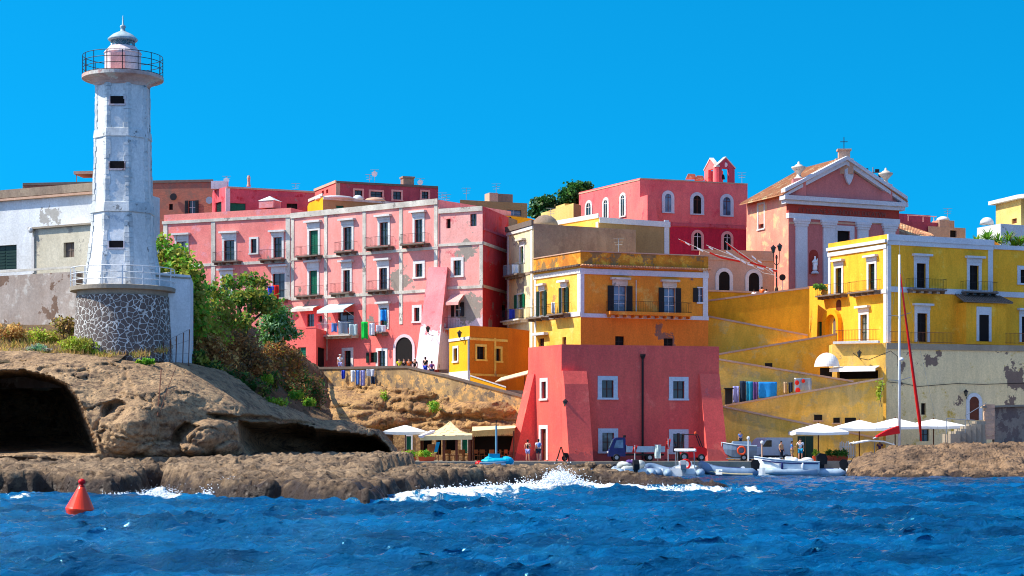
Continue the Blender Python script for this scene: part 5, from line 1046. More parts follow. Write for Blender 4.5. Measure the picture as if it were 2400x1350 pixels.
# trees on the skyline
plant('leafy_tree', 'dark green tree on the skyline beside the pink convent wall', 'tree', [(1352,448,226,32,22),(1330,462,226,26,20),(1372,438,226,18,12),(1318,478,226,24,16),(1345,475,226,30,18)], P(1345, 540, 226), 3600, .42, ['pine','dark','mid'], 'trees on the skyline', seed=60)
plant('leafy_tree', 'lower green tree on the skyline left of the cream house chimney', 'tree', [(1262,480,225,20,18),(1285,472,225,20,14),(1275,500,225,26,16),(1252,496,225,14,14),(1300,488,225,18,16)], P(1275, 545, 225), 3000, .42, ['pine','dark','sage'], 'trees on the skyline', seed=61)
r = empty('palm_bush', P(2345, 585, 186), 'spiky green palm bush on the roof terrace behind the yellow house', 'palm'); mb = MB(); rr = random.Random(9)
for px, py in ((2290, 560), (2315, 548), (2340, 556), (2365, 550), (2390, 560), (2412, 552), (2330, 568), (2375, 570), (2300, 572)):
    c = P(px, py+14, 186+rr.uniform(-.6, .6))
    for _ in range(90):
        a = rr.uniform(0, 6.28); el = rr.uniform(-.1, 1.3); L_ = rr.uniform(.9, 1.7); d = Vector((math.cos(a)*math.cos(el), math.sin(a)*math.cos(el), math.sin(el))); s_ = d.cross(Vector((0, 0, 1))).normalized()*.07; mb.mi = rr.choice((0, 0, 1, 2))
        m_ = c+d*L_*.6; e = c+d*L_+Vector((0, 0, -.25*L_)); mb.add([c-s_*.4, c+s_*.4, m_+s_, m_-s_, e], [(0, 1, 2, 3), (3, 2, 4)])
mb.build('fronds', [LF['fig'], LF['mid'], LF['olive']], r); mb = MB()
for px in (2300, 2345, 2390): mb.tube([P(px, 600, 186), P(px, 575, 186)], .12, 6)
mb.build('trunk', BARK, r)
plant('terrace_plant', 'leafy potted plant on the wall end left of the yellow balcony', 'plant', [(1920, 672, 178.6, 16, 7), (1935, 676, 178.4, 12, 6)], P(1925, 682, 178.5), 500, .2, ['dark','mid'], None, False, seed=70)
plant('wall_creeper', 'yellow-green creeper hanging on the corner quoin of the terrace wall', 'plant', [(2064, 905, 163.6, 9, 16), (2060, 925, 163.6, 7, 16)], P(2066, 945, 163.8), 420, .2, ['lime','olive'], None, False, seed=71)
# fences and rusty remains on the rock
r = empty('wire_fence', P(745, 930, 152), 'rusty wire fence with thin posts beside the dark bush', 'fence'); mb = MB(); w_ = MB()
for px in (722, 735, 748, 757): mb.tube([P(px, 935, 152), P(px, 866, 152)], .035, 5)
for py in (872, 888, 904, 920): w_.tube([P(718, py, 152), P(760, py+2, 152)], .012, 4)
for k_ in range(14): w_.tube([P(720+k_*3, 930, 152), P(720+k_*3, 870, 152)], .008, 3)
mb.build('post', M['rust'], r); w_.build('wire_mesh', M['rust'], r)
r = empty('wire_fence', P(420, 850, 110.5), 'broken rusty fence sagging down the rock below the white block', 'fence'); mb = MB(); w_ = MB(); pp = [(382, 848, 800), (398, 850, 795), (412, 852, 788), (428, 856, 780), (442, 858, 772)]
for px, y0, y1 in pp: mb.tube([P(px, y0, 110.4), P(px+2, y1, 110.4)], .03, 5)
for q in (0, .35, .7, 1): w_.tube([P(px, y0+(y1-y0)*q, 110.4) for px, y0, y1 in pp], .012, 4)
for k_ in range(30): w_.tube([P(382+k_*2, 849+k_*.35, 110.4), P(384+k_*2, 800-k_*.95, 110.4)], .006, 3)
mb.build('post', M['rust'], r); w_.build('wire_mesh', M['greymetal'], r)
mb = MB(); mb.tube([P(378, 865, 104.6), P(374, 920, 102.6), P(369, 975, 100.9)], .035, 5); mb.tube([P(412, 862, 105), P(395, 905, 103), P(376, 962, 101.1)], .02, 5); tag(mb.build('rusty_rail', M['rust']), 'thin bent rusty handrail hanging down the rock face', 'rail')
# stone wall and steps at the right
r = empty('stone_wall', P(2360, 1025, 150), 'rough grey stone wall with a pale pillar at the right edge', 'wall'); mb = MB(); a = P(2330, 1028, 150); b = P(2480, 950, 152); mb.prism([(a.x, 150, 1), (b.x, 152, 1), (b.x, 152, b.z), (a.x, 150, ZZ(955, 150))], (0, .6, 0)); mb.build('wall', M['stone'], r)
mb = MB(); a = P(2308, 950, 149.6)
for k_ in range(9):
    z0 = ZZ(1030-k_*9.2, 149.6); z1 = ZZ(1030-(k_+1)*9.2+.6, 149.6); j = random.uniform(-.05, .05); mb.box(a.x+j, a.x+.75+j*.5, 149.4+j, 150.1, z0, z1)
mb.build('pillar', M['coping'], r); mb = MB(); mb.prism([P(2304, 951, 149.3), P(2480, 946, 151.5), P(2480, 950, 151.5), P(2304, 956, 149.3)], (0, .9, 0)); mb.build('coping', M['concrete'], r)
r = empty('stone_steps', P(2270, 1020, 148.5), 'rough pale stone steps climbing the rock to the stone wall', 'steps'); mb = MB()
for k_ in range(6):
    a = P(2225+k_*14, 1024-k_*6, 148.6); mb.box(a.x, a.x+.8, 148.2+k_*.25, 151, a.z-3.5, a.z+.25)
mb.build('step', M['concrete'], r); mb = MB(); mb.tube([P(2218, 981, 148.4), P(2285, 985, 148.4)], .03, 5); mb.tube([P(2218, 981, 148.4), P(2218, 1018, 148.4)], .03, 5); mb.tube([P(2262, 984, 148.4), P(2262, 1015, 148.4)], .03, 5); mb.tube([P(2266, 972, 148.6), P(2312, 944, 149)], .03, 5); mb.tube([P(2262, 972, 148.6), P(2275, 1000, 148.6)], .025, 5); mb.build('handrail', M['greymetal'], r)
# ===== boats =====
def rib_path(L, W, rise):
    h = [(-L/2, W/2, 0), (-L*.2, W/2, 0), (L*.12, W/2*.98, rise*.15), (L*.3, W/2*.82, rise*.4), (L*.43, W/2*.45, rise*.8), (L*.475, 0, rise)]
    return h+[(x, -y, z) for x, y, z in h[-2::-1]]
def outboard(root, x, y, z, mat, s=1.0):
    mb = MB(); mb.prism([(x-.42*s, y-.17*s, z+.1*s), (x+.05*s, y-.17*s, z+.05*s), (x+.1*s, y-.15*s, z+.5*s), (x-.08*s, y-.13*s, z+.68*s), (x-.35*s, y-.13*s, z+.64*s), (x-.46*s, y-.16*s, z+.4*s)], (0, .34*s, 0))
    mb.prism([(x-.3*s, y-.07*s, z+.1*s), (x-.02*s, y-.07*s, z+.1*s), (x-.08*s, y-.05*s, z-.75*s), (x-.28*s, y-.05*s, z-.75*s)], (0, .14*s, 0)); mb.box(x-.02*s, x+.18*s, y-.12*s, y+.12*s, z-.1*s, z+.12*s)
    return mb.build('outboard_motor', mat, root, local=True)
def rib(px, Y, L, W, r, rz, label, tubem, motor=True, strake=None, rise=.3, group='inflatable boats at the quay', mm=None, ms=1.25):
    p = P(px, 1040, Y); o = empty('inflatable_boat', (p.x, Y, .0), label, 'boat', group, rz); pa = [(x, y, z+r*.75) for x, y, z in rib_path(L, W, rise)]
    fine = []
    for a, b in zip(pa, pa[1:]):
        for k in range(3): fine.append(Vector(a).lerp(Vector(b), k/3))
    fine.append(Vector(pa[-1])); n = len(fine); sm = [fine[0]]+[(fine[max(0, i-1)]+fine[i]*2+fine[min(n-1, i+1)])/4 for i in range(1, n-1)]+[fine[-1]]
    mb = MB(); e0 = sm[0]+Vector((-.35, 0, 0)); e1 = sm[-1]+Vector((-.35, 0, 0)); mb.tube([e0]+sm+[e1], [r*.35]+[r]*n+[r*.35], 12); mb.build('tube', tubem, o, local=True, smooth=True)
    if strake:
        mb = MB(); mb.tube([q+Vector((0, (r*.98 if i < n/2 else -r*.98)*min(1, abs(q.y)/(W/2)), -r*.25))+Vector((r*.98*(1-min(1, abs(q.y)/(W/2))), 0, 0)) for i, q in enumerate(sm)], .05, 5); mb.build('rubbing_strake', strake, o, local=True)
    mb = MB(); mb.prism([(-L*.48, W/2, .02), (L*.3, W*.4, .05), (L*.44, 0, .2), (L*.3, -W*.4, .05), (-L*.48, -W/2, .02)], (0, 0, .18)); mb.prism([(-L*.48, W*.3, -.25), (-L*.48, -W*.3, -.25), (L*.3, -.05, -.1), (L*.3, .05, -.1)], (0, 0, .3)); mb.build('hull', M['boatwhite'], o, local=True)
    mb = MB(); mb.box(-L*.48, -L*.44, -W/2+r, W/2-r, .1, .62); mb.build('transom', M['boatwhite'], o, local=True)
    mb = MB(); mb.tube([q+Vector((0, 0, r*.98)) for q in sm[2:-2]], .025, 4); mb.build('grab_rope', M['navy'], o, local=True)
    if motor: outboard(o, -L*.48, 0, .45, mm or M['rubber'], ms)
    return o
def seatbox(o, x0, x1, y0, y1, z0, z1, name, mat):
    mb = MB(); c = .06; mb.prism([(x0, y0, z0), (x1, y0, z0), (x1, y0, z1-c), (x1-c*1.5, y0, z1), (x0+c, y0, z1), (x0, y0, z1-c)], (0, y1-y0, 0)); return mb.build(name, mat, o, local=True)
o = rib(1703, 143.0, 4.1, 2.0, .36, R(170), 'long grey inflatable dinghy with a yellow rubbing strip and a white patch', M['boatgrey'], True, M['cyellow'] if False else M['cream'], .6)
seatbox(o, -.3, .15, -.6, .6, .2, .5, 'thwart', M['boatlight']); mb = MB(); mb.prism([(.25, 1.36, .15), (.75, 1.34, .15), (.75, 1.25, .55), (.25, 1.27, .55)], (0, .02, .0)); mb.build('patch', M['boatwhite'], o, local=True)
seatbox(o, -1.4, -1.1, -.3, .3, .2, .75, 'seat', M['boatwhite'])
o = rib(1478, 142.6, 4.8, 2.4, .36, R(96), 'pale grey inflatable with heaped white covers and a black outboard', M['boatlight'], True, None, .35, ms=1.25)
rr = random.Random(3); mb = MB()
for k in range(16): mb.blob((rr.uniform(-1.2, 1.5), rr.uniform(-.7, .7), rr.uniform(.4, 1.0)), rr.uniform(.35, .6), rr.uniform(.3, .5), rr.uniform(.2, .36), 8, 5)
mb.build('boat_cover', plain('grey_tarpaulin', col(196, 200, 192), .9, 0, .2, 2), o, local=True, smooth=True)
mb = MB()
for k in range(4): mb.blob((rr.uniform(-1.4, .5), rr.uniform(-.5, .6), rr.uniform(1.0, 1.15)), .3, .25, .15, 8, 5)
mb.build('folded_tarp', M['cpurple'], o, local=True, smooth=True)
o = rib(1545, 142.8, 3.4, 1.8, .36, R(112), 'small slate grey inflatable dinghy between two larger boats', M['boatgrey'], False, None, .4)
seatbox(o, -.2, .2, -.5, .5, .2, .5, 'thwart', M['boatwhite'])
o = rib(1606, 142.6, 4.8, 2.4, .34, R(82), 'white and grey inflatable with a sun canopy, console and red lifebuoy', M['boatlight'], True, None, .35, mm=M['greymetal'], ms=1.2)
seatbox(o, -.1, .5, -.5, .5, .3, 1.15, 'console', M['boatwhite']); seatbox(o, -1.2, -.7, -.7, .7, .3, .75, 'seat', M['canvas'])
mb = MB()
for x, y in ((-.6, -.75), (-.6, .75), (1.0, -.7), (1.0, .7)): mb.tube([(x, y, .5), (x, y*.9, 2.05)], .03, 5)
mb.build('canopy_frame', M['greymetal'], o, local=True); mb = MB(); mb.prism([(-.8, -.8, 2.0), (-.5, -.8, 2.12), (.8, -.8, 2.12), (1.2, -.8, 1.95), (1.2, -.8, 1.9), (-.8, -.8, 1.95)], (0, 1.6, 0)); mb.build('sun_canopy', M['canvas'], o, local=True)
mb = MB(); mb.torus((-1.5, -.1, .95), .33, .085, 'x', 18, 8); mb.build('lifebuoy', M['red'], o, local=True, smooth=True)
def hullboat(px, Y, L, W, hgt, rz, label, mat, z0=0.0, name='motor_boat', group=None, stripe=None):
    p = P(px, 1040, Y); o = empty(name, (p.x, Y, z0), label, 'boat', group, rz); sec = []
    for i in range(9):
        s = i/8; x = -L/2+L*s; w = W/2*(1-max(0, (s-.45)/.55)**2.2)+.01; k = hgt*(.9+.35*s*s); b = -.35+.45*max(0, (s-.6)/.4)**2
        sec.append([(x, -w, k), (x, -w*.93, k*.45), (x, -w*.55, b+.1), (x, 0, b), (x, w*.55, b+.1), (x, w*.93, k*.45), (x, w, k)])
    mb = MB(); vs = [v for s_ in sec for v in s_]; fs = [(i*7+j, i*7+j+1, i*7+j+8, i*7+j+7) for i in range(8) for j in range(6)]+[tuple(range(7)), tuple(range(62, 55, -1))]; mb.add(vs, fs); mb.build('hull', mat, o, local=True)
    mb = MB(); mb.add([(s_[0][0], s_[0][1]*.96, s_[0][2]-.06) for s_ in sec]+[(s_[6][0], s_[6][1]*.96, s_[6][2]-.06) for s_ in sec], [(i, i+1, i+10, i+9) for i in range(8)]); mb.build('deck', M['boatlight'] if mat is not M['boatwhite'] else M['canvas'], o, local=True)
    mb = MB()
    for j in (0, 6): mb.tube([Vector(s_[j]) for s_ in sec], .06, 6)
    mb.build('gunwale', stripe or M['boatlight'], o, local=True); return o
o = hullboat(1843, 145.2, 5.0, 2.0, 1.2, R(175), 'white motor boat with a high bow and black outboards, biggest at the quay', M['boatwhite'])
mb = MB(); mb.tube([(-2.3, .97, .28), (-.5, 1.03, .3), (.9, .98, .34), (1.6, .7, .4)], .27, 10); mb.build('tube', M['boatlight'], o, local=True, smooth=True)
outboard(o, -2.45, .45, .75, M['rubber'], 1.5); outboard(o, -2.45, -.45, .75, M['rubber'], 1.5); seatbox(o, -.5, .1, -.4, .4, .8, 1.5, 'console', M['boatwhite']); seatbox(o, -1.6, -.9, -.6, .6, .8, 1.1, 'seat', M['canvas'])
rr = random.Random(8); mb = MB()
for k in range(9): mb.blob((rr.uniform(-1.9, 1.2), rr.uniform(-.6, .6), rr.uniform(1.15, 1.3)), rr.uniform(.25, .5), rr.uniform(.2, .4), rr.uniform(.12, .25), 8, 5)
mb.build('canvas_cover', M['canvas'], o, local=True, smooth=True); mb = MB(); mb.tube([(-2.4, 1.0, .95), (-.3, 1.03, .98), (.9, .96, 1.05), (1.9, .5, 1.2)], .05, 5); mb.build('rubbing_strake', M['navy'], o, local=True)
for x in (-1.2, .4): mb = MB(); mb.blob((x, 1.12, .75), .11, .1, .28, 8, 6); mb.build('fender', M['cwhite'] if x < 0 else M['navy'], o, local=True)
mb = MB(); mb.tube([(1.4, -.5, .9), (1.3, -.5, 1.4), (.4, -.75, 1.4), (.3, -.8, .9)], .02, 5); mb.tube([(1.5, .5, .9), (1.3, .55, 1.4), (.3, .8, 1.4), (.2, .85, .9)], .02, 5); mb.build('bow_rail', M['greymetal'], o, local=True)
o = hullboat(1390, 144.4, 3.2, 1.4, .45, R(176), 'low white rowing boat with a blue side left of the heaped covers', M['boatwhite'], stripe=M['csky']); outboard(o, -1.55, 0, .3, M['rubber'], .9)
o = rib(1927, 145.2, 3.0, 1.6, .32, R(168), 'short white inflatable at the right end of the row with a black outboard', M['boatlight'], True)
o = rib(1352, 145.2, 2.6, 1.3, .2, R(20), 'tiny pale dinghy tied below the quay edge near the black board', M['boatlight'], False)
# turquoise covered craft on the rocks with its pole
o = hullboat(1163, 136.5, 2.6, 1.15, .42, R(8), 'small boat under a turquoise cover pulled up on the rocks', M['boatwhite'], .72)
mb = MB(); 
for x, y, z, a, b, c in ((0, 0, .5, 1.15, .6, .28), (.75, 0, .5, .55, .5, .36), (-.5, 0, .62, .4, .4, .25)): mb.blob((x, y, z), a, b, c, 14, 8)
mb.box(-.55, .25, -.25, .25, .72, 1.05); mb.build('boat_cover', M['teal'], o, local=True)
mb = MB(); mb.blob((-1.3, -.2, .3), .3, .3, .25, 10, 6); mb.build('fender', M['red'], o, local=True, smooth=True)
r = empty('blue_post', P(1163, 1085, 148), 'slim blue metal post standing in front of the long awning', 'post'); mb = MB(); a = P(1163, 1078, 148); mb.tube([(a.x, a.y, 1.1), (a.x, a.y, ZZ(998, 148))], .085, 8); mb.build('pole', plain('pale_blue_paint', col(110, 165, 190), .5), r); mb = MB(); mb.tube([(a.x, a.y, ZZ(998, 148)), (a.x, a.y, ZZ(985, 148))], .04, 6); mb.build('spike', M['iron'], r)
# sailing yacht behind the rock point
a = P(2108, 1040, 149); o = hullboat(2104, 149, 8.0, 2.3, .75, R(15), 'sailing yacht behind the right rock with a tall white mast and red furled sail', M['boatwhite'], name='sailing_yacht')
def wl(v, root): return Matrix.Rotation(-root.rotation_euler.z, 4, 'Z') @ (Vector(v)-Vector(root.location))
mb = MB(); zt = ZZ(597, 149); mb.tube([wl((a.x, 149, .6), o), wl((a.x, 149, zt), o)], .12, 10, .085); mast = mb.build('mast', M['whitemetal'], o, local=True, smooth=True)
mb = MB()
for py, hw in ((741, 26), (892, 26)): mb.tube([wl(P(2108-hw, py-2, 148.7), o), wl(P(2108, py, 149), o), wl(P(2108+hw, py-8, 149.3), o)], .03, 5)
mb.build('spreaders', M['greymetal'], mast, local=True)
mb = MB(); mb.blob(wl(P(2113, 842, 148.8), o), .2, .2, .15, 10, 6); mb.build('radar_dome', M['whitemetal'], mast, local=True, smooth=True); mb = MB(); mb.tube([wl((a.x, 149, zt), o), wl((a.x+.05, 149, zt+1.4), o)], .012, 4); mb.build('aerial', M['greymetal'], mast, local=True)
mb = MB(); mb.tube([wl(P(2110, 640, 149), o), wl(P(2124, 755, 149.2), o), wl(P(2142, 890, 149.6), o), wl(P(2155, 985, 149.8), o), wl(P(2159, 1034, 150), o)], [.05, .09, .12, .14, .06], 8); mb.build('furled_sail', M['red'], o, local=True, smooth=True)
mb = MB()
for q in ((2050, 1032), (2205, 1034)): mb.tube([wl(P(2108, 605, 149), o), wl(P(q[0], q[1], 149), o)], .008, 3)
mb.build('shrouds', M['greymetal'], o, local=True)
mb = MB(); mb.tube([wl(P(2106, 1004, 149), o), wl(P(2046, 1028, 149), o)], .06, 6); bo = mb.build('boom', M['whitemetal'], o, local=True); mb = MB(); mb.prism([wl(P(2102, 998, 149.1), o), wl(P(2104, 1016, 149.1), o), wl(P(2050, 1025, 149.1), o), wl(P(2052, 1021, 149.1), o), wl(P(2075, 1008, 149.1), o)], (.05, -.3, 0)); mb.build('sail_cover', M['red'], bo, local=True)
# buoy
p = P(186, 1200, 64.2); o = empty('mooring_buoy', (p.x, 64.2, -.02), 'shiny orange-red conical mooring buoy floating in the water', 'buoy', None, .3); o.rotation_euler = (R(2), R(4), .3)
BR = plain('glossy_orange_buoy', col(250, 62, 12), .2, 0, .04); BR.node_tree.nodes['Principled BSDF'].inputs['Specular IOR Level'].default_value = .6
mb = MB(); s_ = .0148; mb.lathe([(.1, -.55), (22*s_, -.35), (28*s_, .02), (33*s_, .22), (33.5*s_, .28), (32*s_, .32), (20*s_, .68), (10*s_, .97), (6*s_, 1.06)], n=32); mb.build('body', BR, o, local=True, smooth=False); mb = MB(); mb.lathe([(7*s_, 1.04), (7*s_, 1.08), (4*s_, 1.11), (4*s_, 1.16)], n=12); mb.blob((0, 0, 1.21), .13, .12, .11, 12, 8); mb.build('top_ring', M['red'], o, local=True, smooth=True)
# ===== vehicles on the quay =====
def wheel(root, x, y, z, r, w):
    mb = MB(); mb.torus((x, y, z), r*.74, r*.26, 'y', 20, 8); o = mb.build('wheel', M['rubber'], root, local=True, smooth=True); mb = MB(); mb.tube([(x, y-w*.42, z), (x, y+w*.42, z)], r*.52, 14); mb.build('rim', M['greymetal'], o, local=True)
p = P(1490, 1040, 148.9); o = empty('pickup_truck', (p.x, 148.9, 1.1), 'small navy pickup truck with a silver drop-side bed parked by the warehouse', 'truck', None, R(3))
cab = [(-2.25, .38), (-2.28, .72), (-2.18, .95), (-1.82, 1.78), (-1.62, 1.9), (-.98, 1.9), (-.9, 1.8), (-.9, .38)]
mb = MB(); mb.prism([(x, -.72, z) for x, z in cab], (0, 1.44, 0)); mb.build('cab', M['navy'], o, local=True)
for y in (-.735, .72):
    mb = MB(); mb.prism([(-1.85, y, 1.05), (-1.62, y, 1.7), (-1.1, y, 1.72), (-1.08, y, 1.05)], (0, .015, 0)); mb.build('side_window', M['bluegl'], o, local=True)
mb = MB(); mb.add([(-2.16, -.62, 1.02), (-2.16, .62, 1.02), (-1.84, .6, 1.74), (-1.84, -.6, 1.74)], [(0, 1, 2, 3)])
for v in mb.v: v.x -= .02
mb.build('windscreen', M['bluegl'], o, local=True)
for y in (-.5, .5): mb = MB(); mb.blob((-2.29, y, .72), .05, .12, .1, 10, 6); mb.build('headlight', M['whitemetal'], o, local=True)
mb = MB(); mb.box(-.86, 2.2, -.68, .68, .45, .6); mb.build('chassis', M['rubber'], o, local=True)
mb = MB(); mb.box(-.84, 2.22, -.78, .78, .72, .8); mb.box(-.84, 2.22, -.8, -.76, .803, 1.2); mb.box(-.84, 2.22, .76, .8, .803, 1.2); mb.box(-.84, -.8, -.757, .757, .803, 1.3); mb.box(2.18, 2.22, -.757, .757, .803, 1.2)
for k in range(4): mb.box(-.8+k*1.0, -.74+k*1.0, -.83, -.803, .75, 1.2)
mb.build('load_bed', M['silver'], o, local=True)
for x in (-1.62, 1.05):
    for y in (-.68, .68): wheel(o, x, y, .3, .3, .2)
mb = MB(); mb.tube([(-.95, -.3, 1.9), (-.95, -.3, 2.08)], .12, 8); mb.build('exhaust', M['rubber'], o, local=True)
p = P(1617, 1040, 149.6); o = empty('forklift', (p.x, 149.6, 1.1), 'red forklift with an open roll cage beside the right warehouse buttress', 'forklift', None, R(4))
mb = MB(); mb.prism([(-.75, -.5, .3), (1.15, -.5, .3), (1.3, -.5, .5), (1.3, -.5, 1.0), (1.05, -.5, 1.15), (.35, -.5, 1.1), (.25, -.5, .75), (-.75, -.5, .7)], (0, 1.0, 0)); mb.build('body', M['red'], o, local=True)
mb = MB()
for y in (-.48, .48):
    mb.tube([(-.7, y, .7), (-.55, y, 2.15), (.55, y, 2.12), (.95, y, 1.1)], .045, 5); mb.tube([(-.95, y*.7, .1), (-.95, y*.7, 2.25)], .07, 5)
mb.tube([(-.55, -.48, 2.15), (-.55, .48, 2.15)], .04, 5); mb.tube([(.55, -.48, 2.12), (.55, .48, 2.12)], .04, 5); mb.build('roll_cage', M['iron'], o, local=True)
mb = MB(); mb.box(-2.0, -1.0, -.4, -.28, .08, .14); mb.box(-2.0, -1.0, .28, .4, .08, .14); mb.box(-1.04, -.98, -.45, .45, .1, .7); mb.build('forks', M['iron'], o, local=True)
mb = MB(); mb.lathe([(.09, 0), (.1, .1), (.07, .2), (.02, .24)], (.45, 0, 2.15), 10); mb.build('beacon', M['orangep'], o, local=True); seatbox(o, -.1, .3, -.3, .3, .75, 1.1, 'seat', M['rubber'])
for x, r_ in ((-.55, .36), (.85, .3)):
    for y in (-.48, .48): wheel(o, x, y, r_, r_, .22)
p = P(1799, 1040, 156.5); o = empty('delivery_van', (p.x, 156.5, 1.1), 'silver van with its lit rear painted white, parked on the quay behind the boats', 'van', None, R(28))
pr_ = [(-2.0, .35), (-2.05, .85), (-1.8, 1.05), (-1.3, 1.15), (-.75, 1.8), (-.5, 1.92), (1.9, 1.92), (2.0, 1.8), (2.0, .35)]
mb = MB(); mb.prism([(x, -.85, z) for x, z in pr_], (0, 1.7, 0)); mb.build('body', M['van'], o, local=True)
for y in (-.865, .85): mb = MB(); mb.prism([(-1.15, y, 1.15), (-.7, y, 1.68), (-.2, y, 1.7), (-.2, y, 1.15)], (0, .015, 0)); mb.build('side_window', M['glass'], o, local=True)
mb = MB(); mb.box(2.003, 2.02, -.7, .7, .5, 1.75); d_ = mb.build('rear_door', M['whitemetal'], o, local=True); mb = MB(); mb.box(2.021, 2.03, -.55, .55, 1.15, 1.65); mb.build('rear_window', M['bluegl'], d_, local=True); mb = MB(); mb.box(-2.08, 2.06, -.87, .87, .22, .42); mb.build('bumper', M['rubber'], o, local=True)  # white rear door paints the sunlight on a silver body
for x in (-1.3, 1.3):
    for y in (-.78, .78): wheel(o, x, y, .3, .3, .2)
o = hullboat(1733, 151.5, 2.7, 1.5, .75, R(178), 'grey boat on a trailer by the right buttress with an orange lifebuoy', M['boatgrey'], 1.65, 'trailer_boat')
mb = MB(); mb.box(-1.5, 1.1, -.5, -.42, -.4, -.3); mb.box(-1.5, 1.1, .42, .5, -.4, -.3); mb.box(-.4, .4, -.7, .7, -.43, -.403); mb.build('trailer', M['greymetal'], o, local=True)
for y in (-.75, .75): wheel(o, -.3, y, -.27, .28, .18)
mb = MB(); mb.torus((-.1, .86, .3), .3, .08, 'y', 18, 8); mb.build('lifebuoy', M['orangep'], o, local=True, smooth=True); seatbox(o, -.9, .6, -.55, .55, .7, 1.05, 'cover', M['boatlight'])
mb = MB(); mb.tube([(1.1, 0, -.3), (1.45, 0, -.3), (1.45, 0, 1.0)], .05, 6); mb.build('winch_post', M['whitemetal'], o, local=True)
# white post lamps and red flags on the quay
for px, Y, y0, y1, lab in ((1488, 146.9, 1082, 1043, 'red and white flag on a pole behind the black outboard'), (1566, 146.9, 1082, 1028, 'red and white flag on a pole left of the forklift')):
    a = P(px, y0, Y); r = empty('flag', (a.x, Y, 1.1), lab, 'flag', 'red flags on the quay'); z1 = ZZ(y1, Y); mb = MB(); mb.tube([(a.x, Y, 1.1), (a.x, Y, z1)], .03, 5); mb.build('pole', M['whitemetal'], r)
    mb = MB(); n = 6; vs = []
    for i in range(n+1):
        z = z1-.05-(z1-1.1)*.42*i/n; wv = .05*math.sin(i*1.3); vs += [(a.x-.12-.1*i/n, Y+wv, z), (a.x+.14*(1-i/n)+.08, Y-wv, z)]
    mb.add(vs, [(2*i, 2*i+1, 2*i+3, 2*i+2) for i in range(n)]); ob = mb.build('cloth', M['cred'], r); md = ob.modifiers.new('thick', 'SOLIDIFY'); md.thickness = .02
for px, Y, y1, lab in ((1754, 149.2, 1030, 'white metal post with a round head in front of the van'), (1786, 149.0, 1040, 'short pinkish post right of the one with the round head')):
    a = P(px, 1080, Y); r = empty('mooring_post', (a.x, Y, 1.1), lab, 'post', 'posts on the quay edge'); z1 = ZZ(y1, Y); mb = MB(); mb.tube([(a.x, Y, 1.1), (a.x, Y, z1)], .06, 8); mb.build('pole', M['whitemetal'] if px < 1770 else M['coping'], r); mb = MB(); mb.blob((a.x, Y, z1+.1), .14, .14, .16, 10, 6); mb.build('cap', M['whitemetal'], r)
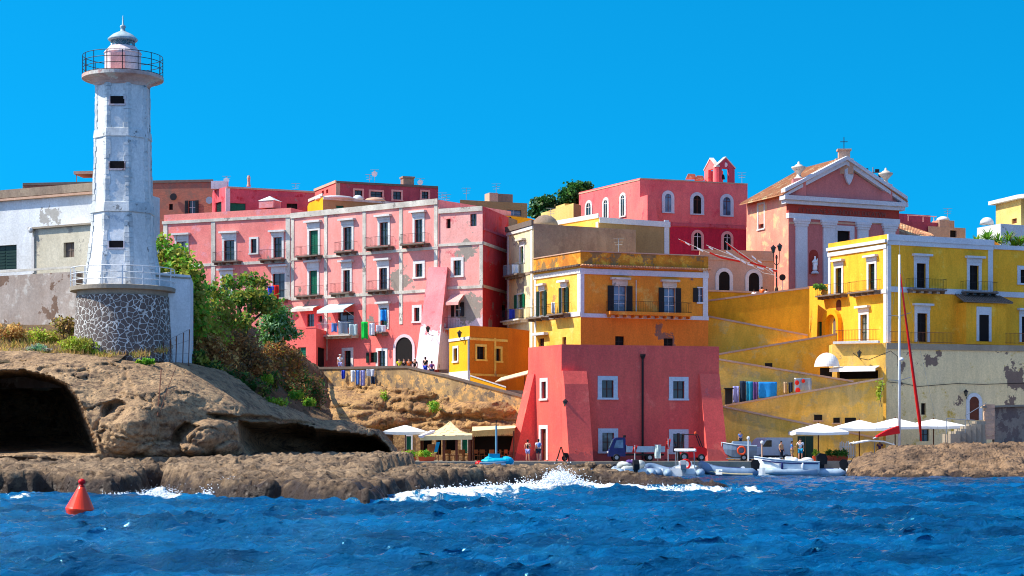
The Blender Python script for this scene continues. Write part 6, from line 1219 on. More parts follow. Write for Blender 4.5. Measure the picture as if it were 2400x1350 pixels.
# ===== people =====
def skin_obj(name, chains, mat, parent, sub=1, extra=None):
    bm = bmesh.new(); lay = bm.verts.layers.skin.verify(); idx = {}
    first = True
    for ch in chains:
        prev = None
        for key, co_, r in ch:
            if key in idx: v = idx[key]
            else:
                v = bm.verts.new(co_); v[lay].radius = (r, r) if not isinstance(r, tuple) else r; v[lay].use_root = first; first = False; idx[key] = v
            if prev is not None and bm.edges.get((prev, v)) is None: bm.edges.new((prev, v))
            prev = v
    me = bpy.data.meshes.new(name); bm.to_mesh(me); bm.free(); o = bpy.data.objects.new(name, me); C.objects.link(o); o.parent = parent
    m = o.modifiers.new('skin', 'SKIN'); m.use_smooth_shade = True; s = o.modifiers.new('sub', 'SUBSURF'); s.levels = sub; s.render_levels = sub; me.materials.append(mat); return o
def person(loc, rz, label, shirt, pants, h=1.72, seated=False, arm=(0, 0), hat=None, sleeves=True, longp=False, hair=None, bag=None, group=None, bend=0, skirt=False):
    o = empty('person', loc, label, 'person', group, rz); k = h/1.72; hip = .9 if not seated else .47
    def V(x, y, z): return Vector((x*k, y*k, z*k))
    dz = hip-.9
    pel, sp, ch, nk, hd = V(0, 0, .95+dz), V(0, .0-bend*.1, 1.15+dz), V(0, -bend*.25, 1.36+dz), V(0, -bend*.35-.01, 1.49+dz), V(0, -bend*.4-.02, 1.58+dz)
    top = V(0, -bend*.42-.01, 1.68+dz); chains = [[('p', pel, .13*k), ('s', sp, .115*k), ('c', ch, (.15*k, .105*k)), ('n', nk, .052*k), ('h', hd, .078*k), ('t', top, .072*k)]]
    arms = []; legs = []
    for s_, lift in ((-1, arm[0]), (1, arm[1])):
        sh = V(s_*.19, -bend*.25, 1.4+dz)
        if lift == 0: el, wr = V(s_*.25, .02-bend*.25, 1.13+dz), V(s_*.24, -.1-bend*.25, .89+dz)
        elif lift == 1: el, wr = V(s_*.25, -.06, 1.13+dz), V(s_*.1, -.27, 1.22+dz)
        else: el, wr = V(s_*.3, -.08, 1.2+dz), V(s_*.14, -.2, 1.46+dz)
        d = (wr-el).normalized(); palm = wr+d*.085*k; side = Vector((s_, 0, 0)).cross(d).normalized() if abs(d.z) > .3 else Vector((0, 0, 1))
        arms.append([('c', ch, .1), ('sh%d' % s_, sh, .062*k), ('el%d' % s_, el, .044*k), ('wr%d' % s_, wr, .031*k), ('pa%d' % s_, palm, (.036*k, .026*k))])
        chains.append(arms[-1])
        for f in range(4):
            b0 = palm+side*(f-1.5)*.019*k; l = (.07, .08, .075, .058)[f]*k; a1 = b0+d*l*.55; a2 = a1+(d*.8+Vector((-s_*.5, 0, 0))).normalized()*l*.5; chains.append([('pa%d' % s_, palm, .03), ('f%d%da' % (s_, f), a1, .0095*k), ('f%d%db' % (s_, f), a2, .008*k)])
        th = wr+d*.03*k+side*-.035*k; chains.append([('wr%d' % s_, wr, .03), ('th%d' % s_, th, .011*k), ('tt%d' % s_, th+d*.04*k-side*.015*k, .009*k)])
        hp = V(s_*.095, 0, .88+dz)
        if seated: kn, an = V(s_*.12, -.42, .5), V(s_*.12, -.42, .09)
        else: kn, an = V(s_*.105, -.02, .5), V(s_*.11, .02+.03*s_, .09)
        toe = an+V(0, -.17, -.05); legs.append([('p', pel, .12), ('hp%d' % s_, hp, .098*k), ('kn%d' % s_, kn, .06*k), ('an%d' % s_, an, .042*k), ('to%d' % s_, toe, .036*k)]); chains.append(legs[-1])
    skin_obj('body', chains, M['skin'], o, 1)
    cl = [[('p', pel, .148*k), ('s', sp, .135*k), ('c', ch, (.17*k, .125*k)), ('n', nk-V(0, 0, .04), .07*k)]]
    if sleeves:
        for a in arms: cl.append([('c', ch, .1), (a[1][0], a[1][1], .078*k), (a[2][0]+'m', a[1][1].lerp(a[2][1], .62), .066*k)])
    skin_obj('shirt', cl, shirt, o, 1); pl = []
    for l in legs:
        q = [('p', pel-V(0, 0, .01), .15*k), (l[1][0], l[1][1], .115*k)]
        q += [(l[2][0], l[2][1], .085*k), (l[3][0], l[3][1].lerp(l[2][1], .1), .062*k)] if longp else [(l[2][0], l[1][1].lerp(l[2][1], .82), .095*k)]
        pl.append(q)
    skin_obj('trousers' if longp else 'shorts', pl, pants, o, 1)
    mb = MB(); mb.blob(top+V(0, .02, -.01), .088*k, .1*k, .082*k, 12, 8); mb.blob(hd+V(0, .05, .02), .082*k, .06*k, .1*k, 10, 6); mb.build('hair' if not hat else 'hat', hair or hat or M['hair'], o, local=True, smooth=True)
    if hat: mb = MB(); mb.lathe([(.15*k, 0), (.16*k, .015), (.09*k, .03)], top+V(0, 0, .0), 14); mb.build('hat_brim', hat, o, local=True)
    mb = MB(); mb.blob(hd+V(0, -.085, -.005), .014*k, .022*k, .022*k, 6, 4)
    for s_ in (-1, 1): mb.blob(hd+V(s_*.082, .0, .0), .012*k, .02*k, .032*k, 6, 4)
    mb.build('nose_and_ears', M['skin'], o, local=True, smooth=True); mb = MB()
    for s_ in (-1, 1): mb.blob(hd+V(s_*.03, -.075, .028), .012*k, .01*k, .009*k, 6, 4)
    mb.box(hd.x-.022*k, hd.x+.022*k, hd.y-.083*k, hd.y-.07*k, hd.z-.043*k, hd.z-.036*k); mb.build('eyes_and_mouth', M['hair'], o, local=True)
    if bag: mb = MB(); mb.blob(ch+V(0, .17, -.08), .14*k, .09*k, .2*k, 10, 8); mb.build('backpack', bag, o, local=True, smooth=True)
    return o
def at(px, Y, z): return (P(px, 1040, Y).x, Y, z)
person(at(1237, 148.0, 1.1), R(160), 'person in a black tank top and lilac shorts walking by the red buttress', M['cblack'], M['clilac'], 1.72, arm=(1, 0), sleeves=False)
person(at(1262, 148.2, 1.1), R(200), 'person in a white and blue top and teal shorts near the warehouse door', M['cwhite'], M['cnavy'], 1.76, bag=M['cblue'])
person(at(1876, 148.9, 1.1), R(-10), 'person in a white t-shirt and turquoise shorts under the white umbrella', M['cwhite'], M['cteal'], 1.8, arm=(2, 0))
person(at(1831, 152.5, 1.1), R(40), 'person in a brown top beside the back of the silver van', M['ctan'], M['cnavy'], 1.62, longp=True)
person(at(1856, 151.5, 1.1), R(70), 'person with a bright blue top beside the white shirted person', M['csky'], M['ctan'], 1.6, arm=(1, 0))
person(at(1735, 151.4, 2.25), R(20), 'person in a pale blue shirt standing in the grey trailer boat', M['cblue'], M['cnavy'], 1.25, longp=True)
person(at(2062, 154.5, 1.5), R(-20), 'person in a dark top sitting by the low white canopy', M['cpurple'], M['cblack'], 1.7, seated=True)
person(at(997, 164.9, 8.45), R(150), 'person in a black top and blue jeans by the white streaked buttress', M['cblack'], M['cblu'], 1.75, longp=True)
person(at(1012, 164.5, 8.2), R(170), 'person with long dark hair and a crimson bag beside the one in black', M['cpink'], M['cnavy'], 1.62, longp=True, bag=M['cpurple'])
person(at(797, 171.8, 9.1), R(0), 'person in a white sun hat by the white framed palace door', M['cwhite'], M['clilac'], 1.65, hat=M['canvas'])
for px, sh_, lab, hh in ((936, M['cyellow'], 'person in a yellow top sitting before the palace archway', None), (947, M['cblack'], 'person in a black top sitting second from the yellow one', None), (958, M['corange'], 'person in an orange top sitting before the dark archway', None), (972, M['cblack'], 'person in a black top with a pale cap sitting rightmost by the archway', M['canvas'])):
    person(at(px, 168.4, 8.95), R(0), lab, sh_, M['cnavy'], 1.72, seated=True, hat=hh, group='people sitting by the archway')
person(at(1768, 178.9, 15.75), R(180), 'person in a white shirt leaning on the top ramp wall, left of three', M['cwhite'], M['cnavy'], 1.6, bend=.6, group='people leaning on the ramp wall')
person(at(1785, 180.4, 16.1), R(160), 'person in an orange red top leaning on the top ramp wall, middle of three', M['corange'], M['cnavy'], 1.65, bend=.3, group='people leaning on the ramp wall')
person(at(1798, 179.5, 15.85), R(200), 'person in a white top leaning on the top ramp wall, right of three', M['cwhite'], M['cblack'], 1.62, bend=.4, group='people leaning on the ramp wall')
# statue in the church niche
f1c = Fac(XY(1848, 197), XY(2107, 202.8)); b = f1c.pt(f1c.u(1907), ZZ(641, 198.4), .25); o = empty('statue', b, 'white robed saint statue in the church niche', 'statue')
skin_obj('figure', [[('a', (0, 0, .22), .3), ('b', (0, 0, .8), .25), ('c', (.02, 0, 1.3), .25), ('d', (0, 0, 1.55), .09), ('e', (0, -.02, 1.72), .12), ('f', (0, -.02, 1.84), .09)], [('c', (0, 0, 1.3), .2), ('g', (-.25, -.05, 1.2), .1), ('h', (-.12, -.25, 1.15), .07)], [('c', (0, 0, 1.3), .2), ('i', (.26, -.05, 1.15), .1), ('j', (.2, -.25, 1.3), .07), ('k', (.22, -.3, 1.55), .04)]], M['boatwhite'], o, 2)
mb = MB(); mb.lathe([(.42, -.05), (.42, .06), (.34, .12), (.3, .22)], n=12); mb.build('plinth', TS, o, local=True)
# ===== cloth: laundry, towels, bunting =====
def cloth_(px0, py0, px1, py1, Y, mat, label, cat='laundry', group=None, name='laundry', taper=0, seed=0):
    rr = random.Random(seed); nx_, nz_ = 8, 8; vs = []; ph_ = rr.uniform(0, 6)
    for j in range(nz_+1):
        for i in range(nx_+1):
            u, v = i/nx_, j/nz_; c = (px0+px1)/2; x = c+(px0+(px1-px0)*u-c)*(1-taper*v)+rr.uniform(-.3, .3); p = P(x, py0+(py1-py0)*v*(1+.04*math.sin(u*7+ph_)), Y); p.y += .09*math.sin(u*9+ph_)*(.3+v)+rr.uniform(-.02, .02); vs.append(p)
    mb = MB(); mb.add(vs, [(j*(nx_+1)+i, j*(nx_+1)+i+1, (j+1)*(nx_+1)+i+1, (j+1)*(nx_+1)+i) for j in range(nz_) for i in range(nx_)]); o = tag(mb.build(name, mat, smooth=True), label, cat, group); m = o.modifiers.new('thick', 'SOLIDIFY'); m.thickness = .025; return o
GL = 'laundry on the palace'
fm_ = Fac(XY(682, 191.05), XY(1028, 179.5))
def fy(px, d=1.2): return fm_.Y(px)-d
cloth_(847, 754, 862, 794, fy(855, 1.6), M['cgreen'], 'bright green sheet drying between two palace balconies', 'laundry', GL, seed=1); cloth_(865, 757, 878, 786, fy(870, 1.6), M['cwhite'], 'white cloth drying right of the green sheet', 'laundry', GL, seed=2)
cloth_(777, 757, 790, 778, fy(783, 1.5), M['cblue'], 'pale blue cloth on the railing under the mint awning', 'laundry', GL, seed=3); cloth_(793, 752, 815, 786, fy(803, 1.45), M['greymetal'], 'grey sheet on the railing under the mint awning', 'laundry', GL, seed=4); cloth_(818, 760, 838, 786, fy(828, 1.45), M['cmint'], 'patterned pale green sheet on the railing under the mint awning', 'laundry', GL, seed=5)
cloth_(882, 762, 905, 778, fy(893, 1.0), M['cwhite'], 'white washing on the small balcony right of the mint awning', 'laundry', GL, seed=6); cloth_(892, 726, 906, 752, fy(899, .3), M['csky'], 'blue patterned curtain in the door right of the mint awning', 'curtain', None, 'curtain', seed=7)
cloth_(640, 668, 654, 714, 187.5, M['cred'], 'long red towel hanging over the palace balcony above the bushes', 'laundry', GL, seed=8); cloth_(628, 671, 642, 692, 187.2, M['cblu'], 'blue towel hanging left of the long red towel', 'laundry', GL, seed=9)
r_ = 'washing hung on the retaining wall'
for i, (a, b, c, d, m, l) in enumerate(((801, 868, 809, 888, 'cblu', 'small blue cloth on the retaining wall, leftmost of the washing'), (822, 868, 832, 896, 'cwhite', 'white trousers on the retaining wall line, left of the pale blue ones'), (834, 868, 843, 902, 'cblue', 'pale blue trousers on the retaining wall line'), (845, 868, 856, 905, 'clilac', 'striped lilac trousers on the retaining wall line'), (859, 866, 878, 882, 'cwhite', 'wide white cloth on the retaining wall line'), (868, 882, 880, 900, 'cnavy', 'dark trousers on the retaining wall below the wide white cloth'))):
    cloth_(a, b, c, d, float(np.interp(a, [738, 955], [170.2, 164.7]))-.12-.05*i, M[m], l, 'laundry', r_, seed=20+i, taper=.1)
cloth_(1194, 725, 1206, 748, 178.2, M['cblu'], 'blue bag hanging on the cream tower balcony', 'bag', None, 'bag', seed=31); cloth_(1208, 724, 1222, 748, 177.6, M['ctan'], 'tan cloth on the lower cream tower balcony', 'laundry', None, seed=32); cloth_(1200, 620, 1216, 642, 178.0, M['cwhite'], 'white cloth on the upper cream tower balcony', 'laundry', None, seed=33); cloth_(1292, 709, 1301, 735, 171.3, M['cwhite'], 'white cloth drying between the two amber balconies', 'laundry', None, seed=34)
GT = 'beach towels on the ramp'
for i, (a, b, c, d, m, l) in enumerate(((1718, 905, 1732, 945, 'clilac', 'patterned lilac towel, leftmost on the ramp'), (1734, 893, 1748, 944, 'cnavy', 'dark navy towel next to the purple one on the ramp'), (1749, 894, 1765, 943, 'cteal', 'teal patterned towel between the navy and purple ones'), (1765, 895, 1776, 940, 'cpurple', 'purple towel left of the bright blue one'), (1778, 895, 1821, 933, 'csky', 'wide bright blue towel on the ramp wall'), (1836, 895, 1844, 922, 'ctan', 'narrow tan towel right of the bright blue one'), (1848, 896, 1858, 920, 'cnavy', 'narrow dark towel left of the white and red one'))):
    cloth_(a, b, c, d, 167.0-.05*i, M[m], l, 'towel', GT, 'beach_towel', seed=50+i)
o = cloth_(1862, 886, 1902, 918, 166.5, M['greymetal'], 'large pale towel with red shapes on the ramp wall', 'towel', GT, 'beach_towel', seed=60); mb = MB()
for px, py, rx in ((1868, 897, 5), (1883, 893, 4), (1870, 915, 6)): mb.blob(P(px, py, 166.35), rx*.038, .03, rx*.045, 8, 6)
mb.build('red_print', M['cred'], o)
mb = MB(); a, b_ = P(1700, 950, 166.4), P(1716, 912, 166.4); mb.box(a.x, b_.x, 166.2, 166.8, a.z, b_.z); mb.box(a.x-.1, b_.x+.1, 166.0, 166.9, b_.z+.003, b_.z+.1); tag(mb.build('towel_stand', M['rubber']), 'dark sales stand left of the hanging towels', 'stand')
def ribbon(pts, w, mat, parent, name, Y=180.5):
    mb = MB()
    for (a, b), (c, d) in zip(pts, pts[1:]):
        p, q = P(a, b, Y), P(c, d, Y); mb.prism([p, q, q-Vector((0, 0, w)), p-Vector((0, 0, w))], (0, .02, 0))
    return mb.build(name, mat, parent)
for i, (lab, cord, reds, whites) in enumerate((('red and white bunting over the arcade, lowest of three strings', [(1590, 560), (1660, 592), (1735, 610), (1800, 628), (1820, 632)], [[(1595, 562), (1618, 573)], [(1663, 590), (1690, 602), (1735, 611)], [(1758, 613), (1795, 624)]], [[(1606, 566), (1616, 572)], [(1634, 580), (1648, 587)], [(1752, 617), (1766, 621)], [(1775, 624), (1790, 629)]]), ('red and white bunting over the arcade, middle of three strings', [(1655, 574), (1740, 609), (1790, 640), (1818, 645)], [[(1805, 630), (1822, 634)]], [[(1661, 577), (1671, 583)], [(1702, 587), (1718, 597)], [(1719, 598), (1735, 608)], [(1738, 609), (1748, 615)]]), ('red and white bunting over the arcade, highest of three strings', [(1700, 566), (1757, 607), (1800, 634), (1826, 655)], [[(1703, 568), (1730, 590)], [(1731, 591), (1757, 608)]], [[(1762, 598), (1772, 606)], [(1776, 609), (1785, 614)], [(1803, 628), (1812, 635)]]))):
    r = empty('bunting', P(cord[0][0], cord[0][1], 180.5), lab, 'bunting', 'bunting over the square'); mb = MB(); mb.tube([P(a, b, 180.5) for a, b in cord], .02, 4); mb.build('cord', M['whitemetal'], r)
    for q in reds: ribbon(q, .17, M['cred'], r, 'red_ribbon', 180.4-.02*i)
    for q in whites: ribbon(q, .15, M['cwhite'], r, 'white_ribbon', 180.3-.02*i)
# ===== lamps, signs, aerials =====
def lantern(mb, gl, c, s=1.0):
    mb.lathe([(.02*s, .62*s), (.07*s, .55*s), (.25*s, .38*s), (.22*s, .36*s)], c, 6); mb.lathe([(.08*s, -.02*s), (.11*s, 0), (.1*s, .02*s)], c, 6); gl.lathe([(.11*s, .02*s), (.2*s, .36*s)], c, 6)
a = P(1820, 684, 183.2); r = empty('street_lamp', a, 'black double headed street lamp standing before the church corner', 'lamp'); mb, gl = MB(), MB(); z1 = ZZ(604, 183.2)
mb.lathe([(.2, 0), (.16, .3), (.09, .5), (.07, z1-a.z)], a, 8)
for s_ in (-1, 1):
    c = P(1820+s_*7.5, 588, 183.2); c.z = ZZ(592, 183.2) if s_ < 0 else ZZ(588, 183.2); mb.tube([(a.x, a.y, z1-.8), (a.x+s_*.25, a.y, z1-.5), (c.x, a.y, c.z)], .035, 5); lantern(mb, gl, c, 1.25)
mb.blob((a.x, a.y, z1+.05), .12, .12, .25, 8, 6); mb.build('post', M['iron'], r); gl.build('lamp_glass', M['glass'], r)
for px, py, Y, lab, nx_ in ((1077, 790, 165.5, 'black wall lantern on the marigold house corner', .45), (1325, 952, 149.0, 'black wall lantern on the front warehouse buttress', .5), (2014, 836, 168.6, 'black wall lantern under the white ledge', .5), (2264, 928, 170.2, 'black wall lantern beside the arched door of the terrace wall', .5), (1003, 778, 176.4, 'black wall lantern on the white streaked buttress', .6)):
    r = empty('wall_lantern', P(px, py, Y), lab, 'lantern', 'wall lanterns'); mb, gl = MB(), MB(); c = P(px, py, Y); lantern(mb, gl, c, 1.0); mb.tube([c+Vector((0, 0, -.02)), c+Vector((.1, .1, -.25)), c+Vector((nx_*.8, .9, -.3))], .03, 5); mb.build('bracket', M['iron'], r); gl.build('lamp_glass', M['glass'], r)
a = P(1834, 682, 184.5); r = empty('round_sign', a, 'round dark sign on a thin pole beside the church', 'sign'); mb = MB(); mb.tube([a, P(1834, 655, 184.5)], .03, 5); mb.build('pole', M['greymetal'], r); mb = MB(); c = P(1834, 650, 184.4); mb.tube([c, c+Vector((0, .05, 0))], .32, 20); mb.build('sign_disc', M['rubber'], r)
def aerial(px, y0, y1, Y, lab, mat=None, dish=False):
    a, b = P(px, y0, Y), P(px, y1, Y); r = empty('roof_aerial', a, lab, 'aerial', 'aerials on the roofs'); mb = MB(); mb.tube([a, b], .028, 4); mb.build('pole', mat or M['greymetal'], r); mb = MB()
    for k, (dz, w_) in enumerate(((0, .5), (.3, .42), (.55, .34))): mb.tube([b+Vector((-w_, .1*k, -dz)), b+Vector((w_, -.1*k, -dz))], .02, 4)
    mb.tube([b+Vector((0, -.4, -.1)), b+Vector((0, .5, -.1))], .02, 4); mb.build('antenna_bars', mat or M['greymetal'], r)
    if dish: mb = MB(); mb.lathe([(.02, 0), (.2, .05), (.33, .14)], n=12); mb.v = [Vector((b.x+v.x, b.y-v.z, b.z-.5+v.y)) for v in mb.v]; mb.build('dish', M['whitemetal'], r)
for px, y0, y1, Y, lab, d_ in ((878, 425, 398, 219, 'tall roof aerial in the middle of the wine red house', True), (866, 426, 409, 219, 'short roof aerial left of the tallest on the wine red house', False), (985, 430, 418, 220, 'pale roof aerial right of the stone chimney', True), (1036, 470, 452, 196, 'roof aerial nearest the tall white pilaster', False), (1046, 472, 456, 197, 'low roof aerial just right of the pilaster top', False), (1093, 468, 441, 199, 'roof aerial left of the taupe roof block', False), (1163, 452, 431, 200, 'roof aerial on top of the taupe roof blocks', False), (531, 437, 413, 213, 'roof aerial on the rose house corner', True), (693, 440, 430, 213, 'short aerial at the right end of the rose house', False), (1739, 430, 405, 215, 'roof aerial on the pink convent beside the church', False), (1291, 520, 488, 183, 'cross shaped aerial beside the small dome', False), (1450, 592, 560, 175, 'old aerial on the orange house roof', False), (2221, 515, 489, 214, 'aerial above the small white dome', False)): aerial(px, y0, y1, Y, lab, None, d_)
mb = MB(); a = P(583, 437, 212); mb.lathe([(.25, 0), (.2, .2), (.16, .5), (.2, 1.0), (.12, 1.25)], a, 10); tag(mb.build('chimney_pot', M['coping']), 'pale slim chimney pot on the rose house roof', 'chimney')
mb = MB(); a = P(515, 440, 211.5); mb.box(a.x-.9, a.x+.9, a.y-.6, a.y+.6, a.z-.2, a.z+.7); mb.tube([(a.x-.9, a.y, a.z+.35), (a.x-.95, a.y, a.z+.35)], .3, 12); tag(mb.build('water_tank', M['whitewall']), 'white water tank on the roof corner of the rose house', 'tank')
r = empty('floodlight_mast', P(2046, 450, 206), 'cluster of floodlights on a pole behind the church gable', 'floodlight'); mb = MB(); mb.tube([P(2046, 460, 206), P(2046, 392, 206)], .07, 6); mb.tube([P(2028, 404, 206), P(2066, 404, 206)], .05, 5); mb.build('pole', M['greymetal'], r)
for px, py in ((2030, 398), (2042, 412), (2056, 400), (2064, 412)): mb = MB(); c = P(px, py, 205.6); mb.box(c.x-.22, c.x+.22, c.y-.1, c.y+.25, c.z-.16, c.z+.16); mb.build('floodlight', M['iron'], r)
fl = Fac(XY(2076, 168.2), XY(2470, 173.5))
for i, (pts, lab) in enumerate((([(2078, 895), (2120, 900), (2150, 906), (2200, 902), (2240, 899), (2300, 901), (2360, 899), (2440, 897)], 'long sagging dark cable across the grey terrace wall'), ([(1975, 830), (1990, 842), (2010, 846), (2030, 838), (2062, 825), (2078, 838), (2080, 890)], 'looping dark cable under the white ledge by the wall lantern'))):
    mb = MB(); mb.tube([fl.pt(fl.u(a), fl.z(a, b), .2 if i == 0 else 2.0) for a, b in pts], .03, 4); tag(mb.build('wall_cable', M['iron']), lab, 'cable', 'cables on the terrace wall')
# ===== umbrellas, tents, terrace furniture =====
def umbrella(px, Y, apex, eave, hw, label, mat=None, pole=None, base=1.1, dy=None):
    a = P(px, apex, Y); o = empty('parasol', (a.x, Y, base), label, 'parasol', 'white parasols on the quay'); ze = ZZ(eave, Y); w_ = hw*Y/F; d_ = dy or w_*.95; mb = MB(); n = 6
    cs = [(-w_, -d_), (w_, -d_), (w_, d_), (-w_, d_)]; rg_ = []
    for s_ in (1, .66, .33):
        for (x0, y0), (x1, y1) in zip(cs, cs[1:]+cs[:1]):
            for k in range(n):
                u = k/n; x, y = x0+(x1-x0)*u, y0+(y1-y0)*u; z = ze+(a.z-ze)*(1-s_)**.9-.12*math.sin(u*math.pi)*s_*(-1 if False else 1)*.6; rg_.append((a.x+x*s_, Y+y*s_, z))
    m_ = 4*n; vs = rg_+[(a.x, Y, a.z)]; fs = []
    for k in range(m_):
        q = (k+1) % m_; fs += [(k, q, m_+q, m_+k), (m_+k, m_+q, 2*m_+q, 2*m_+k), (2*m_+k, 2*m_+q, 3*m_)]
    mb.add(vs, fs); c = mb.build('canopy', mat or M['canvas'], o, smooth=False); md = c.modifiers.new('thick', 'SOLIDIFY'); md.thickness = .02
    mb = MB()
    for k in range(m_):
        q = (k+1) % m_; p0, p1 = Vector(rg_[k]), Vector(rg_[q]); mb.quad(p0, p1, p1-Vector((0, 0, .22)), p0-Vector((0, 0, .22)))
    v = mb.build('valance', mat or M['canvas'], c); md = v.modifiers.new('thick', 'SOLIDIFY'); md.thickness = .02
    mb = MB(); mb.tube([(a.x, Y, base), (a.x, Y, a.z+.1)], .05, 8); mb.build('pole', pole or M['brown'], o); mb = MB(); mb.lathe([(.4, 0), (.4, .08), (.1, .14)], (a.x, Y, base), 12); mb.build('base', M['concrete'], o)
    mb = MB()
    for x, y in cs: mb.tube([(a.x, Y, a.z-.1), (a.x+x*.98, Y+y*.98, ze-.03)], .02, 4)
    mb.build('ribs', pole or M['brown'], o); return o
umbrella(1918, 152.5, 992, 1012, 61, 'crisp white square parasol above the green door, front one on the right quay')
umbrella(2014, 157, 984, 1003, 60, 'white parasol behind the front one, left of the yacht mast')
umbrella(2098, 160.5, 980, 999, 62, 'white parasol directly behind the yacht mast')
umbrella(2188, 162, 982, 998, 62, 'white parasol furthest right, beside the furled red sail')
umbrella(950, 152.5, 996, 1011, 49, 'white parasol left of the cream restaurant tent', dy=1.6)
r = empty('low_canopy', P(2045, 1080, 153.5), 'low white shade canopy over the seats left of the yacht mast', 'canopy'); mb = MB(); mb.prism([P(2002, 1038, 152.5), P(2040, 1031, 152.5), P(2072, 1033, 152.5), P(2098, 1042, 152.5), P(2098, 1044, 152.5), P(2072, 1036, 152.5), P(2040, 1034, 152.5), P(2002, 1041, 152.5)], (0, 2.6, 0)); mb.build('canopy', M['canvas'], r); mb = MB()
for px in (2004, 2050, 2095): mb.tube([P(px, 1080, 152.6), P(px, 1037, 152.6)], .04, 5)
mb.build('frame', M['greymetal'], r)
# restaurant under the cliff
h = House('restaurant', 'low rendered restaurant front with dark openings under the ochre cliff', [(922, 158.2), (1215, 156.6)], (0, 3), (0, 1006), .6, M['cliff'], 'restaurant')
h.win(0, 952, 1022, 964, 1054, .12, W, 'closed', M['green'], door=True, rec=.1); h.win(0, 1083, 1020, 1096, 1062, .1, OW, 'closed', M['green'], door=True, rec=.1)
for a, b, c, e in ((988, 1024, 1012, 1060), (1022, 1024, 1034, 1066), (1042, 1026, 1068, 1056), (1108, 1022, 1203, 1078)): h.win(0, a, b, c, e, 0, W, None, M['brown'], pane=M['dark'], mull=False, rec=.9, door=a > 1100)
h.finish()
r = empty('pergola_tent', P(1050, 1080, 151), 'cream pyramid tent on brown posts over the restaurant tables', 'tent'); Y0, Y1 = 149.5, 154.5; ap = P(1055, 987, 152); c = [P(984, 1022, Y0), P(1106, 1020, Y0), P(1108, 1016, Y1), P(990, 1016, Y1)]
mb = MB(); nn = 7
def tri(a, b, d):
    g = [[a.lerp(b, i/nn).lerp(d, j/nn)-Vector((0, 0, .28*math.sin(j/nn*math.pi))) for i in range(nn+1)] for j in range(nn+1)]
    for j in range(nn):
        for i in range(nn): mb.quad(g[j][i], g[j][i+1], g[j+1][i+1], g[j+1][i])
for i in range(4): tri(c[i], c[(i+1) % 4], ap)
t_ = mb.build('canopy', M['cream'], r); md = t_.modifiers.new('thick', 'SOLIDIFY'); md.thickness = .025; mb = MB()
for i in range(4): p, q = c[i], c[(i+1) % 4]; mb.quad(p, q, q-Vector((0, 0, .35)), p-Vector((0, 0, .35)))
v = mb.build('valance', M['cream'], t_); md = v.modifiers.new('thick', 'SOLIDIFY'); md.thickness = .02
for px, Y in ((1040, 149.6), (1070, 149.6), (1100, 149.6), (988, 154), (1104, 154)): mb = MB(); p = P(px, 1040, Y); mb.box(p.x-.1, p.x+.1, Y-.1, Y+.1, 1.1, ZZ(1020, Y)); mb.build('post', M['brown'], r)
mb = MB(); mb.prism([P(980, 1021, 149.2), P(1010, 1008, 150.5), P(1012, 1012, 150.5), P(982, 1026, 149.2)], (.3, .1, 0)); mb.build('side_flap', M['canvas'], r)
r = empty('long_awning', P(1155, 1010, 153), 'long cream and orange awning between the tent and the red buttress', 'awning'); mb = MB(); p0, p1 = P(1107, 1010, 150.6), P(1206, 1003, 151.5); q0, q1 = P(1107, 1000, 156.6), P(1213, 997, 156.6); mb.prism([p0, p1, q1, q0], (0, 0, -.05)); t_ = mb.build('canopy', M['cream'], r); mb = MB(); n = 22
for k in range(n):
    a, b = p0.lerp(p1, k/n), p0.lerp(p1, (k+1)/n); z = Vector((0, 0, .42)); mb.prism([a, b, b-z, (a+b)/2-z*1.25, a-z], (0, -.02, 0))
mb.build('scalloped_valance', M['ochreroof'], t_); mb = MB()
for px in (1109, 1204): a = P(px, 1040, 150.8); mb.box(a.x-.06, a.x+.06, 150.74, 150.86, 1.1, ZZ(1010, 150.8))
mb.build('frame', M['brown'], r)
ch = empty('cafe_chair', (0, 0, 0), 'x', 'chair'); mb = MB(); mb.box(-.22, .22, -.22, .22, .43, .47); mb.build('seat', M['wood'], ch, local=True); mb = MB(); mb.box(-.22, .22, .19, .23, .6, .92); mb.box(-.22, -.18, .19, .23, .473, .597); mb.box(.18, .22, .19, .23, .473, .597); mb.build('backrest', M['wood'], ch, local=True)
for x in (-.19, .19):
    for y in (-.19, .19): mb = MB(); mb.box(x-.02, x+.02, y-.02, y+.02, 0, .427); mb.build('leg', M['wood'], ch, local=True)
tb = empty('cafe_table', (0, 0, 0), 'x', 'table'); mb = MB(); mb.box(-.45, .45, -.4, .4, .72, .75); mb.build('tabletop', M['wood'], tb, local=True); mb = MB(); mb.lathe([(.28, 0), (.26, .03), (.04, .06), (.04, .717)], n=10); mb.build('pedestal', M['iron'], tb, local=True)
def dup(root, loc, rz, label, group, first):
    if first: r = root
    else:
        r = root.copy(); C.objects.link(r)
        for c_ in root.children: d_ = c_.copy(); C.objects.link(d_); d_.parent = r
    r.location = loc; r.rotation_euler = (0, 0, rz); r['label'] = label; r['group'] = group
for i, (px, Y, rz, l) in enumerate(((1047, 150.8, .4, 'wooden cafe chair under the tent beside its left brown post'), (1058, 151.2, 2.2, 'wooden cafe chair under the middle of the tent'), (1080, 150.8, 3.3, 'wooden cafe chair just right of the middle brown post'), (1092, 151.3, 1.2, 'wooden cafe chair left of the right brown post'), (1116, 152.2, .3, 'wooden cafe chair under the left end of the long awning'), (1132, 152.6, 2.8, 'wooden cafe chair under the long awning left of the blue post'), (1150, 152.1, 3.6, 'wooden cafe chair under the long awning behind the blue post'), (1178, 152.4, 1.9, 'wooden cafe chair right of the blue post'), (1190, 152.9, .9, 'wooden cafe chair under the long awning nearest the red buttress'))): dup(ch, at(px, Y, 1.1), rz, l, 'wooden chairs at the restaurant', i == 0)
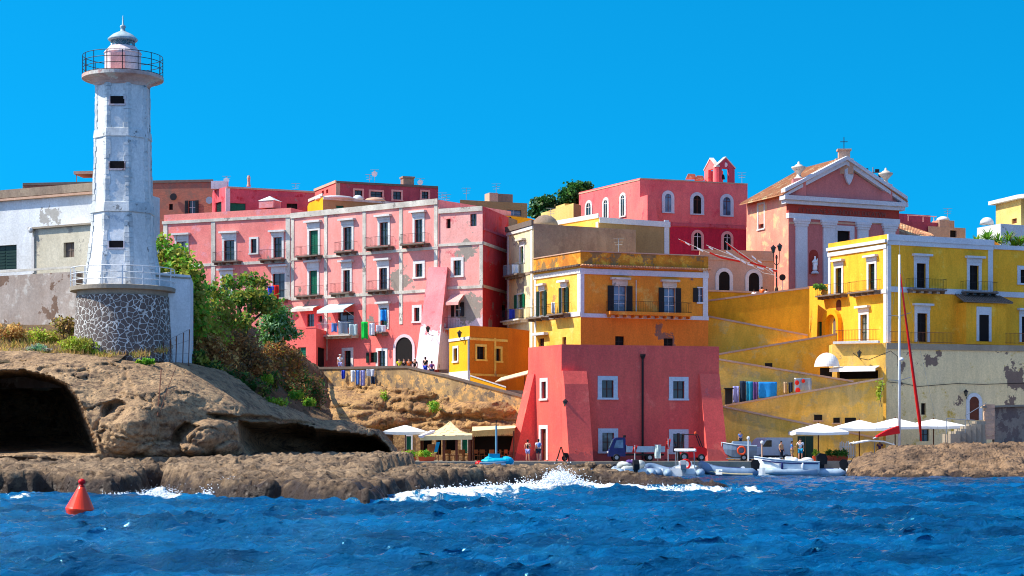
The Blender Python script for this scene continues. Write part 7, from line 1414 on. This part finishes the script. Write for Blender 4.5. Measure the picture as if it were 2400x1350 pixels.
for i, (px, Y, l) in enumerate(((1053, 151.9, 'wooden cafe table under the tent left of the middle post'), (1086, 151.9, 'wooden cafe table under the tent right of the middle post'), (1124, 153.3, 'wooden cafe table under the left half of the long awning'), (1166, 153.2, 'wooden cafe table under the long awning behind the blue post'), (1186, 153.8, 'wooden cafe table under the long awning by the red buttress'))): dup(tb, at(px, Y, 1.1), .2*i, l, 'wooden tables at the restaurant', i == 0)
def planter(px, Y, w_, hgt, label, mats, n=420, wd=.4, mat=None):
    p = at(px, Y, 1.1); r = empty('planter', p, label, 'planter', 'terracotta planters'); mb = MB(); x, y, z = p; b, t = w_*.42, w_*.5; mb.hexa([(x-b, y-wd*.42, z), (x+b, y-wd*.42, z), (x+b, y+wd*.42, z), (x-b, y+wd*.42, z), (x-t, y-wd*.5, z+hgt), (x+t, y-wd*.5, z+hgt), (x+t, y+wd*.5, z+hgt), (x-t, y+wd*.5, z+hgt)]); mb.build('trough', mat or M['terra'], r)
    mb = leaves([(Vector((x, y, z+hgt+.2)), w_*.58, wd*.8, .3)], n, .2, int(px), .25, 2, .5); mb.build('foliage', [LF[m] for m in mats], r)
planter(960, 148.9, 1.1, .36, 'terracotta trough of feathery green plants, smaller one before the restaurant', ['fig','lime']); planter(1000, 148.7, 1.35, .36, 'terracotta trough of feathery green plants, bigger one before the tent', ['fig','lime'])
planter(1912, 151.2, .5, .4, 'orange flower pot with yellow-green leaves beside the green door', ['lime','fig'], 200, mat=M['orangep'])
for px, l in ((1945, 'brick red flower box right of the orange pot'), (1962, 'brick red flower box in the middle of the low hedge'), (1978, 'brick red flower box at the right end of the low hedge')): planter(px, 152.4, .62, .42, l, ['dark','mid'], 420)
r = empty('green_door', P(1887, 1076, 158), 'tall dark green gate standing under the front white parasol', 'gate'); mb = MB(); a, b = P(1869, 1078, 158.3), P(1906, 1022, 158.3); mb.box(a.x, (a.x+b.x)/2-.01, 158.2, 158.3, 1.1, b.z); mb.build('leaf', M['dkgreen'], r); mb = MB(); mb.box((a.x+b.x)/2+.01, b.x, 158.2, 158.3, 1.1, b.z); mb.build('leaf', M['dkgreen'], r)
r = empty('lattice_screen', P(1985, 1078, 154), 'white lattice screen behind the flower boxes', 'screen'); mb = MB()
for k in range(9): mb.box(P(1968+k*3.9, 0, 154).x, P(1968+k*3.9+2.2, 0, 154).x, 153.97, 154.03, 1.3, ZZ(1036, 154)+.1*math.sin(k*1.7))
mb.build('slats', M['canvas'], r); mb = MB(); mb.box(P(1966, 0, 154).x, P(2003, 0, 154).x, 154.031, 154.08, 1.5, 1.58); mb.box(P(1966, 0, 154).x, P(2003, 0, 154).x, 154.031, 154.08, 2.2, 2.28); mb.build('rails', M['whitemetal'], r)
r = empty('signboard', P(1315, 1081, 147.9), 'brown A-frame board in front of the warehouse corner', 'sign'); mb = MB(); a = P(1315, 1040, 147.9)
for s_ in (-1, 1): mb.prism([(a.x+s_*.42, 147.6, 1.1), (a.x+s_*.3, 147.6, 1.1), (a.x-.02*s_, 147.6, 2.25), (a.x+.06*s_, 147.6, 2.25)], (0, .6, 0))
mb.build('board_frame', M['brown'], r)
r = empty('menu_board', P(1024, 1078, 149), 'leaning blue menu board left of the tent posts', 'sign'); mb = MB(); mb.prism([P(1017, 1060, 148.9), P(1025, 1060, 148.9), P(1031, 1036, 148.9), P(1023, 1036, 148.9)], (0, .06, 0)); mb.build('panel', M['cteal'], r); mb = MB(); mb.tube([P(1019, 1081, 149), P(1027, 1036, 149.1)], .03, 5); mb.tube([P(1028, 1081, 149.3), P(1027, 1036, 149.1)], .03, 5); mb.build('stand', M['brown'], r)
mb = MB(); a = P(1011, 1052, 150); mb.lathe([(.2, 0), (.3, .1), (.32, .55), (.26, .62)], (a.x, 150, 1.85), 12); mb.lathe([(.04, 0), (.04, .75)], (a.x, 150, 1.1), 6); tag(mb.build('amber_barrel', M['wood']), 'small amber barrel on a stand beside the menu board', 'barrel')
o = empty('motor_scooter', at(1338, 148.2, 1.1), 'black motor scooter parked against the warehouse buttress', 'scooter', None, R(8))
for x in (-.5, .5): wheel(o, x, 0, .24, .24, .1)
mb = MB(); mb.prism([(-.6, -.12, .3), (.25, -.12, .28), (.45, -.12, .75), (.35, -.12, .8), (.1, -.12, .4), (-.1, -.12, .62), (-.55, -.12, .68)], (0, .24, 0)); mb.build('body', M['rubber'], o, local=True); mb = MB(); mb.tube([(.4, -.28, .92), (.42, 0, .9), (.4, .28, .92)], .02, 5); mb.tube([(.42, 0, .9), (.5, 0, .24)], .03, 5); mb.build('handlebar', M['greymetal'], o, local=True)
mb = MB(); rr = random.Random(2)
for k in range(46):
    px = rr.uniform(1205, 1440); p = P(px, 1040, rr.uniform(144.8, 146.3)); s_ = rr.uniform(.18, .5); c = Vector((p.x, p.y, rr.uniform(.1, .75))); q = MB().blob(c, s_*1.2, s_, s_*.75, 7, 5); mb.add([v+Vector((rr.uniform(-.06, .06), rr.uniform(-.06, .06), rr.uniform(-.06, .06))) for v in q.v], q.f)
kind(tag(mb.build('rubble', M['reef'], smooth=False), 'dark boulders heaped along the foot of the quay', 'rubble'), 'stuff')
r = empty('teal_cloth', P(1543, 1080, 148), 'turquoise cloth hanging on a stand behind the navy truck', 'cloth'); 
mb = MB(); mb.tube([P(1542, 1081, 148), P(1542, 1042, 148)], .03, 5); mb.tube([P(1534, 1043, 148), P(1550, 1043, 148)], .03, 5); mb.build('stand', M['greymetal'], r); mb = MB(); vs = []
for j in range(7):
    for i in range(5): vs.append(P(1535+i*3.4+.6*math.sin(j), 1043+j*5.2, 147.9)+Vector((0, .08*math.sin(i*2+j*.6), 0)))
mb.add(vs, [(j*5+i, j*5+i+1, j*5+i+6, j*5+i+5) for j in range(6) for i in range(4)]); q = mb.build('cloth', M['cmint'], r); md = q.modifiers.new('thick', 'SOLIDIFY'); md.thickness = .02
r = empty('white_awning', P(1937, 860, 169), 'round white shell awning over the kiosk door at the ramps', 'awning'); mb = MB(); c = P(1938, 860, 169.8); nn, mm_ = 8, 16; vs = []
for j in range(nn+1):
    for i in range(mm_+1):
        a, b = math.pi*i/mm_, (math.pi/2)*j/nn; vs.append(c+Vector((-1.15*math.cos(a), -1.25*math.sin(a)*math.cos(b)-.0, 1.3*math.sin(a)*math.sin(b))))
mb.add(vs, [(j*(mm_+1)+i, j*(mm_+1)+i+1, (j+1)*(mm_+1)+i+1, (j+1)*(mm_+1)+i) for j in range(nn) for i in range(mm_)]); q = mb.build('shell', M['canvas'], r); md = q.modifiers.new('thick', 'SOLIDIFY'); md.thickness = .03
opening(1922, 862, 1950, 884, 169.6, 'dark kiosk counter opening under the round white awning')
a, b = P(1160, 894, 164.2), P(1238, 872, 166); r = empty('slanted_awning', P(1200, 890, 163), 'slanted cream awning left of the warehouse roof', 'awning'); mb = MB(); mb.prism([P(1160, 895, 162), P(1236, 876, 162), P(1238, 868, 165), P(1175, 884, 165)], (0, 0, -.08)); mb.build('canopy', M['cream'], r); mb = MB(); mb.tube([P(1165, 893, 162.1), P(1165, 915, 162.1)], .04, 5); mb.tube([P(1230, 878, 162.1), P(1230, 915, 162.1)], .04, 5); mb.build('frame', M['brown'], r)
r = empty('low_wall', P(1145, 900, 162), 'low sloping marigold wall in front of the marigold house', 'wall'); p, q = P(1102, 882, 163.2), P(1186, 909, 161.6); mb = MB(); mb.prism([p, q, (q.x, q.y, 5), (p.x, p.y, 5)], (0, .3, 0)); mb.build('wall', M['kiosk'], r); mb = MB(); e = Vector((0, -.05, .003)); mb.prism([p+e, q+e, q+e+Vector((0, 0, .12)), p+e+Vector((0, 0, .12))], (0, .4, 0)); mb.build('coping', W, r)
